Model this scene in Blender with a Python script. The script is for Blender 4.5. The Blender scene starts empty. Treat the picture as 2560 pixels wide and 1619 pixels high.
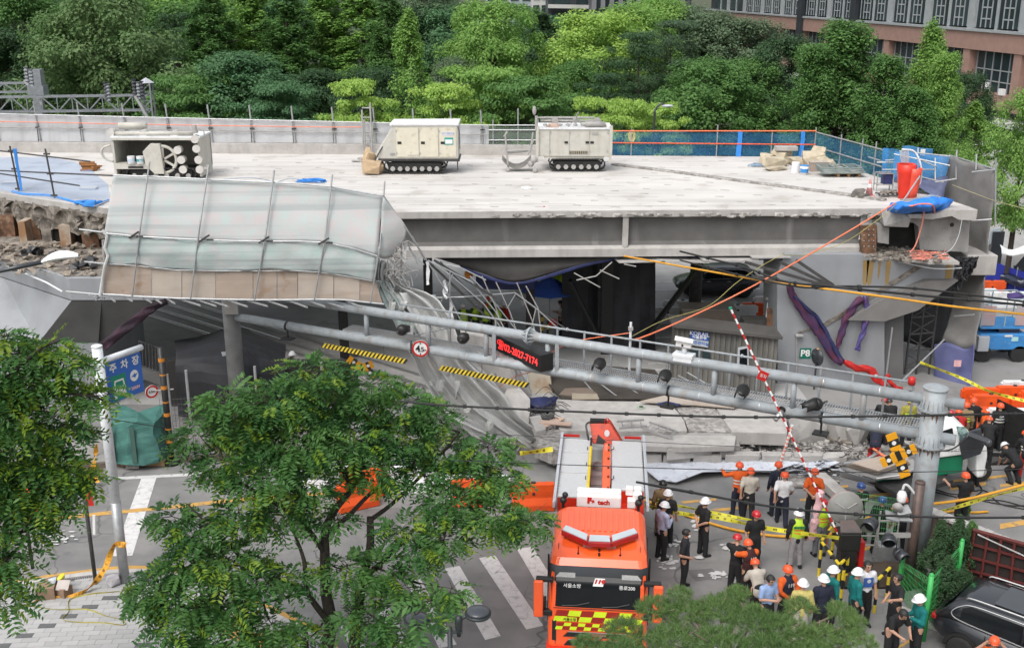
# readable order: camera, world, sun, exposure; materials; ground; overpass; scaffold; gantry; vehicles; machines; street; people; trees; buildings
import bpy,math,random
import numpy as np
from mathutils import Vector,Matrix,Quaternion
R=math.radians
random.seed(7);np.random.seed(7)
scn=bpy.context.scene
sin,cos,pi,sqrt,nrd,RR,Rot,Trn,lnk,nob,lsp=math.sin,math.cos,math.pi,math.sqrt,np.random,random.Random,Matrix.Rotation,Matrix.Translation,scn.collection.objects.link,bpy.data.objects.new,np.linspace
UZ=Vector((0,0,1));ST_,SF_="structure","stuff"
CAMH,PITCH,FPX,CX,CY=16.0,R(17.3),2700.0,1280.0,809.5
cam_d=bpy.data.cameras.new('camera');cam=nob('camera',cam_d)
lnk(cam);scn.camera=cam
cam.location=(0,0,CAMH);cam.rotation_euler=(pi/2-PITCH,0,0)
cam_d.sensor_width=36;cam_d.lens=36*FPX/2560;cam_d.clip_end=6000;cam_d.clip_start=.3
world=bpy.data.worlds.new('World');scn.world=world;world.use_nodes=True
wn=world.node_tree;wn.nodes.clear()
wo=wn.nodes.new('ShaderNodeOutputWorld');wb=wn.nodes.new('ShaderNodeBackground')
sky=wn.nodes.new('ShaderNodeTexSky');sky.sky_type='NISHITA';sky.sun_disc=False
sky.sun_elevation=R(56);sky.sun_rotation=R(212);sky.air_density=1.6;sky.dust_density=5.0;sky.ozone_density=1.0
hs=wn.nodes.new('ShaderNodeHueSaturation');hs.inputs['Saturation'].default_value=.28
wn.links.new(sky.outputs[0],hs.inputs['Color']);wn.links.new(hs.outputs[0],wb.inputs[0])
wb.inputs[1].default_value=.15;wn.links.new(wb.outputs[0],wo.inputs[0])
sl=bpy.data.lights.new('sun','SUN');sun=nob('sun',sl);lnk(sun)
sl.energy=.65;sl.angle=R(30);sl.color=(1,.97,.92)
_a,_e=R(212),R(56)
_d=Vector((sin(_a)*cos(_e),cos(_a)*cos(_e),sin(_e)))
sun.rotation_euler=_d.to_track_quat('Z','Y').to_euler()
scn.view_settings.view_transform='Standard';scn.view_settings.look='None'
scn.view_settings.exposure=.5;scn.view_settings.gamma=1
scn.render.engine='CYCLES'
scn.cycles.max_bounces=6;scn.cycles.transparent_max_bounces=12;scn.cycles.diffuse_bounces=3
scn.cycles.glossy_bounces=2;scn.cycles.transmission_bounces=3;scn.cycles.caustics_reflective=False;scn.cycles.caustics_refractive=False
scn.cycles.use_denoising=True
def ray(px,py):
 x=(px-CX)/FPX;y=-(py-CY)/FPX
 c,s=cos(PITCH),sin(PITCH)
 return Vector((x,c+y*s,-s+y*c))
def W(px,py,z=0.0):
 d=ray(px,py);t=(z-CAMH)/d.z
 return Vector((0,0,CAMH))+d*t
def WD(px,py,Y):
 d=ray(px,py);return Vector((0,0,CAMH))+d*(Y/d.y)
def WL(px,py,A,B):
 "point of the ray on the vertical plane through A and B"
 d=ray(px,py);n=Vector((B[1]-A[1],-(B[0]-A[0]),0))
 t=(Vector(A)-Vector((0,0,CAMH))).dot(n)/d.dot(n)
 return Vector((0,0,CAMH))+d*t
V=Vector
def lerp(a,b,t):return a+(b-a)*t
def bss(d,up=(0,0,1)):
 d=V(d).normalized();u=V(up)
 if abs(d.dot(u))>.98:u=V((0,1,0))
 x=d.cross(u).normalized();return x,x.cross(d).normalized(),d
def rsm(pts,n):
 pts=[V(p)for p in pts];L=[0]
 for a,b in zip(pts,pts[1:]):L.append(L[-1]+(b-a).length)
 out=[]
 for i in range(n):
  t=L[-1]*i/(n-1);k=0
  while k<len(pts)-2 and L[k+1]<t:k+=1
  s=(t-L[k])/max(1e-9,L[k+1]-L[k]);out.append(pts[k].lerp(pts[k+1],s))
 return out
def smt(pts,n):
 "Catmull-Rom through pts, n samples per span"
 p=[V(q)for q in pts];p=[p[0]*2-p[1]]+p+[p[-1]*2-p[-2]];out=[]
 for i in range(1,len(p)-2):
  for k in range(n):
   t=k/n;a,b,c,d=p[i-1],p[i],p[i+1],p[i+2]
   out.append(.5*((2*b)+(c-a)*t+(2*a-5*b+4*c-d)*t*t+(3*b-a-3*c+d)*t**3))
 return out+[p[-2]]
def sag(a,b,s,n=12):
 a,b=V(a),V(b)
 return[a.lerp(b,t/n)-V((0,0,s*4*(t/n)*(1-t/n)))for t in range(n+1)]
RTM={}
class M:
 def __init__(s):s.v=[];s.f=[];s.m=[];s.cur=0
 def add(s,vs,fs):
  o=len(s.v);s.v+=[tuple(p)for p in vs];s.f+=[tuple(i+o for i in f)for f in fs];s.m+=[s.cur]*len(fs);return s
 def box(s,c,d,rz=0,Rm=None):
  x,y,z=d[0]/2,d[1]/2,d[2]/2
  if Rm is None:Rm=Rot(rz,3,'Z')
  vs=[V(c)+Rm@V(p)for p in((-x,-y,-z),(x,-y,-z),(x,y,-z),(-x,y,-z),(-x,-y,z),(x,-y,z),(x,y,z),(-x,y,z))]
  return s.add(vs,[(0,3,2,1),(4,5,6,7),(0,1,5,4),(1,2,6,5),(2,3,7,6),(3,0,4,7)])
 def beam(s,a,b,w,h,up=(0,0,1)):
  a,b=V(a),V(b);x,y,d=bss(b-a,up);x*=w/2;y*=h/2
  return s.add([a-x-y,a+x-y,a+x+y,a-x+y,b-x-y,b+x-y,b+x+y,b-x+y],[(3,2,1,0),(4,5,6,7),(0,1,5,4),(1,2,6,5),(2,3,7,6),(3,0,4,7)])
 def tube(s,pts,r,n=8,caps=True):
  pts=[V(p)for p in pts];N=len(pts);rs=r if isinstance(r,(list,tuple))else[r]*N
  vs=[];x=None
  for i,p in enumerate(pts):
   d=pts[min(i+1,N-1)]-pts[max(i-1,0)]
   if d.length<1e-9:d=UZ
   d.normalize()
   if x is None:x,y,_=bss(d)
   else:
    x=x-d*x.dot(d)
    if x.length<1e-6:x,y,_=bss(d)
    x.normalize()
   y=d.cross(x)
   for k in range(n):
    a=2*pi*k/n;vs.append(p+(x*cos(a)+y*sin(a))*rs[i])
  fs=[(i*n+k,i*n+(k+1)%n,(i+1)*n+(k+1)%n,(i+1)*n+k)for i in range(N-1)for k in range(n)]
  if caps:fs+=[tuple(range(n-1,-1,-1)),tuple((N-1)*n+k for k in range(n))]
  return s.add(vs,fs)
 def cyl(s,a,b,r,r2=None,n=14):return s.tube([a,b],[r,r if r2 is None else r2],n)
 def lathe(s,c,prof,n=16,ax=(0,0,1)):
  x,y,d=bss(ax);c=V(c);vs=[]
  for r,h in prof:
   for k in range(n):
    a=2*pi*k/n;vs.append(c+d*h+(x*cos(a)+y*sin(a))*r)
  N=len(prof)
  fs=[(i*n+k,i*n+(k+1)%n,(i+1)*n+(k+1)%n,(i+1)*n+k)for i in range(N-1)for k in range(n)]
  fs+=[tuple(range(n-1,-1,-1)),tuple((N-1)*n+k for k in range(n))]
  return s.add(vs,fs)
 def sph(s,c,r,nu=12,nv=8,Rm=None):
  if not isinstance(r,(tuple,list)):r=(r,r,r)
  vs=[];c=V(c)
  for j in range(nv+1):
   t=pi*j/nv
   for k in range(nu):
    a=2*pi*k/nu;q=V((r[0]*sin(t)*cos(a),r[1]*sin(t)*sin(a),-r[2]*cos(t)))
    vs.append(c+(Rm@q if Rm else q))
  return s.add(vs,[(j*nu+k,j*nu+(k+1)%nu,(j+1)*nu+(k+1)%nu,(j+1)*nu+k)for j in range(nv)for k in range(nu)])
 def ext(s,poly,vec):
  "prism: polygon (3d points) swept by vec"
  n=len(poly);vec=V(vec);P=[V(p)for p in poly]
  nn=V((0,0,0))
  for i in range(n):nn+=P[i].cross(P[(i+1)%n])
  if nn.dot(vec)<0:P.reverse()
  return s.add(P+[p+vec for p in P],[tuple(range(n-1,-1,-1)),tuple(range(n,2*n))]+[(i,(i+1)%n,n+(i+1)%n,n+i)for i in range(n)])
 def quad(s,a,b,c,d):return s.add([a,b,c,d],[(0,1,2,3)])
 def grid(s,rows):
  nr,nc=len(rows),len(rows[0])
  return s.add([p for r_ in rows for p in r_],[(i*nc+j,i*nc+j+1,(i+1)*nc+j+1,(i+1)*nc+j)for i in range(nr-1)for j in range(nc-1)])
 def rock(s,c,d,seed=0,rz=0,n=14,tilt=0):
  rg=RR(seed);import bmesh
  bm=bmesh.new();Rm=Rot(rz,3,'Z')@Rot(tilt,3,'X')
  for _ in range(n):
   p=V([rg.uniform(-1,1)for _ in range(3)]);m=max(abs(k)for k in p);p=p/m*rg.uniform(.75,1)
   bm.verts.new(V(c)+Rm@V((p.x*d[0]/2,p.y*d[1]/2,p.z*d[2]/2)))
  r_=bmesh.ops.convex_hull(bm,input=bm.verts);bmesh.ops.delete(bm,geom=[g for g in r_['geom_interior']if isinstance(g,bmesh.types.BMVert)],context='VERTS')
  bm.verts.index_update();s.add([v.co[:]for v in bm.verts],[[v.index for v in f.verts]for f in bm.faces]);bm.free();return s
 def xf(s,Mx,start=0):
  s.v[start:]=[tuple(Mx@V(p))for p in s.v[start:]];return s
 def put(s,name,mat,parent=None,sm=0,wd=0,bev=0,loc=None,kind=None,seg=2,disp=None,solid=0):
  me=bpy.data.meshes.new(name);vs=s.v
  if parent is not None and wd:
   inv=RTM[parent.name].inverted();vs=[inv@V(p)for p in vs]
  if loc is not None:vs=[V(p)-V(loc)for p in vs]
  me.from_pydata([tuple(p)for p in vs],[],s.f)
  mats=mat if isinstance(mat,(list,tuple))else[mat]
  for m_ in mats:me.materials.append(m_)
  if len(mats)>1:me.polygons.foreach_set('material_index',s.m)
  if sm:me.polygons.foreach_set('use_smooth',[True]*len(me.polygons))
  me.update();return link(name,me,parent,bev,loc,kind,seg,solid)
def link(name,me,parent=None,bev=0,loc=None,kind=None,seg=2,solid=0,sm=0):
 o=nob(name,me);lnk(o)
 if parent is not None:o.parent=parent;RTM[o.name]=RTM[parent.name]
 else:RTM[o.name]=Trn(V(loc or(0,0,0)))
 if loc is not None:o.location=loc
 if kind:o['kind']=kind
 if solid:
  b=o.modifiers.new('solid','SOLIDIFY');b.thickness=solid;b.offset=0
 if bev:
  b=o.modifiers.new('bevel','BEVEL');b.width=bev;b.segments=seg;b.limit_method='ANGLE';b.angle_limit=R(35)
 return o
def T(name,label,cat,loc=(0,0,0),rz=0,group=None):
 o=nob(name,None);lnk(o)
 o.location=loc;o.rotation_euler=(0,0,rz);o['label']=label;o['category']=cat;o.empty_display_size=.3
 if group:o['group']=group
 RTM[o.name]=Trn(V(loc))@Rot(rz,4,'Z');return o
def tag(o,label,cat,group=None):
 o['label']=label;o['category']=cat
 if group:o['group']=group
 return o
def cp(root,loc,rz=0,label=None,group=None,scale=None):
 c=root.copy();lnk(c);c.location=loc;c.rotation_euler=(0,0,rz)
 if scale is not None:c.scale=scale if isinstance(scale,(tuple,list))else(scale,)*3
 if label:c['label']=label
 if group:c['group']=group
 def kids(a,b):
  for ch in a.children:
   k=ch.copy();lnk(k);k.parent=b;kids(ch,k)
 kids(root,c);return c
MATS={}
def pm(name,c,c2=None,sc=4,rough=.7,metal=0,bump=0,bsc=40,alpha=1,det=6,streak=None,spot=None,emit=0,trans=0,coat=0,contrast=1,spec=.5,crack=None):
 "procedural: c..c2 mixed by noise, bump by fine noise, optional vertical streaks (colour, amount) and spots (colour, amount, scale)"
 if name in MATS:return MATS[name]
 m=bpy.data.materials.new(name);m.use_nodes=True;nt=m.node_tree;N,L=nt.nodes,nt.links
 b=N['Principled BSDF'];b.inputs['Roughness'].default_value=rough;b.inputs['Specular IOR Level'].default_value=spec;b.inputs['Metallic'].default_value=metal
 tc=N.new('ShaderNodeTexCoord')
 if c2 is None:c2=tuple(k*.82 for k in c)
 def noise(scale,det,sx=(1,1,1)):
  mp=N.new('ShaderNodeMapping');mp.inputs['Scale'].default_value=sx
  n=N.new('ShaderNodeTexNoise');n.inputs['Scale'].default_value=scale;n.inputs['Detail'].default_value=det
  L.new(tc.outputs['Object'],mp.inputs[0]);L.new(mp.outputs[0],n.inputs[0]);return n.outputs['Fac']
 def ramp(fac,a,b_):
  r=N.new('ShaderNodeMapRange');r.inputs['From Min'].default_value=a;r.inputs['From Max'].default_value=b_;L.new(fac,r.inputs[0]);return r.outputs[0]
 def mix(fac,A,B):
  x=N.new('ShaderNodeMix');x.data_type='RGBA'
  if isinstance(fac,float):x.inputs[0].default_value=fac
  else:L.new(fac,x.inputs[0])
  for i,q in((6,A),(7,B)):
   if isinstance(q,tuple):x.inputs[i].default_value=(*q,1)
   else:L.new(q,x.inputs[i])
  return x.outputs[2]
 h=.2/contrast
 col=mix(ramp(noise(sc,det),.5-h,.5+h),c,c2)
 if streak:
  mu=N.new('ShaderNodeMath');mu.operation='MULTIPLY';mu.inputs[1].default_value=streak[1]
  L.new(ramp(noise(streak[2]if len(streak)>2 else 2.5,4,streak[3]if len(streak)>3 else(1,1,.12)),*(streak[4]if len(streak)>4 else(.5,.72))),mu.inputs[0]);col=mix(mu.outputs[0],col,streak[0])
 if spot:
  mu=N.new('ShaderNodeMath');mu.operation='MULTIPLY';mu.inputs[1].default_value=spot[1]
  L.new(ramp(noise(spot[2],5),.58,.66),mu.inputs[0]);col=mix(mu.outputs[0],col,spot[0])
 if crack:
  vo=N.new('ShaderNodeTexVoronoi');vo.feature='DISTANCE_TO_EDGE';vo.inputs['Scale'].default_value=crack[0]
  nz=N.new('ShaderNodeTexNoise');nz.inputs['Scale'].default_value=crack[0]*1.5;L.new(tc.outputs['Object'],nz.inputs[0])
  ad=N.new('ShaderNodeMix');ad.data_type='VECTOR';ad.inputs[0].default_value=.35/crack[0];L.new(tc.outputs['Object'],ad.inputs[4]);L.new(nz.outputs['Color'],ad.inputs[5]);L.new(ad.outputs[1],vo.inputs[0])
  cm_=N.new('ShaderNodeMapRange');cm_.inputs['From Min'].default_value=crack[1];cm_.inputs['From Max'].default_value=0;L.new(vo.outputs['Distance'],cm_.inputs[0])
  mk_=N.new('ShaderNodeMath');mk_.operation='MULTIPLY';L.new(cm_.outputs[0],mk_.inputs[0]);L.new(ramp(noise(crack[0]*.35,2),.42,.6),mk_.inputs[1]);col=mix(mk_.outputs[0],col,crack[2])
 L.new(col,b.inputs['Base Color'])
 if bump:
  bp=N.new('ShaderNodeBump');bp.inputs['Strength'].default_value=min(1,bump);bp.inputs['Distance'].default_value=.02
  L.new(noise(bsc,6),bp.inputs['Height']);L.new(bp.outputs[0],b.inputs['Normal'])
 if alpha<1:b.inputs['Alpha'].default_value=alpha
 if coat:b.inputs['Coat Weight'].default_value=coat;b.inputs['Coat Roughness'].default_value=.08
 if emit:b.inputs['Emission Color'].default_value=(*c,1);b.inputs['Emission Strength'].default_value=emit
 if trans:
  tr=N.new('ShaderNodeBsdfTranslucent');L.new(col,tr.inputs[0]);mx=N.new('ShaderNodeMixShader');mx.inputs[0].default_value=trans
  L.new(b.outputs[0],mx.inputs[1]);L.new(tr.outputs[0],mx.inputs[2]);L.new(mx.outputs[0],N['Material Output'].inputs[0])
 MATS[name]=m;return m
G=lambda v,t=0:(v*(1+t),v,v*(1-t))
asphalt=pm('asphalt',G(.235,.02),G(.175),1.2,.85,bump=.5,bsc=90,spot=(G(.29,.04),.5,.6),det=10,crack=(.55,.012,G(.09)),streak=(G(.13),.35,.8,(.25,1.6,1)))
asphalt2=pm('asphalt_far',G(.38,.02),G(.31),.8,.85,bump=.3,bsc=60)  # base colour raised above real asphalt to make up for the deck's shade
earth=pm('earth',(.075,.085,.045),(.05,.055,.03),.3,.95)
paving=pm('paving_far',G(.5,.05),G(.4,.05),.5,.85)
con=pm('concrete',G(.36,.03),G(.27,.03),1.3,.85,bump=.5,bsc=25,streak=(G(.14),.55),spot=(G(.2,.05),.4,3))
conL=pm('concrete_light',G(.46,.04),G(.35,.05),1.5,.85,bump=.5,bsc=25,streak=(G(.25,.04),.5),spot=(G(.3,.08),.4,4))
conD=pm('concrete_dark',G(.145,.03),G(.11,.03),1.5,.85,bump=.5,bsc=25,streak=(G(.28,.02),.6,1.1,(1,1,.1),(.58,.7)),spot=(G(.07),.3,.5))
brk=pm('broken_concrete',G(.40,.05),G(.19,.07),5,.95,bump=1,bsc=18,spot=(G(.12),.6,9),contrast=1.6)
brD=pm('broken_concrete_dark',(.28,.25,.215),(.12,.105,.09),3.2,.95,bump=1,bsc=14,spot=(G(.07),.7,6),contrast=1.8)
deckm=pm('deck_surface',G(.58,.035),G(.47,.045),.35,.9,bump=.4,bsc=22,streak=(G(.33,.05),.42,1.1,(.08,1.6,1)),spot=(G(.33,.11),.5,.7),det=10)
pierp=pm('pier_paint',(.30,.315,.335),(.25,.26,.28),.8,.7,bump=.2,bsc=10,streak=(G(.2),.45,1.2))
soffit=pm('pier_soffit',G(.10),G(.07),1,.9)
rust=pm('rust',(.22,.11,.06),(.10,.06,.04),5,.9,bump=.6,spot=((.32,.24,.18),.6,4),contrast=1.5)
rustst=pm('rust_stain',(.33,.20,.06),(.26,.21,.12),4,.85)
stl=pm('galvanised',G(.44,-.03),G(.34,-.03),6,.42,.45,bump=.1,spot=(G(.30),.35,14))
stD=pm('dark_steel',(.09,.085,.085),G(.05),6,.6,.3)
pipe=pm('gantry_paint',(.35,.385,.41),(.28,.305,.325),3,.62,.1,bump=.25,bsc=60,spot=(G(.26,.06),.55,6),streak=((.24,.2,.17),.55,3.5,(1,1,.3),(.54,.68)))
pole_w=pm('white_paint_pole',(.74,.77,.80),(.64,.66,.69),5,.45,spot=((.4,.38,.35),.3,9))
pole_b=pm('brown_pole',(.13,.085,.07),(.075,.055,.05),6,.5,.2,streak=(G(.28,.05),.5))
netw=pm('mesh_sheet',(.55,.63,.62),(.63,.575,.585),3.2,.85,trans=.2,streak=((.43,.47,.475),.8,1.25,(.03,.03,2.2),(.5,.58)),bump=.5,bsc=6)
nett=pm('mesh_sheet_teal',(.45,.57,.55),(.55,.55,.55),2.8,.85,trans=.2,streak=((.34,.39,.395),.8,1.5,(.03,.03,2.4),(.5,.57)),bump=.9,bsc=6)
netg=pm('mesh_sheet_torn',(.72,.73,.72),(.56,.57,.56),1.2,.85,trans=.2,bump=.8,bsc=6)
fencen=pm('fence_sheet',(.60,.61,.63),(.52,.53,.55),.9,.8,trans=.15,streak=((.38,.38,.39),.5,1.3,(1.5,1,.05)))
blue_net=pm('blue_net',(.05,.22,.42),(.03,.16,.34),2,.8,alpha=.42)
blue_net2=pm('blue_net_light',(.09,.32,.66),(.06,.24,.52),2,.8,alpha=.5)
blue_veil=pm('blue_net_thin',(.30,.47,.74),(.22,.40,.68),2,.8,alpha=.30)
green_net=pm('green_net',(.20,.25,.21),(.16,.20,.17),2,.8,alpha=.6)
blue_tarp=pm('blue_tarp',(.03,.26,.85),(.02,.17,.62),3,.45,bump=.8,bsc=6)
blue_rope=pm('blue_rope',(.04,.26,.75),None,3,.7)
navy=pm('navy_tarp',(.03,.04,.14),(.015,.02,.07),3,.6,bump=.5,bsc=5)
black_t=pm('black_tarp',(.026,.028,.034),(.016,.016,.019),2,.65,bump=.6,bsc=4)
grey_t=pm('grey_tarp',(.235,.23,.225),(.165,.16,.155),1.4,.75,bump=.9,bsc=3)
purple_t=pm('purple_tarp',(.135,.145,.30),(.09,.10,.23),1.6,.7,alpha=.93,bump=.5,bsc=4)
maroon=pm('maroon_strap',(.10,.02,.045),(.035,.025,.09),1.5,.7,bump=.8,bsc=5)
red_t=pm('red_tarp',(.55,.02,.015),(.38,.012,.01),3,.5,bump=.8,bsc=6)
teal_t=pm('teal_tarp',(.06,.19,.16),(.03,.10,.09),2,.6,bump=.9,bsc=4)
ply=pm('plywood',(.385,.305,.25),(.30,.25,.21),1.4,.8,spot=((.28,.17,.10),.55,2.2),streak=((.52,.44,.37),.5,2.0,(.25,.25,2)))
ply2=pm('plywood_light',(.45,.39,.335),(.37,.32,.28),1.7,.8,streak=((.33,.26,.2),.5,2.0,(.25,.25,2)))
wood=pm('wood',(.36,.24,.13),(.25,.155,.08),5,.8)
wood_r=pm('wood_orange',(.38,.17,.06),(.26,.11,.035),5,.8)
bge=pm('machine_beige',(.53,.515,.465),(.45,.435,.395),2.5,.6,spot=((.42,.38,.30),.5,5),streak=((.40,.37,.31),.4,3))
dst=pm('dusty_grey',G(.38,.03),G(.29,.03),3,.85,bump=.3)
dkI=pm('dark_interior',G(.04),G(.02),3,.9)
blk=pm('black_plastic',G(.018),G(.012),6,.45)
rbr=pm('rubber',G(.022),G(.014),8,.8,bump=.3)
wht=pm('white_paint',G(.78),G(.70),3,.5)
whp=pm('white_plastic',(.74,.75,.76),(.64,.65,.66),2,.5,spot=(G(.4,.04),.4,4))
oP=pm('orange_plastic',(.80,.105,.015),(.66,.075,.012),2,.42,spot=((.45,.10,.05),.4,5))
orR=pm('orange_rope',(.85,.17,.06),(.75,.25,.14),9,.7)
pink_r=pm('pink_rope',(.78,.30,.22),(.70,.22,.17),9,.8)
ylw=pm('yellow',(.72,.55,.03),(.6,.44,.03),5,.6)
yline=pm('road_yellow',(.60,.34,.075),(.45,.27,.09),3,.8,spot=(G(.16),.75,5))
ytac=pm('tactile_yellow',(.58,.33,.11),(.48,.28,.11),3,.85)
wline=pm('road_white',G(.60,.01),G(.50,.01),3,.8,spot=(G(.17),.6,6))
hose=pm('yellow_hose',(.72,.36,.03),(.6,.28,.03),8,.7)
tape=pm('caution_tape',(.70,.66,.05),(.60,.54,.04),5,.5)
cable=pm('black_cable',G(.016),G(.01),5,.5)
red=pm('red_paint',(.52,.018,.014),(.44,.014,.012),3,.4)
fiO=pm('fire_orange',(.88,.12,.028),(.84,.10,.022),.8,.22,coat=.6)
fire_r=pm('fire_red',(.62,.035,.012),(.52,.025,.01),1,.35)
silver=pm('tread_plate',(.66,.67,.68),(.56,.57,.58),30,.42,.25,bump=.7,bsc=70)
alu=pm('aluminium',G(.62),G(.52),5,.35,.7)
glK=pm('tinted_glass',(.008,.010,.012),(.012,.014,.016),1,.06,spec=.25)
glass_b=pm('window_glass',(.035,.055,.06),(.02,.032,.036),.35,.25,contrast=2,spec=.3)
fluor=pm('fluorescent_yellow',(.62,.80,.02),(.55,.72,.02),4,.5)
vest_g=pm('vest_green',(.45,.68,.03),(.38,.58,.03),6,.6)
lgy=pm('light_grey_panel',(.50,.52,.56),(.42,.44,.48),2,.5,.1,bump=.2,bsc=8)
chl=pm('charcoal_paint',(.045,.05,.06),(.03,.033,.04),2,.35,coat=.3)
suvp=pm('graphite_car_paint',(.035,.038,.046),(.028,.031,.037),1,.3,.5,coat=.8)
navyp=pm('navy_car_paint',(.012,.018,.05),None,1,.3,coat=.6)
blue_p=pm('blue_machine',(.05,.26,.60),(.04,.20,.48),2,.45,spot=(G(.3),.3,6))
green_p=pm('dark_green',(.0,.16,.075),(.0,.13,.06),2,.45)
green_f=pm('fence_green',(.05,.42,.10),(.04,.33,.08),3,.5)
lamp_g=pm('lamp_green_grey',(.055,.065,.068),(.04,.048,.05),4,.4,.3)
granite_p=pm('pink_granite',(.36,.225,.185),(.30,.185,.155),1.5,.6,bump=.1)
granite_d=pm('dark_cladding',(.035,.04,.048),(.022,.026,.032),.6,.4)
grey_frame=pm('window_frame_grey',(.36,.385,.40),(.30,.32,.335),2,.5)
pale_b=pm('pale_facade',(.55,.55,.53),(.46,.46,.45),.3,.7)
brown_w=pm('brown_wall',(.10,.065,.05),(.055,.04,.035),1.5,.9,streak=((.20,.17,.14),.5))
dred=pm('dark_red_steel',(.13,.025,.022),(.09,.018,.016),5,.6)
sign_b=pm('sign_blue',(.03,.13,.45),(.035,.14,.47),2,.5)
sign_g=pm('sign_green',(.01,.27,.16),None,2,.5)
teal_s=pm('sign_teal',(.0,.16,.11),None,2,.5)
led_red=pm('led_red',(1,.03,.03),(1,.04,.04),3,.5,emit=1.4)
led_dim=pm('signal_lens_red',(.45,.05,.04),(.3,.03,.03),3,.3)
amber=pm('amber',(.55,.20,.02),None,3,.4)
bark=pm('bark',(.055,.045,.036),(.03,.025,.021),12,.95,bump=1,bsc=20)
bark_f=pm('bark_far',(.07,.055,.045),(.045,.036,.03),6,.95)
sack=pm('sackcloth',(.50,.37,.235),(.38,.28,.18),4,.95,bump=.8,bsc=8)
canvas=pm('canvas',(.53,.46,.34),(.38,.33,.25),4,.95,bump=.8,bsc=8)
cardb=pm('cardboard',(.30,.20,.14),(.24,.16,.11),3,.85)
skin=pm('skin',(.46,.265,.185),(.41,.23,.16),8,.55)
facial=pm('face_dark',(.03,.02,.018),None,8,.6)
lips=pm('lips',(.32,.12,.10),None,8,.5)
def sheet(name,pts,mat,z,kind=ST_,parent=None):
 m=M();m.add([(p[0],p[1],z)for p in pts],[tuple(range(len(pts)))])
 if sum((pts[i][0]*pts[(i+1)%len(pts)][1]-pts[(i+1)%len(pts)][0]*pts[i][1])for i in range(len(pts)))<0:m.f=[f[::-1]for f in m.f]
 return m.put(name,mat,parent,kind=kind)
gm=M();gm.quad((-1500,-60,-.02),(1500,-60,-.02),(1500,2600,-.02),(-1500,2600,-.02));gm.put('ground',earth,kind=ST_)
road=M();road.grid([[(x,y,0)for x in range(-60,81,10)]for y in range(4,53,8)]);road.put('road',asphalt,kind=ST_)
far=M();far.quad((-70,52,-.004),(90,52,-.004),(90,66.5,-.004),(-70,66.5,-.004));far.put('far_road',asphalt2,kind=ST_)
pav=M();pav.ext([(-70,66.7,-.02),(30,66.7,-.02),(30,71,-.02),(-70,71,-.02)],(0,0,.17));pav.put('far_pavement',paving,kind=ST_)
kf=M()
for i in range(60):kf.box((-30+i*1.0,66.58,.06),(.98,.22,.18))
kf.put('far_kerb',con,kind=ST_)
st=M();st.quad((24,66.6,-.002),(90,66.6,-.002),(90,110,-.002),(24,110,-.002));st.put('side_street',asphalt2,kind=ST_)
pl=M();pl.quad((12,40,.004),(40,40,.004),(40,66,.004),(12,66,.004));pl.put('forecourt',pm('forecourt_asphalt',G(.27,.02),G(.21,.02),.5,.85,spot=(G(.16),.4,1)),kind=ST_)
kc=[W(*p)for p in((-160,1500),(0,1470),(127,1450),(230,1436),(320,1430),(400,1432),(500,1455),(610,1500),(700,1545),(790,1588),(870,1650),(930,1740))]
kc=smt(kc,6)
side=M();poly=[(p.x,p.y,0)for p in kc]+[(kc[-1].x,12,0),(-40,12,0),(-40,kc[0].y,0)]
side.ext(poly,(0,0,.10));sw=side.put('pavement',pm('paver_joint',G(.27,.01),G(.22,.01),3,.9),kind=ST_)
RTM[sw.name]=Matrix()
kb=M()
pts=rsm(kc,40)
for a,b in zip(pts,pts[1:]):
 d=(b-a).normalized();n=V((d.y,-d.x,0))
 kb.beam(a+n*.11+V((0,0,.055)),b+n*.11+V((0,0,.055))-d*.012,.20,.135)
kb.put('kerb',pm('kerb_granite',G(.50,.03),G(.40,.03),4,.8,bump=.2),kind=ST_)
def inside(x,y,ring):
 c=False;n=len(ring)
 for i in range(n):
  a,b=ring[i],ring[(i+1)%n]
  if(a[1]>y)!=(b[1]>y)and x<(b[0]-a[0])*(y-a[1])/(b[1]-a[1])+a[0]:c=not c
 return c
off=[]
for i,p in enumerate(kc):
 d=(kc[min(i+1,len(kc)-1)]-kc[max(i-1,0)]).normalized();off.append(p+V((d.y,-d.x,0))*.24)
ring=[(p.x,p.y)for p in off]+[(off[-1].x,12),(-40,12),(-40,off[0].y)]
pav_l=[pm('paver_light',G(.40,.0),G(.36,.01),2.5,.85,bump=.1),pm('paver_light_b',G(.43,.01),G(.385,.01),2.5,.85),pm('paver_light_c',G(.37,.0),G(.33,.01),2.5,.85)]
pav_k=pm('paver_dark',G(.13,-.02),G(.10,-.02),4,.85)
PX,PY,ang=.42,.21,R(4)
bmP=M();bmP.box((0,0,.015),(PX-.008,PY-.008,.03));mesh_p={}
for k,mm in enumerate(pav_l+[pav_k,ytac]):
 q=M();q.v=list(bmP.v);q.f=list(bmP.f);q.m=list(bmP.m);o=q.put('paver',mm);mesh_p[k]=o.data;bpy.data.objects.remove(o)
rg=RR(3);cand=[]
ca,sa=cos(ang),sin(ang)
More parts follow.
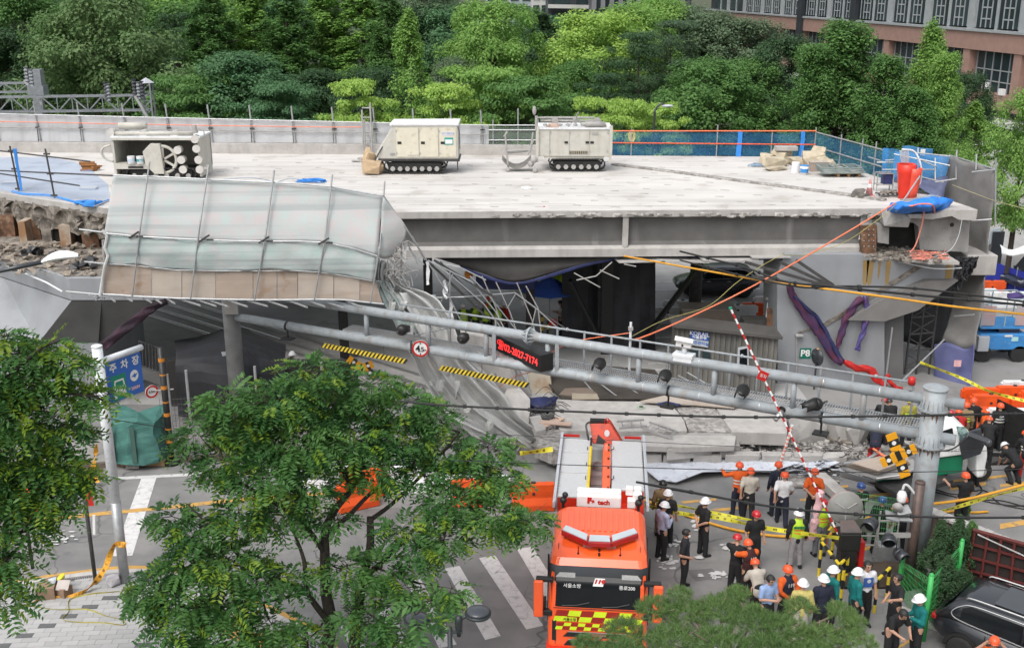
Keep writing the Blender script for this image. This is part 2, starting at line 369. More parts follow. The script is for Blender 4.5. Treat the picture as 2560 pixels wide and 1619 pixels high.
for j in range(-10,62):
 for i in range(-30,34):
  u=(i+.5*(j%2)*1.0)*PX;v_=j*PY
  x=-8.5+u*ca-v_*sa;y=21.0+u*sa+v_*ca
  if y<17 or not inside(x,y,ring)or not all(inside(x+ex*PX/2*ca,y+ey*PY/2,ring)for ex in(-1,1)for ey in(-1,1)):continue
  zc=(y)*cos(PITCH)+CAMH*sin(PITCH)
  px=CX+FPX*x/zc;py=CY+FPX*((CAMH-.1)*cos(PITCH)-y*sin(PITCH))/zc
  k=rg.choice((0,0,1,2))
  if(i*7+j*5)%17==0:k=3
  dmin=min((V((x,y,0))-p).length for p in kc)
  if px>560 and.9<dmin<1.5:k=4
  cand.append((0 if(0<px<640 and 1455<py<1619)else 1,rg.random(),x,y,k))
cand.sort();stuff=M();stuff_m=[]
allm=pav_l+[pav_k,ytac]
for n,(vis,_,x,y,k)in enumerate(cand):
 if n<300 and vis==0:
  o=nob('paver',mesh_p[k]);lnk(o);o.parent=sw;o.location=(x,y,.10+rg.uniform(0,.003));o.rotation_euler=(0,0,ang)
 else:
  stuff.cur=k;stuff.box((x,y,.115),(PX-.008,PY-.008,.03),ang)
stuff.put('pavers',allm,sw,kind=SF_)
def mark(name,quads,mat,z=.006):
 m=M()
 for i_,q in enumerate(quads):m.add([(W(*p).x,W(*p).y,z+(i_*.0001 if name=='worn_paint' else 0))for p in q],[tuple(range(len(q)))])
 fs=[]
 for f in m.f:
  a=sum(m.v[f[i]][0]*m.v[f[(i+1)%len(f)]][1]-m.v[f[(i+1)%len(f)]][0]*m.v[f[i]][1]for i in range(len(f)))
  fs.append(f if a>0 else f[::-1])
 m.f=fs;return m.put(name,mat,kind=ST_)
def stp2(pts,w0,w1):
 "ribbon through pixel points with widths in pixels (vertical)"
 out=[]
 n=len(pts)
 for i in range(n-1):
  a,b=pts[i],pts[i+1];wa=lerp(w0,w1,i/(n-1));wb_=lerp(w0,w1,(i+1)/(n-1))
  out.append(((a[0],a[1]-wa/2),(b[0],b[1]-wb_/2),(b[0],b[1]+wb_/2),(a[0],a[1]+wa/2)))
 return out
zeb=[]
cr=pm('crosswalk_paint',G(.64,.01),G(.54,.01),5,.8,spot=(G(.25),.4,5),bump=.3,crack=(3.2,.02,G(.2)))
for tx0,tx1,ty,bx0,bx1,by in((1292,1331,1369,1405,1450,1560),(1197,1238,1391,1316,1358,1568),(1112,1149,1417,1213,1252,1594),(1016,1051,1450,1098,1142,1615),(930,965,1510,1000,1045,1640),(850,884,1560,905,948,1680)):
 zeb.append(((tx0,ty+3),(tx1,ty-3),(bx1,by-5),(bx0,by+5)))
mark('crosswalk_marking',zeb,cr,.008)
mark('stop_line',[((353,1196),(391,1194),(331,1388),(281,1390))],cr,.008)
mark('yellow_centre_line',stp2([(60,1305),(160,1294),(250,1284),(420,1268),(577,1251),(760,1236),(900,1228),(1060,1226)],9,8),yline,.012)
mark('yellow_edge_line',stp2([(-40,1468),(127,1441),(268,1423),(320,1419),(400,1421),(490,1440),(605,1484),(690,1526),(770,1566),(840,1616),(900,1690)],11,13),yline,.012)
mark('white_edge_line',stp2([(230,1199),(420,1189),(640,1177),(900,1165)],7,6),wline,.008)
mark('lane_marking',[((700,1213),(760,1200),(850,1200),(800,1222)),((930,1205),(1000,1188),(1280,1205),(1250,1240),(1000,1232))],wline,.020)
yq=[]
for x0,y0,x1,y1,w in((1704,1256,1790,1248,6),(1779,1276,1882,1266,7),(2168,1241,2251,1230,8),(2150,1375,2215,1358,9),(2375,1222,2465,1208,8),(2500,1214,2570,1206,7),(2500,1316,2580,1302,13),(2460,1196,2520,1188,6),(2000,1250,2060,1243,6),(2330,1208,2440,1196,6),(2245,1619,2275,1600,8),(2020,1225,2120,1215,6)):
 yq+=stp2([(x0,y0),(x1,y1)],w,w)
mark('yellow_bars',yq,yline,.012)
rgm=RR(5);wq=[]
for cx_,cy_,n,sx,sy in((1670,1405,26,30,14),(1745,1300,20,14,22),(1830,1370,26,40,12),(1800,1438,30,45,10),(1855,1455,14,20,8),(150,1340,22,50,30),(1690,1360,10,14,10),(1750,1395,12,8,4)):
 for _ in range(n):
  x=cx_+rgm.gauss(0,sx*.5);y=cy_+rgm.gauss(0,sy*.5);w=rgm.uniform(3,10);h=rgm.uniform(1.2,3.2)
  wq.append(((x-w,y),(x-w*.4,y-h),(x+w*.7,y-h*.8),(x+w,y+h*.2),(x+w*.2,y+h),(x-w*.6,y+h*.7)))
mark('worn_paint',wq,wline,.024)
fq=stp2([(1050,727),(1450,727),(1900,722)],2,2)+stp2([(1600,706),(2000,700)],1.5,1.5)
for i in range(10):fq+=[((1128+i*3.2,742+i*5.2),(1139+i*3.2,741+i*5.2),(1140+i*3.2,744+i*5.2),(1129+i*3.2,745+i*5.2))]
for x,y in((1290,735),(1300,752)):fq+=[((x,y),(x+12,y-1),(x+18,y+12),(x+6,y+13))]
for i in range(7):fq+=stp2([(1620,845+i*16),(1720,842+i*16)],4,4)
u_=M();u_.quad((-45,40.5,.003),(12,40.5,.003),(12,52,.003),(-45,52,.003));u_.put('crossing_pavement',pm('crossing_pavement',G(.40,.01),G(.34,.01),.6,.9,spot=(G(.17),.4,1)),kind=ST_)  # pale sheet under the deck, colour lifted to offset the shade there
fq+=stp2([(2470,1000),(2600,1010)],3,3)
mark('far_lane_marking',fq,wline,.016)
mark('asphalt_patches',[((1640,1500),(1900,1470),(1990,1530),(1760,1600)),((600,1290),(1000,1268),(1080,1300),(700,1330)),((1715,1425),(1780,1420),(1800,1445),(1740,1452))],pm('asphalt_patch',G(.165,.02),G(.13,.01),2,.9,bump=.4,bsc=70),.004)
k1=[W(*p)for p in((60,1181),(225,1172),(390,1160),(560,1148),(760,1135),(960,1118),(1150,1102))]
back=[V((p.x+.3,p.y+2.4,0))for p in k1]
pp=M();pp.ext([(p.x,p.y+.16,0)for p in k1]+[(p.x,p.y,0)for p in back[::-1]],(0,0,.15));pp.put('far_footway',pm('footway_concrete',G(.30,.04),G(.22,.04),1.5,.9,bump=.3),kind=ST_)
kk=M();pts=rsm(k1,26)
for a,b in zip(pts,pts[1:]):
 d=(b-a).normalized();kk.beam(a+V((0,.08,.08)),b+V((0,.08,.08))-d*.02,.16,.19)
kk.put('brown_kerb',pm('brown_kerb',(.15,.115,.09),(.10,.08,.065),3,.9,bump=.4),kind=ST_)
gr=M()
ga,gb=W(140,1452,.13),W(228,1441,.13)
for i in range(20):
 p=ga.lerp(gb,i/19);gr.box(p+V((0,0,.008)),(.02,.1,.012),R(8))
gr.put('drain_grate',stD,sw)
rail_m=pm('rail_steel',G(.55),G(.4),8,.3,.8)
for i,(a,b)in enumerate((((360,742),(1300,1045)),((400,735),(1340,1030)),((330,775),(1250,1075)),((375,768),(1292,1060)))):
 A,B=W(*a),W(*b);m=M()
 for dz,w,h in((.0,.14,.02),(.035,.03,.09),(.09,.07,.03)):m.beam(A+V((0,0,dz+.01)),B+V((0,0,dz+.01)),w,h)
 m.put('rail',rail_m,kind=ST_)
tb=M()
A,B=W(345,752),W(1275,1060);tb.beam(A-V((0,0,.01)),B-V((0,0,.01)),5.6,.03)
tb.put('crossing_deck',pm('crossing_ballast',G(.36,.02),G(.30,.03),1.2,.95,bump=.8,bsc=12),kind=ST_)  # ballast tone lightened to make up for the shade under the deck
ZD=7.4
DK=lambda x,y,dz=0:W(x,y,ZD+dz)
def nsy(vs,amp,f=3,seed=0):
 from mathutils import noise
 return[V(p)+V(noise.noise_vector(V(p)*f+V((seed,0,0))))*amp for p in vs]
op=T('overpass','grey concrete overpass with white dusty deck, half demolished, near edge broken off','bridge',DK(1400,530,-7.4))
def P(m,name,mat,parent=None,**k):return m.put(name,mat,parent or op,wd=1,**k)
near=[DK(*p)for p in((-260,447),(0,483),(130,503),(262,521),(620,529),(1000,531),(1400,528),(1800,525),(2205,522))]
right=[DK(2330,520),DK(2444,524),DK(2354,493),DK(2228,452),DK(2032,393)]
farl=[DK(*p)for p in((1500,389),(860,386),(0,380),(-260,379))]
m=M();m.ext([p-V((0,0,.26))for p in near+right+farl],(0,0,.26));P(m,'deck_slab',conL)
m=M();m.ext([p+V((0,0,.002))for p in[q+V((0,.04,0))for q in near]+[q-V((.05,0,0))for q in right]+farl],(0,0,.012));P(m,'deck_surface',deckm)
g0,g1=DK(700,531)+V((0,.28,0)),DK(2160,523)+V((0,.28,0));gd=(g1-g0).normalized();gn=V((gd.y,-gd.x,0))
prof=[(0,7.14),(-.02,6.08),(.30,5.83),(.30,5.52),(-.75,5.52),(-.75,5.83),(-.40,6.08),(-.40,7.14)]
def girder(a,b,mat,name,fl=True):
 m=M();pr=prof
 m.ext([V((a.x,a.y,0))+gn*u+V((0,0,z))for u,z in pr],V((b.x-a.x,b.y-a.y,0)));return P(m,name,mat)
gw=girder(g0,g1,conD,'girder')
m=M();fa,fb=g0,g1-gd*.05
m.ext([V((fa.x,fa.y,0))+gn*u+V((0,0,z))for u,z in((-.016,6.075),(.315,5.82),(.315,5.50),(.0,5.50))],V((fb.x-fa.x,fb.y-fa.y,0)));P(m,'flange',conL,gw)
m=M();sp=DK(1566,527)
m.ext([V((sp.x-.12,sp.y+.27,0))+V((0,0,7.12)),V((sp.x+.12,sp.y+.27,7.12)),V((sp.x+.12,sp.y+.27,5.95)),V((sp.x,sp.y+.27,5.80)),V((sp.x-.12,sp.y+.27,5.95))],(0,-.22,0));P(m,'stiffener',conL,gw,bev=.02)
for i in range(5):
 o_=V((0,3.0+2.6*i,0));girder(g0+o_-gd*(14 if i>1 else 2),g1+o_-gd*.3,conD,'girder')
rgb=RR(11);m=M()
for i in range(70):
 p=DK(rgb.uniform(1000,2200),529);w=rgb.uniform(.15,.6);m.rock(p+V((0,rgb.uniform(.02,.08),-.14+rgb.uniform(-.06,.03))),(w,.16,rgb.uniform(.1,.2)),i)
P(m,'chipped_edge',brk,kind=SF_)
m=M()
for i in range(46):
 y=398+((i*37)%46)*2.8;a=DK(rgb.uniform(520,1700),y);L_=rgb.uniform(2,7)
 m.box(a+V((0,0,.0165)),(L_,.025,.005))
P(m,'deck_joints',pm('deck_joint',G(.34,.02),G(.28,.02),3,.9),kind=SF_)
m=M()
for y in range(404,524,14):
 for x in range(560+(y%3)*37,2150,97):
  a=DK(x+rgb.uniform(-14,14),y+rgb.uniform(-4,4));m.box(a+V((0,0,.017)),(rgb.uniform(.15,.4),.13,.006),rgb.uniform(-.5,.1));m.box(a+V((.05,-.07,.022)),(.3,.03,.018),rgb.uniform(-.3,.1))
P(m,'anchor_marks',pm('anchor_mark',G(.42,.04),G(.30,.04),3,.9),kind=SF_)
m=M();jl=[DK(*p)for p in((1532,413),(1700,434),(1900,461),(2100,487),(2212,503))]
for a,b in zip(jl,jl[1:]):m.beam(a+V((0,0,.05)),b+V((0,0,.05)),.36,.10)
P(m,'kerb_strip',brk,bev=.02)
lb=[DK(*p)for p in((-260,447),(0,484),(130,504),(265,523))]
def rough_strip(pts,depth,z0,z1,seed,n=60,amp=.10,rowsn=7):
 a=rsm(pts,n);rows=[]
 for j in range(rowsn):
  t=j/(rowsn-1);rows.append([p+V((0,.12+.1*sin(i*1.3+seed),0))*(1)+V((0,0,lerp(z0,z1+.10*sin(i*.9+seed)+.07*sin(i*2.3),t)-p.z))for i,p in enumerate(a)])
 rows.append([p+V((0,depth,0))for p in rows[-1]])
 m=M();m.grid(rows);m.v=[tuple(p)for p in nsy(m.v,amp,2.6,seed)];return m
P(rough_strip([p+V((0,.05,0))for p in lb],.5,7.13,6.15,3,amp=.14,rowsn=11),'broken_beam',brD)
P(rough_strip([p-V((0,.08,0))for p in lb],.5,7.2,6.98,8,amp=.08,rowsn=4),'broken_slab_edge',brD)
m=M()
for i in range(60):
 p=lb[0].lerp(lb[3],rgb.random());p=V((p.x,np.interp(p.x,[k_.x for k_ in lb],[k_.y for k_ in lb])+.22,ZD+rgb.uniform(-1.2,-.35)));m.rock(p,(rgb.uniform(.2,.6),.4,rgb.uniform(.15,.4)),i+50,rz=i,tilt=i)
P(m,'loose_concrete',brD,kind=SF_)
rust_w=pm('rust_white',(.42,.37,.31),(.30,.17,.09),1.6,.9,contrast=2)
for i,(x,w,mt,dy)in enumerate(((-60,44,rust,.5),(0,40,rust,.9),(50,18,rust_w,.1),(70,32,rust,.8),(104,26,brD,.5),(134,18,dkI,.9),(152,24,rust_w,.1),(178,26,dkI,.9),(206,40,rust,.3),(-110,44,brD,.4))):  # the near-black boxes paint the shaded gaps between stubs
 p=WD(x+w/2,600,np.interp(x,[0,250],[45.6,43.8])+dy);m=M();m.box((p.x,p.y+.45,5.95),(w/57,.9,1.0));m.v=[tuple(q)for q in nsy(m.v,.07,3,i)];P(m,'girder_stub',mt)
m=M();m.box((DK(170,520).x,DK(170,520).y+2.6,6.2),(4.5,.3,1.7));P(m,'recess_shade',dkI)  # near-black box painting the shade behind the broken beam
ZC=5.5
A=[W(*p,ZC)for p in((-260,560),(0,641),(171,694),(247,694),(420,694))]
bk=[V((A[4].x,A[4].y+8,ZC)),V((A[0].x-1,A[0].y+4,ZC))]
lp=M();lp.ext([p-V((0,0,.9))for p in A+bk],(0,0,.9));pier1=P(lp,'pier',pierp,bev=.03)
m=M()
lo=[V((p.x,p.y,ZC-.91))for p in A+bk];cx_=[WD(-200,855,A[2].y+1.4),WD(-30,860,A[2].y+1.1),WD(96,857,A[2].y+.6),WD(246,860,A[2].y+.6),WD(250,860,A[2].y+.8)]
zc=cx_[2].z;cb=[V((p.x,p.y,zc))for p in cx_]+[V((cx_[4].x,cx_[4].y+5,zc)),V((cx_[0].x,cx_[4].y+5,zc))]
m.add(lo+cb,[(i,i+7,(i+1)%7+7,(i+1)%7)for i in range(7)]);m.f=[f for f in m.f]
P(m,'pier_flare',[pierp,soffit],pier1);o=bpy.data.objects['pier_flare'];o.data.polygons[2].material_index=1;o.data.polygons[3].material_index=1;o.data.polygons[4].material_index=1  # slanted flare faces darkened: shade of their orientation and dirt put into colour
m=M();m.ext([V((p.x,p.y,0))for p in cb],(0,0,zc));P(m,'pier_column',pierp,pier1)
m=M();c0,c1=W(20,652,ZC),W(165,700,ZC-.35)
m.tube([W(20,655,ZC+.0)+V((0,-.15,-.1)),W(120,690,ZC)+V((0,-.2,-.2)),W(160,702,ZC)+V((0,-.25,-.35))],.035);P(m,'conduit',pole_w,pier1)
m=M();m.ext([p+(p-sum(A,V((0,0,0)))/len(A))*-.04+V((0,.1,0))for p in A]+bk,(0,0,.03));P(m,'cap_dust',brD,pier1)
m=M()
for i in range(520):
 q=W(rgb.uniform(-60,240),612+78*rgb.random()**1.5,ZC+.02)
 if q.y<A[2].y+.12:continue
 z_=rgb.choice((.05,.08,.12,.3));m.rock(q+V((0,0,z_*.3)),(z_*rgb.uniform(.8,2),z_,z_*rgb.uniform(.4,.9)),i,rz=rgb.uniform(0,3),n=8)
P(m,'rubble_on_cap',pm('rubble_brown',(.36,.31,.25),(.17,.14,.12),3,.95),pier1,kind=SF_)
for k,(pp_,lab)in enumerate((((90,640,1.0),'black plastic bag on the left pier cap by the rusty stubs'),((142,652,.8),'torn black plastic on the left pier cap behind the street light head'),((212,672,1.0),'crumpled black bag on the left pier cap beside the scaffold'))):
 m=M();c=W(pp_[0],pp_[1],ZC)
 for j in range(9):m.rock(c+V((rgb.uniform(-.4,.4)*pp_[2],rgb.uniform(-.25,.25),.08+.25*rgb.random())),(.5*pp_[2],.35,.3),j*7+k,n=12,rz=j,tilt=j*.7)
 tag(m.put('plastic_bag',pm('black_film',(.03,.03,.036),G(.012),5,.35),loc=c),lab,'bag')
Y8=42.9
p8=M();f=lambda x,y:WD(x,y,Y8)
p8 .ext([f(1943,1015),f(1943,690),f(1962,634),f(2155,634),f(2326,660),f(2398,662),f(2398,699),f(2313,701),f(2212,745),f(2212,1015)],(0,2.6,0));p8_=P(p8,'pier',pierp,bev=.03)
m=M();m.beam(f(2300,664)+V((0,-.03,0)),f(2060,811)+V((0,-.03,0)),.08,.16);m.beam(f(2060,811)+V((0,-.03,0)),f(1995,830)+V((0,-.03,0)),.06,.06);P(m,'groove_strip',brD,p8_)  # raised dark strip painting the shade line of a groove
m=M();m.ext([WD(*p,Y8-.35)for p in((2315,702),(2396,701),(2296,775),(2212,803),(2120,800),(2200,752))],(0,.33,0));P(m,'pier_haunch',pm('haunch_shade',G(.20,.03),G(.15,.03),1,.9),p8_)  # shaded soffit face painted as a darker flat panel
m=M();m.ext([WD(*p,Y8+.4)for p in((2212,790),(2260,775),(2256,1000),(2212,1000))],(0,1.5,0));P(m,'pier_return',pm('pier_side_shade',G(.15,.0),G(.11),1,.85),p8_)  # darker copy of the pier tone, side shade put into the colour
m=M();m.ext([W(*p,5.42)for p in((1990,636),(2155,637),(2325,661),(2398,662))]+[V((W(2398,662,5.42).x,Y8+3,5.42)),V((W(1990,636,5.42).x,Y8+3,5.42))],(0,0,.12));P(m,'cap_ledge',conL,p8_)
m=M();b0=WD(2415,665,43.6);m.box((b0 .x+.6,44.6,b0 .z+.05),(1.28,2.2,.86));P(m,'bearing_block',conL,p8_,bev=.04)
m=M()
for i,(x,w,h)in enumerate(((2402,.22,1.35),(2415,.3,1.0),(2428,.22,.8),(2436,.18,.5),(2396,.16,.9))):
 q=WD(x,642,42.9);m.grid([[q+V((w*a*(1-.55*j/6),-.12*sin(a*3+j),-h*j/6))for a in(-1,-.4,.2,1)]for j in range(7)])
m.v=[tuple(p)for p in nsy(m.v,.12,3,2)];P(m,'hanging_tar_felt',black_t,p8_,solid=.03)
for px_,w in((2166,.26),(2177,.3),(2222,.22),(2375,.35),(2200,.12)):
 m=M();a=WD(px_,650,Y8-.004);h=.95 if w>.2 else.7
 m.ext([a+V((-w/2,0,0)),a+V((w/2,0,0)),a+V((w*.4,0,-h)),a+V((0,0,-h-.15)),a+V((-w*.3,0,-h+.05))],(0,.002,0));P(m,'stain',rustst,p8_)
m=M();e=lambda x,y,Y=43.4:WD(x,y,Y)
m.ext([e(2205,540),e(2267,546),e(2296,566),e(2300,624),e(2420,630),e(2425,548),e(2400,540)],(0,.5,0));dia=P(m,'end_diaphragm',con)
m=M();c=e(2380,562,43.38);m.cyl(c,c+V((0,.05,0)),.085,n=16);P(m,'drain_hole',dkI,dia)
m=M();m.box(e(2255,590,44.4),(1.5,.2,1.1));P(m,'opening_shade',dkI)  # near-black box painting the shade inside the opening
m=M();m.ext([e(2152,566,43.0),e(2192,564,43.0),e(2190,640,43.0),e(2156,640,43.0)],(0,.25,0));P(m,'steel_end_plate',rust)
m=M()
for a in range(3):
 for b in range(4):c=e(2160+a*12,574+b*14,42.98);m.sph(c,.028,8,5)
P(m,'bolts',dst,bpy.data.objects['steel_end_plate'],kind=SF_)
m=M();m.ext([e(2192,560,43.1),e(2223,562,43.1),e(2222,610,43.1),e(2194,606,43.1)],(0,.6,0));P(m,'girder_end',con)
m=M();m.rock(e(2236,545,43.1),(1.3,.8,.75),4,n=26);m.v=[tuple(q)for q in nsy(m.v,.05,4)];P(m,'concrete_lump',con,sm=0)
m=M();m.ext([e(2268,536,42.7),e(2340,534,42.7),e(2366,524,42.7),e(2444,526,42.7),e(2440,551,42.7),e(2396,549,42.7),e(2380,540,42.7),e(2330,548,42.7),e(2275,545,42.7)],(0,.9,0));P(m,'broken_slab_end',conL)
m=M()
for i in range(160):
 q=W(rgb.uniform(2165,2370),rgb.uniform(612,652),5.6);m.rock(q,(rgb.uniform(.08,.4),rgb.uniform(.06,.3),rgb.uniform(.05,.18)),i+9)
P(m,'rubble_on_cap',brD,p8_,kind=SF_)
m=M()
for i in range(26):
 q=W(rgb.uniform(2275,2365),rgb.uniform(628,650),5.72);pts=[q+V((rgb.uniform(-.25,.25),rgb.uniform(-.15,.15),rgb.uniform(-.03,.1)))for _ in range(5)];m.tube(smt(pts,3),.014,4,False)
tag(m.put('orange_rope',pink_r,loc=W(2320,640,5.7)),'tangle of orange cord heaped on the ledge of pier P8','cord');
def text_mesh(body,size=1,font_ex=.0,shear=0,bold=0):
 cu=bpy.data.curves.new('t','FONT');cu.body=body;cu.size=size;cu.align_x='CENTER';cu.align_y='CENTER';cu.shear=shear;cu.offset=bold;cu.resolution_u=3
 o=nob('t',cu);lnk(o);dg=bpy.context.evaluated_depsgraph_get();dg.update()
 me=bpy.data.meshes.new_from_object(o.evaluated_get(dg));vs=[v.co.copy()for v in me.vertices];fs=[list(p.vertices)for p in me.polygons]
 bpy.data.objects.remove(o);bpy.data.meshes.remove(me);return vs,fs
def letr(body,c,rt,up,size,mat,parent,name='lettering',shear=0,bold=.0,wd=1,lift=.004):
 vs,fs=text_mesh(body,size,shear=shear,bold=bold);rt,up=V(rt).normalized(),V(up).normalized();n=rt.cross(up)
 m=M();m.add([V(c)+rt*v.x+up*v.y+n*lift for v in vs],fs);return m.put(name,mat,parent,wd=wd)
m=M();c=WD(2013,883,Y8-.01);m.box(c,(.48,.012,.46));pt=P(m,'number_plate',teal_s,p8_)
letr('P8',c+V((0,-.01,0)),(1,0,0),(0,0,1),.40,wht,pt,bold=.012)
Ym=47.0
m=M();q=lambda x,y,Y=Ym:WD(x,y,Y)
rows=[]
for j in range(16):
 y=lerp(636,905,j/15);rows.append([q(lerp(1405,1638,i/18),y,Ym+(.9 if i<7 else.25*abs(i-8)/10)+.04*sin(i*1.7+j*.5))for i in range(19)])
m.grid(rows);wp=P(m,'wrapped_pier',black_t,solid=.06)
m=M()
for a,b in(((1425,700),(1512,870)),((1755,655),(1570,900)),((1520,640),(1515,900))):
 A_,B_=q(*a,Ym-.25),q(*b,Ym-.25);m.beam(A_,B_,.5,.12)
P(m,'dark_strap',blk,wp)
m=M();m.box(q(1523,740,Ym+2),(3.6,2,7));P(m,'pier_core',dkI,wp)
m=M();a=q(1742,660,50);m.cyl((a.x,a.y,0),(a.x,a.y,5.5),.30,n=18);P(m,'steel_prop',stD,sm=1)
for px_ in(1326,853,1070):
 m=M();a=q(px_,700,46);m.box((a.x,a.y,2.75),(.38,.3,5.5));P(m,'dark_prop',blk)
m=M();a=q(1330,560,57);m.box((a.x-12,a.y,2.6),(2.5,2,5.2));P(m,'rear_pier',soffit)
def cloth(pts_rows,amp,seed,fine=2,f=1.2,n=(1,1)):
 rows=[smt(r,fine)for r in pts_rows];cols=list(zip(*rows));cols=[smt(c_,fine)for c_ in cols]
 m=M();m.grid([list(r)for r in zip(*cols)]);m.v=[tuple(p)for p in nsy(m.v,amp,f,seed)];return m
us=T('hanging_dark_sheet','dark grey and navy protective sheet sagging below the exposed concrete girder','tarpaulin',q(1300,660,44))
m=cloth([[q(1015,632,43.4),q(1120,632,43.4),q(1230,632,43.4),q(1350,632,43.4),q(1470,632,43.4),q(1560,632,43.4)],[q(1090,645,43.3),q(1180,662,43.2),q(1260,672,43.1),q(1360,668,43.1),q(1470,655,43.2),q(1560,640,43.4)],[q(1150,662,43.4),q(1220,688,43.2),q(1290,705,43.0),q(1380,682,43.1),q(1460,658,43.2),q(1535,645,43.4)]],.05,4,5)
m.put('grey_sheet',pm('dark_grey_sheet',G(.055,.06),G(.035,.06),1.5,.7,bump=.5,bsc=5),us,wd=1,sm=1,solid=.02)
m=cloth([[q(1150,663,43.3),q(1220,689,43.1),q(1290,706,42.95),q(1380,683,43.0),q(1460,659,43.1),q(1535,646,43.3)],[q(1150,668,43.3),q(1220,697,43.1),q(1290,712,42.95),q(1380,692,43.0),q(1460,667,43.1),q(1535,650,43.3)]],.02,9,4)
m.put('navy_hem',navy,us,wd=1,sm=1,solid=.02)
m=cloth([[q(1190,690,45),q(1290,700,45),q(1336,700,45)],[q(1190,722,45),q(1290,724,45),q(1336,724,45)]],.04,2,4)
m.put('rear_sheet',navy,us,wd=1,sm=1,solid=.02)
us2=T('soffit_boards','row of pale grey boards hanging askew under the right half of the girder','boards',q(1700,650,43))
for x0,x1,y0,y1 in((1532,1645,645,652),(1634,1755,642,655),(1742,1880,640,650),(1866,1960,634,642)):
 m=M();m.ext([q(x0,y0,43.6),q(x1,y1-8,43.6),q(x1+18,y1+3,42.7),q(x0+16,y0+13,42.7)],(0,0,.05));m.put('board',pm('soffit_board',G(.42,.03),G(.34,.03),2,.8),us2,wd=1)
m=M();m.quad(q(1530,634,43.9),q(1960,631,43.9),q(1930,650,43.9),q(1545,650,43.9));m.put('navy_backing',navy,us2,wd=1,solid=.02)
F0,F1=DK(-140,381),DK(1420,391);fd=(F1-F0).normalized()
m=M();m.beam(F0+V((0,.3,.28)),F1+V((0,.3,.28)),.35,.56);P(m,'parapet',conL,bev=.02)
fn=T('sheeted_fence','long pale sheeted scaffold fence along the far edge of the deck','fence',F0)
def far_at(px):return WL(px,370,F0+V((0,.32,0)),F1+V((0,.32,0)))
xs=[-90,-5,98,205,316,423,527,630,734,834,936,1034,1127,1202]
for i,px_ in enumerate(xs):
 b=far_at(px_);pst=M();top=WD(px_+(0 if px_>0 else 0),lerp(250,275,i/13),b.y).z
 pst.tube([(b.x+.12,b.y,7.9),(b.x,b.y,top)],.045,8);pst.put('post',stl,fn,wd=1)
 cl=M();cl.box((b.x+.1,b.y-.08,8.75),(.25,.06,.07),.4);cl.put('clamp',stD,fn,wd=1)
for i,(xa,xb)in enumerate(zip(xs,xs[1:]+[1222])):
 a,b=far_at(xa),far_at(xb);ta,tb_=[WD(x,lerp(282,313,(x+90)/1310.0),a.y).z for x in(xa,xb)]
 rows=[]
 for j in range(5):
  rows.append([a.lerp(b,(k/8)*.985+.007)+V((0,.06+.03*sin(k*1.3+i)*sin(j+1),lerp(7.97,lerp(ta,tb_,k/8),j/4)-a.z))for k in range(9)])
 mm=M();mm.grid(rows);mm.put('sheet',fencen,fn,wd=1,solid=.02)
for zf in(1.0,.52):
 rl=M();pp_=[far_at(x)for x in xs+[1222]];rl.tube([V((p.x,p.y-.07,lerp(7.97,WD(x,lerp(282,313,(x+90)/1310.0),p.y).z,zf)))for p,x in zip(pp_,xs+[1222])],.03,6);rl.put('rail',stl if zf==1 else dst,fn,wd=1)
rp=M();rp.tube([V((far_at(x).x,far_at(x).y-.14,WD(x,y,far_at(x).y).z))for x,y in((-60,302),(60,304),(300,309),(520,313),(820,317),(915,317))],.022,5)
tag(rp.put('fence_rope',orR,loc=F0),'faded orange rope strung along the pale sheeted fence','rope')
og=T('open_railing','open tube railing with dull green net between the pale fence and machines','railing',far_at(1280))
m=M()
for px_ in(1233,1295,1345):b=far_at(px_);m.tube([(b.x,b.y,7.9),(b.x,b.y,WD(px_,271 if px_==1295 else 300,b.y).z)],.04,8)
m.put('posts',stl,og,wd=1)
for y in(313,325,350):
 m=M();a,b=far_at(1222),far_at(1385);m.tube([V((a.x,a.y-.05,WD(1222,y,a.y).z)),V((b.x,b.y-.05,WD(1385,y,b.y).z))],.035,6);m.put('rail',stl,og,wd=1)
m=M();a,b=far_at(1222),far_at(1480);m.quad((a.x,a.y,7.95),(b.x,b.y,7.95),(b.x,b.y,8.9),(a.x,a.y,8.9));m.put('net',green_net,og,wd=1)
bf=T('blue_net_fence','blue mesh net fence with orange rails along the far right deck edge','fence',DK(1700,390))
B0,B1,B2=DK(1480,389),DK(2034,393),DK(2206,447)
def netrun(a,b,za,zb,n,base=7.44,parent=None,mat=None,sg=.05):
 rows=[]
 for j in range(6):
  rows.append([a.lerp(b,k/n)+V((0,.05*sin(k*.8+j),lerp(base,lerp(za,zb,k/n)-sg*sin(pi*(k*3/n%1)),j/5)-lerp(a.z,b.z,k/n)))for k in range(n+1)])
 m=M();m.grid(rows);return m.put('net',mat or blue_net,parent or bf,wd=1,sm=1)
zt=WD(1700,327,B0 .y).z
netrun(B0,B1,zt,zt,30);netrun(B1,B2,WD(2034,331,B1 .y).z,WD(2206,378,B2 .y).z,14)
for px_,yy in((1577,322),(1790,312),(1926,326),(2003,328),(2034,318)):
 b=WL(px_,390,B0,B1);m=M();m.tube([(b.x,b.y-.06,7.4),(b.x,b.y-.06,WD(px_,yy,b.y).z)],.035,6);m.put('post',stl,bf,wd=1)
for px_,yy in((2096,335),(2150,347),(2184,354),(2206,372)):
 b=WL(px_,420,B1,B2);m=M();m.tube([(b.x,b.y-.06,7.4),(b.x,b.y-.06,WD(px_,yy,b.y).z)],.035,6);m.put('post',stl,bf,wd=1)
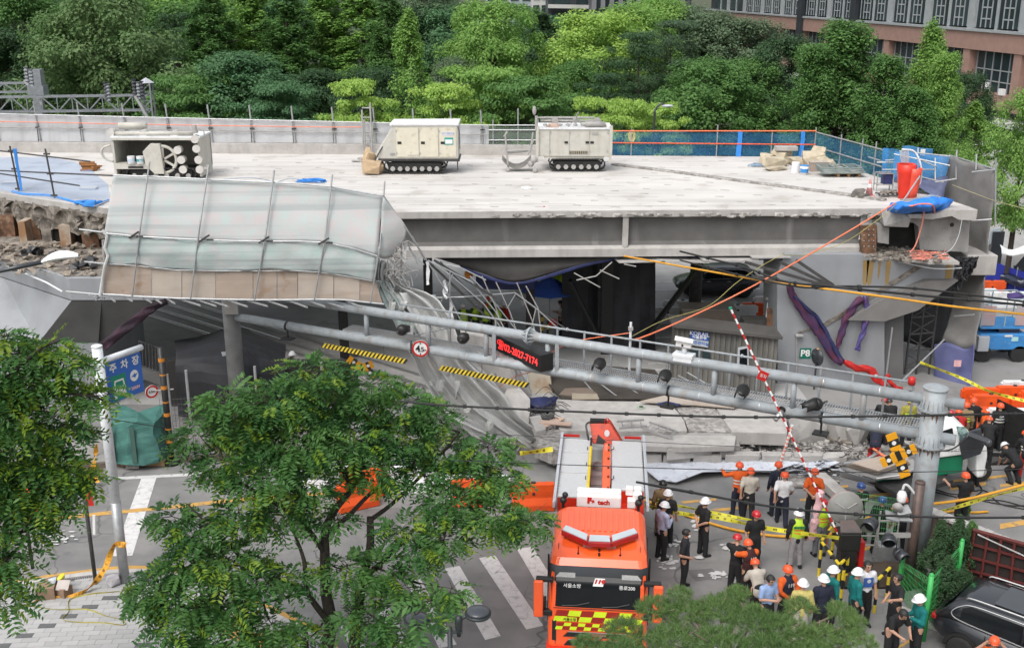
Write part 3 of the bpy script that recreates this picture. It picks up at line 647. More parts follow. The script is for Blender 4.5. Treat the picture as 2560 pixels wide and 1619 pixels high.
for y0,y1,mt in((327,327,orR),(356,361,oP)):
 m=M();m.tube([V((B0 .x,B0 .y-.09,WD(1480,y0,B0 .y).z)),V((B1 .x,B1 .y-.09,WD(2034,y1,B1 .y).z))],.035,6);m.put('rail',mt,bf,wd=1)
for y0,y1 in((330,376),(366,418)):
 m=M();m.tube([V((B1 .x,B1 .y-.09,WD(2034,y0,B1 .y).z)),V((B2 .x,B2 .y-.09,WD(2206,y1,B2 .y).z))],.035,6);m.put('rail',stl,bf,wd=1)
for px_ in(1845,2003,2204):
 b=WL(px_,390,B0,B1)if px_<2100 else B2;t_=WD(px_,328 if px_<2100 else 372,b.y).z;m=M();m.v=[]
 m.grid([[V((b.x-.12*s_,b.y-.1,z))for z in(7.42,7.9,8.2,t_)]for s_ in(1,-.2,-1)]);m.v=[tuple(p)for p in nsy(m.v,.08,3,px_)];m.put('bunched_net',blue_rope,bf,wd=1,solid=.03)
YS=35.4
s5=lambda x,y,d=0:WD(x,y,YS+(x-250)*.0004+d)
scf=T('scaffold_screen','long pale green sheeted scaffold screen with plywood skirt hanging over the broken edge','scaffold',s5(600,745))
top=[(283,437),(330,440),(380,441),(515,448),(600,452),(685,456),(760,460),(829,467),(895,479),(958,490)]
mid=[(262,583),(300,586),(341,591),(480,598),(590,602),(666,603),(745,603),(812,606),(880,620),(943,640)]
low=[(266,660),(300,661),(341,664),(440,675),(560,677),(650,677),(730,676),(795,680),(865,690),(934,703)]
bot=[(258,735),(300,737),(335,740),(440,745),(560,748),(640,749),(720,749),(790,748),(860,749),(960,760)]
up=cloth([[s5(*p,.55)for p in top],[s5(lerp(a[0],b[0],.33),lerp(a[1],b[1],.33),.35)for a,b in zip(top,mid)],[s5(lerp(a[0],b[0],.7),lerp(a[1],b[1],.7),.12)for a,b in zip(top,mid)],[s5(*p)for p in mid]],.05,2,6,1.1)
up.put('upper_sheet',netw,scf,wd=1,sm=1,solid=.015)
lw=cloth([[s5(p[0],p[1]+1,-.02)for p in mid],[s5(lerp(a[0],b[0],.5),lerp(a[1],b[1],.5),-.10)for a,b in zip(mid,low)],[s5(p[0],p[1]+3*sin(i*2.1),-.04)for i,p in enumerate(low)]],.07,5,7,1.5)
lw.put('lower_sheet',nett,scf,wd=1,sm=1,solid=.015)
bx=[259,379,455,540,633,693,745,835,900,958]
def along(line,x):
 for a,b in zip(line,line[1:]):
  if x<=b[0]or b is line[-1]:
   t=(x-a[0])/(b[0]-a[0]);return lerp(a[1],b[1],t)
for i,(a,b)in enumerate(zip(bx,bx[1:])):
 m=M();b2=b-1.2;d_=.02*(i%3)
 m.ext([s5(a,along(bot,a)-1,d_),s5(b2,along(bot,b2)-1,d_),s5(b2 if b<950 else 937,along(low,min(b2,930))-6,d_+.02),s5(a,along(low,a)-6,d_+.02)],(0,.02,0));m.put('plywood_panel',ply if i in(0,3,4,5,8)else ply2,scf,wd=1)
poles=[((374,404),(352,560),(330,742)),((522,412),(500,560),(476,748)),((686,425),(664,590),(636,748)),((831,437),(812,600),(785,750)),((962,453),(950,620),(926,756)),((283,430),(268,570),(256,742))]
for p in poles[:5]:
 m=M();m.tube([s5(p[0][0],p[0][1],.42),s5(*p[1],-.12),s5(*p[2],-.14)],.028,8);m.put('pole',stl,scf,wd=1)
for ln,d,r in((top,.42,.028),(mid,-.1,.03),(bot,-.12,.032),(low,-.06,.014)):
 m=M();m.tube([s5(*p,d)for p in ln],r,6);m.put('rail',stl,scf,wd=1)
m=M();m.tube([s5(p[0],p[1]+6,.5)for p in low],.03,6);m.tube([s5(*p,.6)for p in((258,600),(262,660),(250,738))],.05,7);m.put('rear_rail',dst,scf,wd=1)
for px_ in(341,517,666,815):
 y=along(mid,px_);m=M();a=s5(px_,y,-.1);m.tube([a+V((-.25,0,-.05)),a+V((.12,-.1,.18))],.035,6);m.tube([a+V((0,0,0)),a+V((.22,-.05,.02))],.03,6);m.put('clamp',stD,scf,wd=1)
for x,y,x2,y2 in((246,735,237,741),(250,740,240,749),(272,741,287,753),(312,743,330,752),(358,745,378,755),(385,746,403,757),(416,746,436,758),(455,749,500,763),(492,749,540,765),(520,750,570,766),(570,751,618,766),(620,752,668,765),(660,749,718,768),(720,751,768,768),(770,752,812,766),(815,755,862,770),(865,752,905,768)):
 m=M();b=s5(x2,y2,-.9 if x2>x else-.5);m.tube([s5(x,y,.4),b],.034,7);m.put('outrigger',stl,scf,wd=1)
for a,b in(((198,573),(270,582)),((212,654),(262,659)),((165,728),(262,737)),((222,738),(262,745))):
 m=M();m.tube([s5(*a,.2),s5(*b,-.05)],.03,6);m.put('loose_tube',stl,scf,wd=1)
m=M();m.tube([s5(*p,-.1+.03*sin(p[1]))for p in((256,575),(268,590),(262,620),(270,640),(262,665),(256,700),(250,740))],.05,6);m.put('rolled_edge',netg,scf,wd=1)
tp=cloth([[s5(958,490,.1),s5(990,530,.1),s5(1018,574,.2)],[s5(953,560,0),s5(984,590,.1),s5(1006,612,.3)],[s5(944,640,0),s5(960,648,.1),s5(978,640,.3)]],.07,7,6,2)
tp.put('torn_corner',netw,scf,wd=1,sm=1,solid=.015)
m=M();m.tube([s5(958,488,.1),s5(1018,576,.2),s5(1065,648,.5)],.03,6);m.put('bent_rail',stl,scf,wd=1)
rgs=RR(4);m=M()
for i in range(46):
 a=s5(rgs.uniform(960,1005),rgs.uniform(575,700),.3);pts=[a]
 for _ in range(4):pts.append(pts[-1]+V((rgs.uniform(-.15,.28),rgs.uniform(-.1,.1),rgs.uniform(-.35,.12))))
 m.tube(smt(pts,3),.014,4,False)
m.put('frayed_rebar',dst,scf,kind=SF_,wd=1)
fs=T('fallen_scaffold_sheet','torn grey white scaffold sheet cascading from the broken deck down to the road','sheeting',W(1250,1090))
YF=36.3
def fx(x,y,t=0):
 g=W(x,1120).y;return WD(x,y,lerp(YF,min(YF,g+.35),max(0,(y-800)/330))+t)
L1=[(944,645),(938,700),(960,755),(990,810),(1030,885),(1062,946),(1115,1020),(1180,1060),(1255,1098),(1330,1150)]
C1=[(962,650),(962,705),(1020,752),(1075,815),(1100,885),(1140,950),(1190,1005),(1240,1045),(1290,1080),(1362,1130)]
R1=[(985,668),(1010,715),(1085,742),(1130,810),(1150,880),(1215,945),(1262,990),(1288,1035),(1335,1075),(1402,1120)]
def pleat(Lp,Rp,nf_,amp,seed,nc=40,sub=6,bow=.0):
 Lp,Rp=smt(Lp,sub),smt(Rp,sub);rs=RR(seed);ph=[rs.uniform(0,6.28)for _ in range(4)];fr=[nf_,nf_*.53,nf_*1.7,nf_*.27];rows=[]
 for i,(a,b)in enumerate(zip(Lp,Rp)):
  u=i/(len(Lp)-1);d=(Lp[min(i+1,len(Lp)-1)]-Lp[max(i-1,0)]).normalized();n=d.cross(b-a).normalized();n=n if n.y<0 else-n;r_=[]
  for k in range(nc+1):
   t=k/nc;tt=t+.05*sin(u*5+ph[0]);w=sum(am*sin(f_*6.283*tt+p_+u*2.2*sin(p_))for am,f_,p_ in zip((1,.8,.35,1.1),fr,ph));w=w if w>0 else w*.5
   r_.append(a.lerp(b,t)+n*(amp*w+bow*sin(pi*t))+V((0,0,-.05*abs(w)*amp)))
  rows.append(r_)
 m=M();m.grid(rows);m.v=[tuple(p)for p in nsy(m.v,.05,2.2,seed)];return m
pleat([fx(*p)for p in L1],[fx(*p)for p in C1],2.3,.17,3).put('sheet_panel',netg,fs,wd=1,sm=1,solid=.015)
pleat([fx(*p,-.02)for p in C1],[fx(*p,.2)for p in R1],1.7,.20,5,bow=-.15).put('sheet_panel',netg,fs,wd=1,sm=1,solid=.015)
pleat([fx(940,700,-.15),fx(960,752,-.15),fx(985,800,-.1),fx(1015,860,-.1)],[fx(975,706,-.15),fx(1004,757,-.15),fx(1035,800,-.1),fx(1056,868,-.1)],4,.07,12,22).put('teal_fold',nett,fs,wd=1,sm=1,solid=.015)
pleat([fx(990,715,.6),fx(1020,770,.5),fx(1050,850,.4),fx(1090,930,.4)],[fx(1086,738,.5),fx(1108,790,.4),fx(1138,850,.4),fx(1180,925,.4)],1.6,.2,15,26,bow=.3).put('rear_panel',netg,fs,wd=1,sm=1,solid=.015)
pleat([fx(1060,950),fx(1115,1024),fx(1180,1066),fx(1250,1104)],[fx(1092,975,.2),fx(1140,1035,.2),fx(1200,1082,.2),fx(1270,1112,.2)],3,.10,17,20).put('trailing_strip',netg,fs,wd=1,sm=1,solid=.015)
rgq=RR(31)
for i in range(14):
 t_=rgq.random();k_=int(t_*8);a=fx(*L1[k_+1],-.2).lerp(fx(*C1[k_+1],-.2),rgq.random());h=rgq.uniform(.3,.8);pleat([a,a-V((.05,0,h*.5)),a-V((0,0,h))],[a+V((.22,-.05,0)),a+V((.14,-.1,-h*.5)),a+V((.05,-.05,-h))],1.5,.05,i,6,3).put('rag',netg,fs,wd=1,sm=1,solid=.01)
for k,(pp_,Y_)in enumerate(((((1150,830),(1215,842),(1262,905),(1300,975),(1262,990),(1190,905)),38.6),(((1222,850),(1262,868),(1330,985),(1300,1010)),39.4),(((1070,905),(1120,900),(1150,960),(1098,975)),37.6),(((1130,1000),(1180,985),(1215,1035),(1165,1050)),37.2))):
 m=M();m.ext([WD(x,y,min(Y_,W(x,max(y,900)).y+1))for x,y in pp_],(0,.4,.1));m.v=[tuple(p)for p in nsy(m.v,.12,2,k)];tag(m.put('hanging_slab',[conL,con,brk,brk][k],loc=WD(*pp_[0],Y_),bev=.03),['long pale slab leaning behind the fallen scaffold sheet under the LED sign','narrow pale slab edge right of the long leaning one','rough concrete chunk caught high behind the fallen scaffold sheet','rough concrete chunk low behind the fallen scaffold sheet'][k],'slab')
m=M()
for i in range(300):
 t_=rgq.random()*8.9;k_=int(t_);p=fx(*L1[k_],.5).lerp(fx(*L1[min(9,k_+1)],.5),t_-k_)if rgq.random()<.5 else fx(*C1[k_],.6)
 if k_<5:continue
 s_=rgq.choice((.1,.16,.28));m.rock(V((p.x+rgq.gauss(0,.4),p.y+rgq.uniform(0,1.2),max(.1,p.z-rgq.random()*.8))),(s_*1.4,s_,s_),i,n=8)
m.put('caught_rubble',brk,fs,kind=SF_,wd=1)
m=M()
for ln in(L1[3:],R1[2:]):m.tube([fx(*p,-.1)for p in ln],.03,6)
m.put('hem_tube',stl,fs,wd=1)
bs=T('buckled_scaffold','tangle of buckled grey scaffold tubes hanging beneath the deck beside the torn sheet','scaffold',W(1150,900))
def wp_(x,y,Y):return WD(x,y,Y)
tubes=[((1018,574,36),(1065,648,36.2),(1120,735,36.4),(1165,830,36.6)),((1005,560,36.3),(1003,700,36.3),(1001,760,36.3)),((1070,650,39),(1130,690,39),(1210,760,39),(1260,830,39)),((1080,655,39.3),(1180,705,39.3),(1240,780,39.3),(1275,850,39)),((1066,652,40),(1150,668,40),(1215,700,40)),((1132,685,38),(1100,760,38),(1095,770,38)),((1125,680,37),(1124,850,37)),((1175,690,40),(1215,730,40),(1295,830,40)),((1240,705,41),(1275,780,41),(1310,880,41)),((1292,706,41),(1330,800,41),(1338,830,41)),((1315,715,41),(1345,770,41),(1355,850,41)),((1205,690,41),(1240,770,41),(1270,860,41)),((1040,745,39),(1160,742,39),(1285,732,40)),((1285,730,40),(1340,770,40),(1400,825,40)),((1290,733,40),(1268,770,40)),((1338,830,41),(1415,850,41),(1460,870,41)),((1340,770,41),(1330,815,41)),((1010,590,36.2),(1045,660,36.2)),((1022,620,36.2),(1060,662,36.2)),((1030,590,36.3),(1062,650,36.3)),((1530,655,42),(1490,690,42),(1441,700,42)),((1435,682,42),(1500,718,42)),((1500,675,42),(1548,697,42)),((1560,660,42),(1590,666,42))]
for tb_ in tubes:
 m=M();m.tube([wp_(*p)for p in tb_],.026,6);m.put('tube',stl if tb_[0][2]<41 else dst,bs,wd=1)
m=M()
for a,b in(((1072,655),(1225,800)),((1085,650),(1240,745)),((1100,655),(1262,820))):m.beam(wp_(*a,39.5),wp_(*b,39.2),.06,.08)
m.put('dark_truss',stD,bs,wd=1)
for i,(x,y,h)in enumerate(((1068,655,.8),(1110,700,.5),(1108,720,.4),(1127,755,.9),(1009,575,.6),(1015,600,.8))):
 a=wp_(x,y,36.1 if x<1100 else 36.9);m=M();m.grid([[a+V((.05*s_+.02*j*sin(i),.03*sin(j),-h*j/5))for s_ in(-1,-.3,.6,1)]for j in range(6)]);m.v=[tuple(p)for p in nsy(m.v,.06,6,i)];m.put('white_rag',whp,bs,wd=1,solid=.01)
ls=T('leaning_tubes','fan of leaning scaffold tubes behind the catwalk above the rubble','scaffold',W(1600,960))
for a,b in(((1450,940),(1500,1000)),((1487,948),(1557,1002)),((1564,962),(1620,1002)),((1585,955),(1640,995)),((1640,960),(1660,990)),((1530,893),(1580,935)),((1695,938),(1770,975)),((1718,930),(1800,980)),((1590,965),(1690,1000)),((1815,870),(1900,930)),((1840,900),(1935,950)),((1835,900),(1870,935)),((1900,885),(1990,940)),((1380,945),(1400,975)),((1310,900),(1325,990)),((1255,915),(1260,960)),((1270,910),(1290,970))):
 m=M();g=W(b[0],b[1]+8);m.tube([WD(a[0],a[1],g.y+1.2),V((g.x,g.y,.15))],.028,6);m.put('tube',stl,ls,wd=1)
GA,GB=V((11.35,27.1,0)),V((-10.4,38.3,0));gdir=(GB-GA).normalized();gback=V((gdir.y,-gdir.x,0))
if gback.y<0:gback=-gback
ZU,ZL=5.42,4.38
def gp(px,z,back=0):
 "point on the gantry line seen at pixel column px"
 d=ray(px,900);A_=GA+gback*back
 t=(A_.x*gdir.y-A_.y*gdir.x)/(d.x*gdir.y-d.y*gdir.x);return V((d.x*t,d.y*t,z))
def gpz(px,z,back=0):
 p=gp(px,z,back)
 for _ in range(4):
  zc=p.y*cos(PITCH)+(CAMH-z)*sin(PITCH);py=CY-FPX*((p.y*sin(PITCH)-(CAMH-z)*cos(PITCH)))/zc
  d=ray(px,py);A_=GA+gback*back;t=(A_.x*gdir.y-A_.y*gdir.x)/(d.x*gdir.y-d.y*gdir.x);p=V((d.x*t,d.y*t,z))
 return p
gt=T('height_gantry','grey steel tube height-limit gantry with catwalk spanning the crossing road','gantry',V((GA.x,GA.y,0)))
def GPut(m,name,mat,parent=None,**k):return m.put(name,mat,parent or gt,wd=1,**k)
e1=GA-gdir*.75
m=M();m.cyl(e1+V((0,0,ZU)),GB+V((0,0,ZU)),.155,n=20);GPut(m,'upper_chord',pipe,sm=1)
m=M();m.cyl(e1+V((0,0,ZL))+gdir*.1,GB+V((0,0,ZL)),.155,n=20);GPut(m,'lower_chord',pipe,sm=1)
m=M();m.cyl(GA,GA+V((0,0,5.75)),.31,n=28);col=GPut(m,'column',pipe,sm=1)
m=M();m.lathe(GA+V((0,0,5.75)),[(.33,0),(.33,.03),(.30,.05),(.1,.07),(.001,.07)],24);GPut(m,'cap_plate',pipe,col)
for zz in(ZU-.2,ZL-.2):
 m=M();m.lathe(GA+V((0,0,zz-.06)),[(.42,0),(.42,.045)],24);GPut(m,'flange',pipe,col)
 m=M()
 for k in range(16):
  a=2*pi*k/16;n=V((cos(a),sin(a),0));c=GA+n*.30+V((0,0,zz-.01))
  m.ext([c,c+n*.11,c+V((0,0,.30))],n.cross(UZ)*.015)
  m.cyl(GA+n*.38+V((0,0,zz-.11)),GA+n*.38+V((0,0,zz+.03)),.016,n=6)
 GPut(m,'gusset',pipe,col)
 m=M()
 for k in range(9):
  a=-pi*.05-pi*.9*k/8;n=V((cos(a),sin(a),0));h=.12+.1*((k*5)%3);w=.05
  c=GA+n*.3125+V((0,0,zz-.07));t_=n.cross(UZ)*w;m.add([c-t_,c+t_,c+t_*.2-V((0,0,h))],[(0,1,2)])
 GPut(m,'rust_runs',rust,col)
m=M();m.cyl(GB,GB+V((0,0,5.6)),.31,n=24);GPut(m,'rear_column',pm('dark_column',G(.20),G(.13),2,.6),sm=1)  # darker grey than the rest of the gantry
m=M();m.box(GB+V((.1,-.33,4.9)),(.5,.06,.7));GPut(m,'column_plate',dst)
for px_ in(918,1072,1216,1369,1595,1783,1980,2153):
 a=gpz(px_,ZL);m=M();m.cyl(V((a.x,a.y,ZL)),V((a.x,a.y,ZU)),.085,n=12);GPut(m,'strut',pipe,sm=1)
m=M()
for px_ in(1050,1170,1355,1480,1610,1750,1900,2060,2200):
 for z in(ZU,ZL):a=gpz(px_,z);m.cyl(a-gdir*.006,a+gdir*.006,.158,n=20)
GPut(m,'weld_rings',alu)
a=gpz(1325,ZU);m=M();m.cyl(a-gdir*.03,a+gdir*.03,.30,n=24)
for k in range(12):
 an=2*pi*k/12;n=gback*cos(an)+UZ*sin(an)
 for s_ in(-1,1):m.ext([a+n*.15+gdir*.03*s_,a+n*.29+gdir*.03*s_,a+n*.155+gdir*.22*s_],n.cross(gdir)*.014)
GPut(m,'flange_collar',pipe)
bk0,bk1=.17,.80
p0,p1=gpz(850,ZL+.10),gpz(2300,ZL+.10)
for b_ in(bk0,bk1):
 m=M();m.beam(p0+gback*b_,p1+gback*b_,.05,.07);GPut(m,'catwalk_rail',pipe)
m=M();L_=(p1-p0).length;n=int(L_/.075)
for i in range(n):c=p0 .lerp(p1,i/n)+V((0,0,.03));m.beam(c+gback*bk0,c+gback*bk1,.022,.025)
for b_ in(.30,.45,.60):m.beam(p0+gback*b_+V((0,0,.03)),p1+gback*b_+V((0,0,.03)),.012,.02)
GPut(m,'grating',alu,kind=SF_)
for zr,r in((ZU+.13,.034),(ZU-.42,.03)):
 m=M();m.cyl(gpz(1000,zr,bk1),gpz(2290,zr,bk1),r,n=8);GPut(m,'handrail',pipe,sm=1)
for px_ in(1125,1240,1393,1460,1527,1598,1668,1745,1822,1890,1965,2045,2125,2205,2275):
 a=gpz(px_,ZL+.1,bk1);m=M();m.box((a.x,a.y,(ZL+ZU+.23)/2),(.055,.055,ZU-ZL+.1),math.atan2(gdir.y,gdir.x));GPut(m,'handrail_post',pipe)
m=M()
for px_,z in((1418,ZU+.14),(1418,ZU-.42),(1855,ZU+.14),(2190,ZU+.14)):m.sph(gpz(px_,z,bk1),.06,8,6)
GPut(m,'rail_couplings',pipe,kind=SF_)
m=M();a,b=gpz(1040,ZU-.9,bk1),gpz(1130,ZU-.4,bk1);m.cyl(a,b,.025,n=6);GPut(m,'brace',pipe)
c=gpz(1051,ZL+.12,-.32);hs_=T('height_limit_sign','round red-rimmed 4.5 m height limit sign hanging from the gantry','sign',c)
m=M();m.cyl(c+V((0,.03,0)),c,.285,n=36);m.put('disc',wht,hs_,wd=1)
m=M();rr=28
ring_=[(c+V((cos(2*pi*k/rr)*r_,-.004-(.012 if 1 else 0)*0-0.004,sin(2*pi*k/rr)*r_)))for r_ in(.225,.285)for k in range(rr)]
m.add(ring_,[(k,(k+1)%rr,rr+(k+1)%rr,rr+k)for k in range(rr)]);m.put('red_ring',red,hs_,wd=1,solid=.004)
letr('4',c+V((-.085,-.008,-.01)),(1,0,0),(0,0,1),.33,blk,hs_,bold=.006);letr('.5',c+V((.045,-.008,-.035)),(1,0,0),(0,0,1),.23,blk,hs_,bold=.004);letr('m',c+V((.15,-.008,-.045)),(1,0,0),(0,0,1),.13,blk,hs_,bold=.003)
for s_ in(1,-1):
 m=M();q_=c+V((0,-.01,s_*.17));m.add([q_+V((-.035,0,s_*.015)),q_+V((.035,0,s_*.015)),q_+V((0,0,-s_*.02))],[(0,1,2)]);m.box(q_+V((0,0,s_*.03)),(.02,.004,.05));m.put('arrow',blk,hs_,wd=1,solid=.003)
m=M();m.cyl(c+V((0,.05,.0)),c+V((-.05,.35,.05)),.03,n=8);m.box(c+V((-.32,.2,0)),(.05,.35,.36));m.put('bracket',stD,hs_,wd=1)
La,Lb=V((-.52,33.95,4.76)),V((.86,31.9,4.76));cc=(La+Lb)/2;ln_=(Lb-La).length;ln_v=(Lb-La).normalized()
nf=V((ln_v.y,-ln_v.x,0));nf=nf if nf.y<0 else-nf
led=T('led_sign','black box LED sign with red phone number fixed to the gantry','sign',cc)
m=M();Rl=Rot(math.atan2(ln_v.y,ln_v.x),3,'Z');m.box(cc-nf*.25,(ln_+.08,.5,.56),Rm=Rl);m.put('housing',blk,led,wd=1,bev=.01)
m=M();m.box(cc+nf*.006,(ln_-.04,.01,.46),Rm=Rl);m.put('screen',pm('led_screen',G(.006),None,3,.7),led,wd=1)
letr('\u260e02-2027-7174',cc+nf*.014,ln_v,(0,0,1),.335,led_red,led,bold=.004)
m=M()
for p_ in(gpz(1235,4.9,-.1),gpz(1392,4.9,-.1)):m.box(p_,(.12,.12,1.1))
m.put('bracket',pipe,led,wd=1)
c=gpz(1710,ZU+.16,0);cm=T('traffic_camera','white box camera on a plinth atop the gantry tube','camera',c)
Rg=Rot(math.atan2(-gdir.y,-gdir.x),3,'Z')
m=M();m.box(c+V((0,0,.02)),(.62,.36,.10),Rm=Rg);m.box(c-V((0,0,.10)),(.56,.33,.14),Rm=Rg);m.put('plinth',pole_w,cm,wd=1,bev=.01)
m=M();m.cyl(c+V((0,0,.06)),c+V((0,0,.30)),.07,n=12);m.put('mount',pole_w,cm,wd=1,sm=1)
m=M();m.box(c+V((-.02,0,.38)),(.46,.26,.20),Rm=Rot(R(-12),3,'Z')@Rot(R(8),3,'Y'));m.put('housing',wht,cm,wd=1,bev=.03)
m=M();m.box(c+V((-.03,-.03,.50)),(.54,.36,.03),Rm=Rot(R(-12),3,'Z')@Rot(R(8),3,'Y'));m.put('sun_shield',wht,cm,wd=1)
m=M()
for s_ in(-.09,.13):m.box(c+V((s_,-.14,.36)),(.05,.02,.06))
m.put('lens',blk,cm,wd=1)
def signal(px,dz,rot,lab,face=False,lit=False,r=.19,bk_=-.2):
 c=gpz(px,ZU+dz,bk_);t=T('crossing_signal',lab,'signal',c,rot,'round black signals on the gantry')
 m=M();m.lathe((0,0,0),[(.10,.16),(r*.8,.13),(r,.04),(r,-.02),(r*.92,-.04)],20,(0,1,0));m.put('lamp_body',blk,t,sm=1)
 m=M();n=14;rows=[]
 for j in range(4):
  y=-.03-.32*j/3;rows.append([(cos(pi*(-.15+1.3*k/n))*r*(1-.08*j),y-(.10*j if 3<k<11 else 0)*.3,sin(pi*(-.15+1.3*k/n))*r*(1-.08*j)-.03*j)for k in range(n+1)])
 m.grid(rows);m.put('visor',blk,t,sm=1,solid=.01)
 m=M();m.cyl((0,-.02,0),(0,-.05,0),r*.78,n=16);m.put('lens',led_dim if lit else glK,t)
 m=M();m.cyl((0,.1,0),(0,.35,.05),.03,n=6);m.put('arm',stD,t)
signal(1005,-.42,R(160),'back of a round black signal, leftmost on the gantry beside the torn sheet')
signal(1157,-.36,R(170),'back of a round black signal between the 4.5 m sign and the LED sign')
signal(1500,-.45,R(-25),'black hooded signal with red lens, first right of the LED sign',lit=True)
signal(1664,-.48,R(-25),'black hooded signal with red lens, just left of the white camera box',lit=True)
signal(1858,-.55,R(-30),'black hooded signal right of the white camera box, under the tube')
signal(2040,-.6,R(-75),'black hooded signal nearest the thick gantry column, seen edge on')
for px_,lab in((718,'flat black lamp under the left end of the gantry, below the plywood skirt'),(1672,'flat black lamp hanging under the middle of the gantry'),(2055,'flat black lamp under the gantry near its thick column')):
 c=gpz(px_,ZL,-.02);t=T('under_lamp',lab,'lamp',c,math.atan2(gdir.y,gdir.x),'flat black lamps under the gantry')
 m=M();m.box((0,0,-.48),(.42,.34,.06));m.put('head',blk,t,bev=.01)
 m=M();m.cyl((0,0,-.13),(0,0,-.46),.03,n=8);m.lathe((-.03,0,0),[(.165,0),(.165,.06)],16,(1,0,0));m.put('clamp',blk,t)
c=gpz(1950,ZL-.02,-.25);t=T('spot_camera','small silver tube camera under the gantry right of the hooded signals','camera',c,R(-40))
m=M();m.cyl((.0,.12,.05),(-.05,-.18,-.14),.075,n=12);m.put('barrel',alu,t,sm=1)
m=M();m.lathe((0,.1,.1),[(.11,0),(.11,.03)],14,(0,1,.3));m.put('ring',blk,t)
c=gpz(2277,ZU+.18,0);t=T('red_beacon','red warning beacon on top of the gantry beside its thick column','beacon',c)
m=M();m.cyl((0,0,0),(0,0,.16),.06,n=12);m.put('stem',stl,t)
m=M();m.lathe((0,0,.16),[(.095,0),(.10,.10),(.09,.2),(.05,.22)],14);m.put('dome',red,t,sm=1)
def stp(a,b,w,h,n,name,lab,cat,mats=(ylw,blk),r=None,up=(0,0,1)):
 t=T(name,lab,cat,a);m=M();a,b=V(a),V(b)
 for i in range(n):
  m.cur=i%2;p,q_=a.lerp(b,i/n),a.lerp(b,(i+1)/n)
  if r:m.cyl(p,q_,r,n=10)
  else:
   x,y,d=bss(b-a,up);sh=d*h*.7
   m.add([p-x*w/2-y*h/2,p+x*w/2-y*h/2,p+x*w/2+y*h/2+sh,p-x*w/2+y*h/2+sh,q_-x*w/2-y*h/2,q_+x*w/2-y*h/2,q_+x*w/2+y*h/2+sh,q_-x*w/2+y*h/2+sh],[(3,2,1,0),(4,5,6,7),(0,1,5,4),(1,2,6,5),(2,3,7,6),(3,0,4,7)])
 m.put('bar',list(mats),t,wd=1);return t
def gw_(px,py,bk=-.05):
 A_=GA+gback*bk;return WL(px,py,A_,A_+gdir)
t=stp(gw_(806,862),gw_(1012,903),.06,.17,44,'height_bar','yellow and black striped bar hanging left of the 4.5 m sign','barrier bar')
m=M();[m.cyl(gw_(x,y),gw_(x,y)+V((0,0,.6)),.012,n=5)for x,y in((850,868),(960,892))];m.put('hanger',stD,t,wd=1)
t=stp(gw_(1098,918),gw_(1316,962),.06,.17,44,'height_bar','yellow and black striped bar hanging right of the 4.5 m sign','barrier bar')
m=M();[m.cyl(gw_(x,y),gw_(x,y)+V((0,0,.6)),.012,n=5)for x,y in((1205,935),(1290,950))];m.put('hanger',stD,t,wd=1)
c=gpz(1574,ZU-.6,bk1+.1);t=T('grey_stub_post','thin pale post rising behind the catwalk with orange ropes tied to it','post',c)
m=M();m.cyl((0,0,-.9),(0,0,1.25),.04,n=8);m.put('post',pole_w,t);m=M();m.box((0,0,1.05),(.14,.14,.10));m.put('knot',dst,t)
b=W(313,1455,.1);t=T('parking_sign','blue parking sign hanging from a white tube arm on a white pole','sign',(b.x,b.y,0));hh=7.05
m=M();m.cyl(b,(b.x,b.y,2.6),.135,n=18);m.put('pole_base',stl,t,wd=1,sm=1)
m=M();m.cyl((b.x,b.y,2.6),(b.x,b.y,hh),.135,n=18);m.lathe((b.x,b.y,hh),[(.145,0),(.145,.03),(.1,.05),(.01,.05)],18);m.put('pole',pole_w,t,wd=1,sm=1)
ad=V((.62,1.05,0)).normalized();a0=V((b.x,b.y,hh-.42))
m=M();m.tube([a0-ad*.22,a0+ad*1.42],.085,14);m.put('arm',pole_w,t,wd=1,sm=1)
s0,s1=a0+ad*.22,a0+ad*1.36;up=UZ
m=M();m.beam((s0+s1)*.5-up*.10-up*.0,(s0+s1)*.5-up*1.28,(s1-s0).length,.05,up=ad.cross(up));
m.v=[];m.f=[];m.m=[]
nn_=V((ad.y,-ad.x,0));m.ext([s0-up*.12,s1-up*.12,s1-up*1.25,s0-up*1.25],-nn_*.05);pn=m.put('panel',sign_b,t,wd=1)
def onp(u,v_):return s0+(s1-s0)*u-up*(.12+1.13*v_)+nn_*.003
for k,ch in enumerate('주차장'):letr(ch,onp(.17+.33*k,.17),ad,up,.27,wht,pn,bold=.008)
m=M();m.add([onp(.08,.36),onp(.5,.36),onp(.5,.97),onp(.08,.97)],[(0,1,2,3)]);m.put('green_field',sign_g,pn,wd=1,solid=.004)
cm_=M();o3=nn_*.004
def pq(*uv):return[onp(u,v_)+o3 for u,v_ in uv]
cm_.add(pq((.13,.66),(.47,.66),(.47,.86),(.13,.86)),[(0,1,2,3)]);cm_.add(pq((.17,.48),(.43,.48),(.46,.66),(.43,.66),(.40,.52),(.20,.52),(.17,.66),(.14,.66)),[(0,1,2,3,4,5,6,7)]);cm_.add(pq((.13,.86),(.2,.86),(.2,.93),(.13,.93)),[(0,1,2,3)]);cm_.add(pq((.4,.86),(.47,.86),(.47,.93),(.4,.93)),[(0,1,2,3)])
cm_.put('car_symbol',wht,pn,wd=1,solid=.003)
m=M();c_=onp(.75,.52)+o3;m.add([c_+ad*cos(k*pi/10)*.14+up*sin(k*pi/10)*.16 for k in range(20)],[tuple(range(20))]);m.put('round_emblem',wht,pn,wd=1,solid=.003)
m=M();c_+=nn_*.004;m.add([c_+ad*x+up*y for x,y in((-.11,-.01),(-.02,.03),(.0,.08),(.04,.03),(.12,.06),(.05,-.02),(.02,-.07),(-.03,-.03))],[tuple(range(8))]);m.put('emblem_mark',sign_b,pn,wd=1,solid=.003)
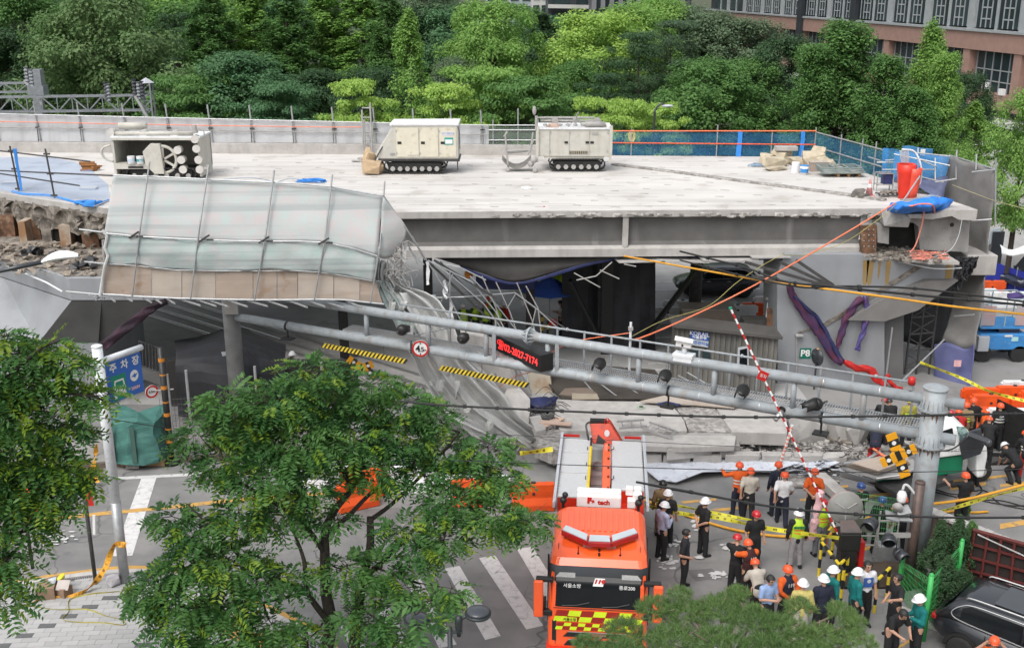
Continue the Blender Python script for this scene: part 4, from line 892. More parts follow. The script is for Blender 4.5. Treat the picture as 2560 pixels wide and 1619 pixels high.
letr('200M',onp(.75,.83)+o3,ad,up,.13,pm('sign_pink',(.75,.5,.55),None,3,.5),pn,bold=.004)
def post(px,py,h,r,mat,name,lab,cat,base=0):
 b=W(px,py,base);t=T(name,lab,cat,(b.x,b.y,base));m=M();m.cyl((0,0,0),(0,0,h),r,n=12);m.put('pole',mat,t,sm=1);return t,b
t,b=post(240,1460,3.5,.055,stD,'sign_post','thin dark post left of the white parking pole with a red white board','sign post',.1)
m=M();m.box((.12,0,2.65),(.2,.03,.45));m.put('red_board',red,t);m=M();m.box((.16,0,1.85),(.07,.03,.6),Rm=Rot(R(6),3,'Y'));m.put('white_board',wht,t)
t,b=post(82,1420,3.2,.05,stD,'sign_post','thin grey post at the far left behind the leaves','sign post',.1)
t,b=post(766,1650,.9,.085,blk,'bollard','dark bollard with two white bands on the bottom kerb','bollard',.1)
for z in(.62,.72):m=M();m.cyl((0,0,z),(0,0,z+.045),.0875,n=14);m.put('band',wht,t)
m=M();m.lathe((0,0,.9),[(.09,0),(.085,.05),(.05,.08),(.01,.09)],14);m.put('cap',chl,t,sm=1)
b=W(2268,1470);top_=WD(2327,1210,b.y);t=T('brown_pole','weathered brown pole carrying a white dome camera in front of the gantry column','pole',(b.x,b.y,0))
hz=WD(2312,1206,b.y).z
m=M();m.cyl((0,0,0),(0,0,hz),.135,n=18);m.lathe((0,0,hz),[(.14,0),(.13,.04),(.01,.05)],18);m.put('pole',pole_b,t,sm=1)
m=M();m.tube(smt([(-.1,0,hz-.35),(-.3,-.02,hz-.1),(-.42,-.02,hz-.05),(-.46,-.02,hz-.2)],4),.035,8);m.put('camera_arm',wht,t,sm=1)
m=M();m.lathe((-.46,-.02,hz-.56),[(.10,.0),(.125,.06),(.13,.22),(.09,.31),(.02,.34)],16);dc=m.put('dome_camera',wht,t,sm=1)
m=M();m.sph((-.46,-.02,hz-.57),(.10,.10,.12),14,8);m.put('dome_lens',blk,dc,sm=1)
m=M();m.box((-.3,-.05,hz-1.55),(.8,.05,.14));m.put('bracket',dst,t)
c=WD(198,640,20.5);h0=WD(105,655,20.5);arm0=WD(-60,690,20.3)
t=T('street_light','white leaf-shaped street light head on a dark arm at the left edge','street light',arm0)
m=M();m.tube([arm0,h0],.045,8);m.put('arm',chl,t,wd=1,sm=1)
m=M();hd=(c-h0);L_=hd.length;hd.normalize();xx,yy,dd=bss(hd)
rows=[]
for i in range(15):
 u=i/14;w=.155*sin(pi*min(1,u*.93+.04))**.75+.012;hgt=.105*sin(pi*(u*.85+.05))**.8+.01
 rows.append([h0+hd*L_*u+xx*cos(a)*w+yy*(sin(a)*hgt*(1 if sin(a)>0 else.55)+.05*sin(pi*u))for a in[2*pi*k/14 for k in range(15)]])
m.grid(rows);m.put('lamp_head',wht,t,wd=1,sm=1)
m=M();m.tube([arm0,V((arm0 .x-1.5,arm0 .y,arm0 .z-.2)),V((arm0 .x-1.7,arm0 .y,0))],.07,8);m.put('pole',chl,t,wd=1)
Yl=14.6;b=WD(1125,1600,Yl);t=T('twin_street_lamp','dark round-headed twin street lamp rising at the bottom edge','street lamp',(b.x,b.y,0));zt_=WD(1120,1567,Yl).z
m=M();m.cyl((0,0,0),(0,0,zt_),.04,n=12);m.put('pole',lamp_g,t,sm=1)
m=M();m.cyl((-.2,0,zt_-.08),(.2,0,zt_-.08),.028,n=8);m.put('cross_bar',lamp_g,t)
for s_,px_,py_ in((1,1195,1532),(-1,1042,1548)):
 ctr=WD(px_,py_,Yl)-V((b.x,b.y,0));m=M();x=.14*s_
 m.lathe((x,0,zt_-.15),[(.035,0),(.035,.1),(.06,.14),(.065,.28),(.05,.34),(.01,.36)],14);m.put('holder',lamp_g,t,sm=1)
 m=M();m.cyl((x,0,zt_+.12),(ctr.x-s_*.15,0,ctr.z-.02),.028,n=8);m.put('lamp_arm',lamp_g,t,sm=1)
 m=M();m.lathe((ctr.x,0,ctr.z-.05),[(.15,0),(.20,.02),(.205,.065)],28);m.put('lamp_rim',lamp_g,t,sm=1)
 m=M();m.lathe((ctr.x,0,ctr.z+.018),[(.20,0),(.16,.04),(.08,.06),(.01,.07)],28);hdm=m.put('lamp_head',chl,t,sm=1)
 m=M()
 for k in range(32):a=2*pi*k/32;n=V((cos(a),sin(a),0));m.beam(V((ctr.x,0,ctr.z+.073))+n*.08,V((ctr.x,0,ctr.z+.032))+n*.19,.006,.012)
 m.put('fins',lamp_g,hdm,kind=SF_)
def line(pts,r,mat,name,lab,cat,n=6,group=None,loc=None):
 m=M();m.tube(pts,r,n,False);o=m.put(name,mat,loc=loc or V(pts[0]),sm=1);return tag(o,lab,cat,group)
def clamped(pix,Y,r,every,name,lab,s=0,r2=1.7):
 pts=smt([WD(x,y,Y+dy)for x,y,dy in pix],8);t=T(name,lab,'cable',pts[0]);m=M();m.tube(pts,r,8,False);m.put('cable',cable,t,wd=1,sm=1)
 tot=sum((a-b).length for a,b in zip(pts,pts[1:]));q_=rsm(pts,max(3,int(tot/every)))
 if every>0:
  for a,b in zip(q_[1:],q_[2:]):
   m=M();d=(b-a).normalized();m.cyl(a-d*.03,a+d*.03,r*r2,n=8);m.put('cable_clamp',cable,t,wd=1)
 return t
clamped([(1000,1002,0),(1135,1014,0),(1500,1031,0),(1790,1041,0),(1965,1042,0),(2240,1039,0),(2700,1030,0)],17,.020,.52,'utility_cable','thick black cable crossing just below the gantry right to left')
clamped([(1590,1204,0),(1700,1224,0),(1920,1264,0),(2100,1282,0),(2303,1291,0),(2440,1293,0),(2700,1292,0)],16,.020,.75,'utility_cable','thick black cable passing in front of the round mirror and brown pole')
clamped([(1700,628,6),(1860,668,4),(1960,703,2),(2078,716,0),(2300,738,0),(2700,775,0)],18,.022,.9,'utility_cable','upper black cable in front of pier P8 at the right')
clamped([(1700,650,5),(1860,690,3),(2000,717,1),(2078,716,0),(2150,716,0),(2300,722,0),(2560,754,0),(2700,772,0)],18.3,.018,.9,'utility_cable','lower black cable in front of pier P8 splitting from the upper one')
line(smt([WD(1130,1150,14),WD(1700,1171,14),WD(2200,1180,14),WD(2700,1168,14)],6),.006,cable,'thin_wire','thin black wire crossing the fire truck roof and firefighters','wire')
line(smt([WD(1240,1085,15),WD(1900,1118,15),WD(2250,1128,15),WD(2700,1122,15)],6),.004,cable,'thin_wire','very thin grey wire just above the crossing X sign','wire')
line([WD(232,1040,24),WD(420,1070,25)],.01,cable,'thin_wire','thin dark wire between the white parking pole and the fence','wire')
line(smt([WD(1560,640,25),WD(1900,700,21),WD(2050,720,19.5),WD(2250,747,18.5),WD(2400,768,18.2),WD(2700,800,18)],8),.022,hose,'yellow_cable_cover','orange yellow sheathed cable running right below the black cables','cable')
A_=DK(2238,508,.4)
line(smt([A_,WD(2130,573,41),WD(1960,672,38.5),WD(1800,757,36),WD(1600,845,33.2),gpz(1574,ZU+.3,bk1+.1)],6),.028,orR,'orange_rope','taut orange rope from the deck corner down to the gantry post','rope')
line(smt([gpz(1574,ZU+.3,bk1+.1),gpz(1440,ZL+.9,.6),gpz(1365,ZL+.5,0)],4),.016,orR,'orange_rope','double orange rope tied down to the gantry beside the LED sign','rope')
line(smt([gpz(1350,ZL,-.1),WD(1290,940,34.5),WD(1250,965,35.5)],4),.014,orR,'orange_rope','slack orange rope dropping below the LED sign','rope')
line(smt([A_+V((.1,0,.02)),WD(2200,545,41.5),WD(2110,606,40.5),WD(2010,637,40),WD(1950,640,39),WD(1850,700,37.5),WD(1770,765,36),WD(1660,800,34.2),gpz(1574,ZU+.15,bk1+.1)],6),.012,pm('olive_rope',(.4,.36,.12),None,5,.8),'yellow_rope','slack olive yellow rope sagging beneath the orange one','rope')
line(smt([WD(2312,515,42.6),WD(2305,560,42.5),WD(2290,610,42.4),WD(2275,632,42.4)],5),.03,pink_r,'pink_rope','pink orange rope hanging over the dark opening under the deck end','rope')
line(smt([WD(2405,548,42.6),WD(2396,590,42.5),WD(2375,625,42.4),WD(2330,645,42.4)],5),.010,pole_w,'white_rope','thin white cord drooping from the deck end','cord')
line(smt([W(2156,636,5.3)+V((0,-.25,0)),W(2240,650,5.3)+V((0,-.25,0)),W(2330,668,5.2)+V((0,-.2,0)),W(2398,666,5.25)+V((0,-.25,0))],4),.022,pole_w,'white_rope','white cord lashed along the rim of the pier P8 cap','cord')
line([WD(2380,462,46),WD(2480,500,44),WD(2560,522,42),WD(2640,545,40)],.012,pm('tan_rope',(.5,.45,.25),None,5,.8),'tan_rope','thin tan rope leading from the deck corner to the right edge','rope')
def ribbon(pts,w,name,lab,mat=tape,n=5,tw=.5,marks=True):
 p=smt(pts,n);rows=[];
 for i,q_ in enumerate(p):
  d=(p[min(i+1,len(p)-1)]-p[max(i-1,0)]).normalized();x,y,_=bss(d);a=sin(i*.45)*tw;u=(y*cos(a)+x*sin(a))*w/2;rows.append([q_-u,q_+u])
 t=T(name,lab,'tape',p[0]);m=M();m.grid(rows);m.put('tape',mat,t,wd=1,solid=.004)
 if marks:
  m=M()
  for i in range(1,len(rows)-2,2):
   a,b,c,d=rows[i][0],rows[i][1],rows[i+1][0],rows[i+1][1];off_=(b-a).cross(c-a).normalized();off_=off_ if off_.y<0 else-off_
   for s_ in(.05,.3,.55):
    q0,q1=a.lerp(c,s_),b.lerp(d,s_);q2,q3=a.lerp(c,s_+.16),b.lerp(d,s_+.16)
    m.add([q0 .lerp(q1,.25)+off_*.006,q2 .lerp(q3,.25)+off_*.006,q2 .lerp(q3,.75)+off_*.006,q0 .lerp(q1,.75)+off_*.006],[(0,1,2,3)])
  m.put('print',blk,t,wd=1)
 return t
ribbon([W(1612,1262,1.0),W(1700,1282,.95),W(1800,1294,.9),W(1920,1320,.95),W(2104,1345,1.5)],.13,'caution_tape','yellow printed caution tape stretched behind the officers to the green post',n=12)
ribbon([W(1600,1240,1.1),W(1660,1256,.9),W(1760,1276,.85),W(1880,1300,.85)],.09,'caution_tape','second slacker strand of caution tape beside the fire truck',n=10)
ribbon([WD(2300,855+50,40),WD(2400,943,39),WD(2470,976,38),WD(2540,996,37),WD(2620,1015,37)],.11,'caution_tape','yellow caution tape over the orange barriers at the right',n=8)
ribbon([WD(1300,1133,31),WD(1340,1128,31),WD(1382,1122,31)],.16,'caution_tape','short twisted yellow tape left of the fire truck body',n=5)
ribbon([W(40,1522,.13),W(100,1500,.13),W(180,1492,.13),W(230,1462,.3),W(262,1420,.8),W(282,1368,1.35),W(296,1360,1.45),W(315,1362,1.4)],.17,'warning_ribbon','wide yellow orange ribbon from the pavement up to the white parking pole',hose,n=6,tw=.9)
ribbon([W(240,1110,1.6),W(238,1150,1.0),W(228,1178,.5),W(222,1195,.25),W(250,1200,.25)],.17,'warning_ribbon','yellow orange ribbon hanging beside the grey pier column at left',hose,n=6,tw=.8)
ribbon([W(75,1515,.13),W(150,1524,.125),W(215,1524,.125),W(260,1538,.125),(W(300,1548,.125)),W(310,1562,.13),W(260,1558,.125),W(200,1556,.125),W(158,1548,.13),W(170,1530,.13),W(175,1500,.13),W(230,1485,.13),W(300,1478,.13)],.08,'tangled_tape','thin olive tape lying in loops on the light pavement',pm('old_tape',(.40,.36,.06),(.28,.25,.06),6,.6),n=5,marks=False)
pts=[W(*p,.06)for p in((1612,1250),(1680,1275),(1760,1302),(1830,1322),(1920,1337),(2000,1341),(2060,1338))]+[W(2110,1320,.4),W(2180,1290,1.1),W(2245,1268,1.3),W(2303,1262,1.3),W(2400,1250,1.2),W(2480,1232,1.1),W(2640,1190,1.0)]
line(smt(pts,6),.045,hose,'yellow_hose','long orange yellow hose snaking from the fire truck to the right edge','hose',8)
line(smt([W(*p,.05)for p in((2350,1282),(2400,1275),(2430,1280),(2470,1278))],5),.04,hose,'yellow_hose','short loose length of yellow hose by the broken wall','hose',8)
ribbon([W(2350,1278,.9),W(2400,1264,.9),W(2480,1240,1.0),W(2620,1205,1.0)],.12,'caution_tape','yellow tape strung above the brown wall at the right edge',n=8)
for i,p in enumerate((((2330,1220),(2390,1235),(2460,1225),(2500,1258),(2580,1275)),((2320,1225),(2420,1247),(2500,1250),(2570,1268)),((2440,1200),(2455,1225),(2440,1245),(2520,1262),(2580,1262)))):
 line(smt([W(*q_,.03)for q_ in p],5),.02,cable,'ground_cable',['black cable snaking on the road behind the brown wall','second black cable lying beside it toward the right edge','looped black cable by the green-striped truck door'][i],'cable')
line(smt([W(*q_,.03)for q_ in((1610,1208),(1680,1222),(1760,1236),(1800,1242))],4),.03,cable,'ground_cable','black hose lying behind the officers beside the fire truck','cable')
rw=(red,wht)
bt=WD(1826,770,28.0);bb=V((W(2104,1353,1.3).x,W(2104,1353,1.3).y,1.3))
t=stp(bb,bt,0,0,46,'boom_barrier','long red and white crossing boom raised and leaning left across the rubble','boom barrier',rw,r=.028)
m=M();m.cyl(bt-V((0,0,.02)),bt+V((0,0,.03)),.05,n=8);m.put('green_tip',sign_g,t,wd=1)
pt_=(bb-bt).normalized();c=bt-V((0,0,0))+pt_*2.05
m=M();m.box(c+V((0,-.06,0)),(.26,.03,.26),Rm=Rot(R(25),3,'Y'));m.put('red_plate',red,t,wd=1)
letr('정지',c+V((0,-.085,0)),(1,0,-.4),(.4,0,1),.11,wht,t)
m=M();m.lathe(bb+V((.1,-.1,-.12)),[(.05,0),(.09,.03),(.09,.08),(.05,.10)],14);m.put('yellow_hub',ylw,t,wd=1,sm=1)
a,b=W(2030,1345,.6),WD(2052,1228,W(2030,1345,.6).y)
m=M();m.tube(rsm([a,b],12),[.11+.02*sin(i*2)for i in range(12)],10);m.v=[tuple(p)for p in nsy(m.v,.03,9)];tag(m.put('wrapped_boom',pm('pink_wrap',(.75,.48,.50),(.62,.36,.38),12,.7,bump=.8),loc=a),'pale pink bubble-wrapped boom standing left of the round mirror','boom barrier')
a,b=W(1949,1165,.8),WD(1981,1062,W(1949,1165,.8).y);stp(a,b,0,0,22,'wrapped_boom','thin pink white twisted boom over the heads of firefighters','boom barrier',(pink_r,whp),r=.05)
def xsign(c,w0,lab,tilt=0,bars=(R(-67),R(27)),ks=(1,.72)):
 t=T('crossing_sign',lab,'sign',c)
 for bi,an in enumerate(bars):
  m=M();d=V((cos(an),0,sin(an)));u=V((-sin(an),0,cos(an)))
  n=7;w=w0*ks[bi]
  for k in range(n):
   m.cur=k%2;m.ext([d*(w*(k/n-.5))-u*.14+V((0,-.03*bi,0)),d*(w*((k+1)/n-.5))-u*.14+V((0,-.03*bi,0)),d*(w*((k+1)/n-.5))+u*.14+V((0,-.03*bi,0)),d*(w*(k/n-.5))+u*.14+V((0,-.03*bi,0))],(0,-.025,0))
  m.put('arm',[pm('sign_orange',(.80,.36,.01),None,2,.5),blk],t)
  for s_ in(-.36,.36):
   m=M();q_=d*w*s_*.8;m.add([q_+d*cos(k*.52)*.06+u*sin(k*.52)*.06+V((0,-.03*bi-.03,0))for k in range(12)],[tuple(range(12))]);m.put('disc',wht,t,solid=.004)
 return t
c=WD(2245,1137,26.3);t=xsign(c,1.35,'yellow and black crossing X sign in front of the gantry column')
m=M();m.beam((0,.06,0),(.6,.5,.0),.05,.05);m.put('bracket',stD,t)
xsign(WD(905,918,36.9),1.2,'yellow and black crossing X sign behind the leaves under the striped bar',bars=(R(-35),R(20)))
tc=V((2.04,22.55,0));td=V((2.76-2.04,30.3-22.55,0));tr=-math.atan2(td.x,td.y)
ft=T('fire_truck','orange fire truck facing the camera with silver tread-plate roof lockers','fire truck',(tc.x,tc.y,0),tr)
HW=1.19
def loft(secs,n=None):
 "secs: list of rings (same count) -> closed skin"
 m=M();k=len(secs[0]);vs=[p for s in secs for p in s]
 fs=[(i*k+j,i*k+(j+1)%k,(i+1)*k+(j+1)%k,(i+1)*k+j)for i in range(len(secs)-1)for j in range(k)]
 fs+=[tuple(range(k-1,-1,-1)),tuple((len(secs)-1)*k+j for j in range(k))];m.add(vs,fs);return m
def rrect(w,y0,y1,z,r=.12,n=4):
 out=[]
 for cx_,cy_,a0 in((w-r,y0+r,-90),(w-r,y1-r,0),(-w+r,y1-r,90),(-w+r,y0+r,180)):
  for k in range(n+1):
   a=R(a0+90*k/n);out.append(V((cx_+r*cos(a),cy_+r*sin(a),z)))
 return out
cabs=[rrect(HW,-.02,2.75,.45,.10),rrect(HW,-.06,2.75,.9,.14),rrect(HW,-.04,2.75,1.9,.16),rrect(HW-.01,.06,2.75,2.45,.18),rrect(HW-.03,.2,2.75,2.86,.2),rrect(HW-.05,.34,2.75,3.02,.22),rrect(HW-.12,.62,2.73,3.12,.25),rrect(HW-.22,1.1,2.7,3.18,.25)]
cab=loft(cabs).put('cab',fiO,ft,sm=0,bev=.03,seg=3)
def frt(x,z,off=.012):
 "point on the cab's front skin"
 zs=[.45,.9,1.9,2.45,2.86,3.02];ys=[-.02,-.06,-.04,.06,.2,.34]
 y=np.interp(z,zs,ys);ex=max(0,abs(x)-(HW-.17));return V((x,y+ex*ex*5-off,z))
def fpt(poly_x,z0,z1,nx=10,nz=4,off=.012,sh=0):
 rows=[]
 for j in range(nz+1):
  z=lerp(z0,z1,j/nz);xa,xb=poly_x[0](j/nz),poly_x[1](j/nz);rows.append([frt(lerp(xa,xb,i/nx)+sh,z,off)for i in range(nx+1)])
 m=M();m.grid(rows);return m
fpt((lambda t:-1.12+.03*(1-t),lambda t:1.12-.03*(1-t)),1.92,2.52,14,8,.012).put('windscreen',glK,ft,sm=1)
fpt((lambda t:-1.17,lambda t:1.17),2.52,2.88,14,4,.016).put('sun_visor',pm('visor_dark',(.03,.035,.045),G(.02),1,.25),ft,sm=1)
fpt((lambda t:-1.0,lambda t:1.0),2.55,2.66,14,1,.022).put('grey_band',pm('visor_band',G(.10),G(.08),2,.3),ft,sm=1)
for s_ in(-1,1):fpt((lambda t:s_*.55 if s_>0 else-1.02+.1*t,lambda t:(1.02-.1*t)if s_>0 else-.55),2.63,2.74,6,2,.028).put('marker_lamp',pm('lamp_glass',G(.42),G(.3),20,.15,.3),ft)
up_f=V((0,.12,1)).normalized()
letr('서울소방',frt(-.62,2.44,.02),(1,0,0),up_f,.115,wht,ft,wd=0,bold=.001)
letr('종로200',frt(.68,2.44,.02),(1,0,0),up_f,.115,wht,ft,wd=0,bold=.001)
m=M();m.add([frt(-.13,2.46,.03),frt(.11,2.46,.03),frt(.16,2.64,.03),frt(-.08,2.64,.03)],[(0,1,2,3)]);lg=m.put('emergency_logo',wht,ft,solid=.004)
letr('119',frt(.01,2.55,.036),(1,0,0),up_f,.17,red,lg,wd=0,shear=.3,bold=.012)
ck=M();mats_c=[fluor,pm('chequer_red',(.33,.02,.015),None,2,.35)]
def cell(x0,x1,z0,z1,k,off=.016):
 ck.cur=k;sh=.30;ck.add([frt(x0+sh*(z0-1.55),z0,off),frt(x1+sh*(z0-1.55),z0,off),frt(x1+sh*(z1-1.55),z1,off),frt(x0+sh*(z1-1.55),z1,off)],[(0,1,2,3)])
for j,(z0,z1)in enumerate(((1.68,1.83),(1.53,1.67))):
 for i in range(-3,4):
  x0=i*.30-.15+(.0 if j==0 else 0);cell(x0,x0+.292,z0,z1,(i+j)%2 if j==0 else(i+j)%2)
for j,(z0,z1)in enumerate(((1.41,1.50),(1.31,1.40))):
 for i in range(-5,6):x0=i*.17-.085;cell(x0,x0+.165,z0,z1,(i+j)%2)
ck.put('chequer_band',mats_c,ft)
for x,s in((-.66,'서울소방'),(.72,'종로200')):
 m=M();m.add([frt(x-.17,1.55,.024),frt(x+.17,1.55,.024),frt(x+.17,1.655,.024),frt(x-.17,1.655,.024)],[(0,1,2,3)]);q_=m.put('name_plate',fluor,ft,solid=.003);letr(s,frt(x,1.60,.03),(1,0,0),(0,0,1),.085,blk,q_,wd=0,bold=.002)
for z0,z1,w0,w1 in((1.12,1.25,.82,.70),(.88,1.04,.80,.68)):fpt((lambda t:-lerp(w0,w1,t),lambda t:lerp(w0,w1,t)),z0,z1,10,2,.014).put('grille',blk,ft);fpt((lambda t:-w1,lambda t:w1),z1,z1+.022,10,1,.02).put('grille_trim',alu,ft)
for s_ in(-1,1):
 m=M();m.grid([[frt(s_*x,z,.015)for x in(.98,1.08)]for z in(1.0,1.25,1.55)]);m.put('air_duct',blk,ft)
 m=M();m.box((s_*.95,-.19,.72),(.4,.1,.2));m.put('headlight',pm('lamp_glass',G(.42)),ft,bev=.03)
m=M();m.add([frt(x,z,.03)for x,z in((-.26,1.24),(-.2,1.17),(-.09,1.17),(-.06,1.1),(.06,1.1),(.09,1.17),(.2,1.17),(.26,1.24))],[tuple(range(8))]);m.put('wing_badge',pm('bronze',(.4,.25,.15),None,2,.4,.6),ft,solid=.01)
m=loft([rrect(HW+.03,-.16,.3,.3,.1),rrect(HW+.04,-.2,.3,.5,.1),rrect(HW+.03,-.15,.3,.84,.1)]);m.put('bumper',fire_r,ft,bev=.02)
m=M()
for i in range(13):
 x=-.84+i*.14;m.box((x,2.0,3.192),(.075,1.2,.03))
m.put('roof_ribs',fiO,cab,bev=.012)
m=M();m.box((0,1.28,3.165),(1.9,.05,.05));m.put('roof_step',fiO,cab,bev=.02)
lb_=M();top_=M();base=M()
pts_=[(-.94,1.0),(-.28,.48),(.28,.48),(.94,1.0)]
bk_p=[(-.86,1.26),(-.26,.80),(.26,.80),(.86,1.26)]
for i in range(3):
 a,b,c,d=pts_[i],pts_[i+1],bk_p[i+1],bk_p[i]
 q4=[V((p[0],p[1],3.24))for p in(a,b,c,d)];lb_.ext(q4,(0,0,.14))
 cc_=sum(q4,V((0,0,0)))/4;top_.ext([cc_+(p-cc_)*.9+V((0,.02,.143))for p in q4],(0,0,.02))
lbo=lb_.put('light_bar',pm('lightbar_red',(.40,.01,.012),(.28,.01,.01),4,.15,coat=.5),ft,bev=.025);top_.put('light_bar_top',pm('lightbar_top',(.50,.55,.58),(.42,.47,.5),2,.4),lbo)
for s_ in(-1,1):m=M();m.cyl((s_*.36,.70,3.0),(s_*.36,.72,3.26),.035,n=8);m.put('light_bar_foot',dst,lbo)
for x,y,h in((-.5,.47,.22),(.5,.47,.22),(0,.44,.07),(0,.58,.1)):
 m=M();m.cyl((x,y,3.0),(x,y-.02,3.06+h),.012 if h>.1 else.03,n=6);m.cyl((x,y,3.0),(x,y,3.08),.03,n=8);m.put('aerial',blk,ft)
for s_ in(-1,1):
 m=M();m.cyl((s_*.98,.38,2.98),(s_*.98,.75,3.17),.008,n=5);m.put('roof_wire',blk,ft)
 m=M();m.box((s_*(HW+.22),-.10,2.14),(.23,.10,.98));mr=m.put('mirror',fiO,ft,bev=.04)
 m=M();m.box((s_*(HW+.08),.02,2.60),(.42,.13,.12));m.box((s_*(HW+.08),.02,1.72),(.40,.14,.16));m.box((s_*(HW+.10),.06,1.95),(.12,.2,.25));m.put('mirror_bracket',blk,mr,bev=.03)
 m=M();m.cyl((s_*(HW+.02),.5,3.0),(s_*(HW+.02),.5,1.2),.022,n=6);m.put('grab_rail',blk,ft)
 m=M();m.box((s_*(HW+.005),1.1,2.1),(.02,.9,.75));m.put('side_window',glK,ft)
 for yy_ in(1.35,6.1,7.2):m=M();m.cyl((s_*(HW-.28),yy_,.52),(s_*(HW+.02),yy_,.52),.52,n=22);m.put('wheel',rbr,ft)
Y0,Y1=3.05,7.6
m=M();m.box((0,(Y0+Y1)/2,1.35),(2.38,Y1-Y0,1.7));m.put('body',fire_r,ft)
m=M();m.box((0,4.6,.75),(1.2,9,.3));m.put('chassis',dkI,ft)
m=M();m.box((0,2.9,1.7),(2.2,.26,2.0));m.put('bulkhead',dst,ft)
m=M();m.box((-.77,5.5,2.6),(.78,3.95,.78));lk=m.put('left_locker',fire_r,ft)
for y0,y1 in((3.53,5.0),(5.02,6.4),(6.42,7.5)):m=M();m.box((-.77,(y0+y1)/2,3.02),(.80,y1-y0-.02,.05));m.put('locker_lid',silver,lk,bev=.008)
m=M()
for y in(3.85,4.7,5.6,6.7):m.box((-.44,y,3.06),(.02,.18,.03))
m.put('handles',blk,lk)
m=M();m.box((.72,5.75,2.6),(.84,3.4,.78));rk=m.put('right_locker',fire_r,ft);m=M();m.box((.72,5.72,3.02),(.87,3.3,.05));m.put('locker_lid',silver,rk,bev=.008)
m=M()
for i in range(14):m.box((.33+i*.06,5.72,3.048),(.022,3.2,.008))
m.put('lid_ribs',silver,rk)
m=M();m.tube([(.24,4.6,3.06),(.33,4.6,3.12),(.33,4.75,3.12)],.014,6);m.tube([(.24,6.6,3.06),(.33,6.6,3.12),(.33,6.75,3.12)],.014,6);m.put('handles',blk,rk)
m=M();m.box((-.02,5.1,2.26),(.72,4.6,.1));wl=m.put('well_floor',pm('well_grey',G(.38),G(.32),3,.5,.2),ft)
for i in range(7):m=M();m.box((-.02,3.5+i*.6,2.33+.0*i),(.58,.30,.05));m.put('tread',pm('well_grey_light',G(.47),G(.42),3,.5,.2),wl)
m=M();m.box((.72,3.75,2.4),(.86,.6,.5));m.put('red_step',fire_r,ft)
for s_ in(-1,1):m=M();m.beam((s_*1.225,3.0,3.05),(s_*1.225,7.55,3.10),.07,.16);m.beam((s_*1.20,3.0,3.14),(s_*1.20,7.55,3.19),.04,.03);m.put('side_rail',lgy,ft,bev=.006)
m=M();m.cyl((-.36,3.9,3.05),(-.34,6.7,3.1),.042,n=10);yp=m.put('yellow_pole',ylw,ft);m=M();m.cyl((-.37,3.3,3.03),(-.36,3.9,3.05),.055,n=8);m.cyl((-.34,6.7,3.1),(-.34,7.3,3.12),.03,n=8);m.put('pole_ends',blk,yp)
m=loft([[V((.13+dx*w,y,2.75+dz*h))for dx,dz in((-1,-1),(1,-1),(1,1),(-1,1))]for y,w,h in((3.35,.04,.1),(3.7,.10,.3),(4.6,.12,.36),(6.4,.12,.36),(7.2,.09,.3))]);bo=m.put('orange_stretcher',fiO,ft,bev=.03)
m=M();[m.box((.18,y,3.12),(.05,.12,.02))for y in(4.0,4.7,5.3,5.9,6.5,6.9)];m.put('slots',blk,bo)
m=M();m.box((-.05,3.2,3.16),(1.16,.34,.34));wb_=m.put('white_unit',wht,ft,bev=.04,seg=3);m=M();m.box((-.05,3.28,3.36),(1.16,.24,.10));m.put('unit_lid',wht,wb_,bev=.04)
letr('F',(-.30,3.02,3.2),(1,0,0),(0,0,1),.20,red,wb_,wd=0,bold=.02);letr('3',(-.20,3.02,3.16),(1,0,0),(0,0,1),.13,red,wb_,wd=0,bold=.012);letr('tech',(.08,3.02,3.16),(1,0,0),(0,0,1),.18,red,wb_,wd=0,bold=.008)
for x,y,z,s in((.80,3.1,3.15,.22),(.96,3.3,3.4,.2),(.74,3.3,3.4,.2),(.95,3.2,3.27,.24)):m=M();m.box((x,y,z),(s,s,s*1.1));m.put('camera_module',wht,ft,bev=.03)
for x in(-.98,.98):m=M();m.sph((x,3.0,3.2),.10,10,8);m.sph((x+.05,2.98,3.36),.08,10,8);m.cyl((x,3.0,2.5),(x,3.0,3.2),.04,n=8);m.put('work_lamp',blk,ft)
m=M();m.ext([V(p)for p in((-.30,7.35,2.92),(.62,7.3,2.92),(.22,7.6,3.48),(-.40,7.65,3.45))],(0,.35,0));cr_=m.put('crane_arm',pm('crane_red',(.55,.05,.015),(.36,.03,.012),3,.45,spot=((.1,.04,.03),.7,4)),ft,bev=.02)
m=M();m.add([V((.12+.08*cos(k*.52),7.42,3.25+.11*sin(k*.52)))for k in range(12)],[tuple(range(12))]);m.put('lens',whp,cr_,solid=.01)
m=M();m.add([V(p)for p in((-.2,7.33,2.95),(.18,7.3,2.95),(-.15,7.45,3.2))],[(0,1,2)]);m.put('recess_shade',dkI,cr_,solid=.01)  # flat near-black triangle painting a shaded recess on the arm
m=M();m.tube(smt([(-.30,7.7,3.5),(-.5,7.6,3.45),(-.46,7.4,3.2),(-.38,7.3,2.9)],4),.03,7);m.box((-.15,7.75,3.5),(.5,.2,.1));m.put('hydraulics',blk,cr_)
m=M();m.tube(smt([(.05,7.6,3.48),(.05,7.6,3.6),(.12,7.6,3.66),(.18,7.6,3.6),(.14,7.6,3.54)],4),.015,6);m.put('hook',red,cr_)
for x in(-.95,.9):m=M();m.box((x,7.6,3.06),(.5,.06,.06));m.put('rear_lamp',red,ft)
m=M();m.cyl((-.4,7.5,3.1),(.3,7.5,3.1),.018,n=6);m.put('cross_tube',alu,ft)
for x,y0,y1 in((-.37,3.6,7.4),(.29,4.1,7.3)):m=M();m.beam((x,y0,2.98),(x,y1,2.99),.03,.10);m.put('locker_rim',alu,ft)
m=M()
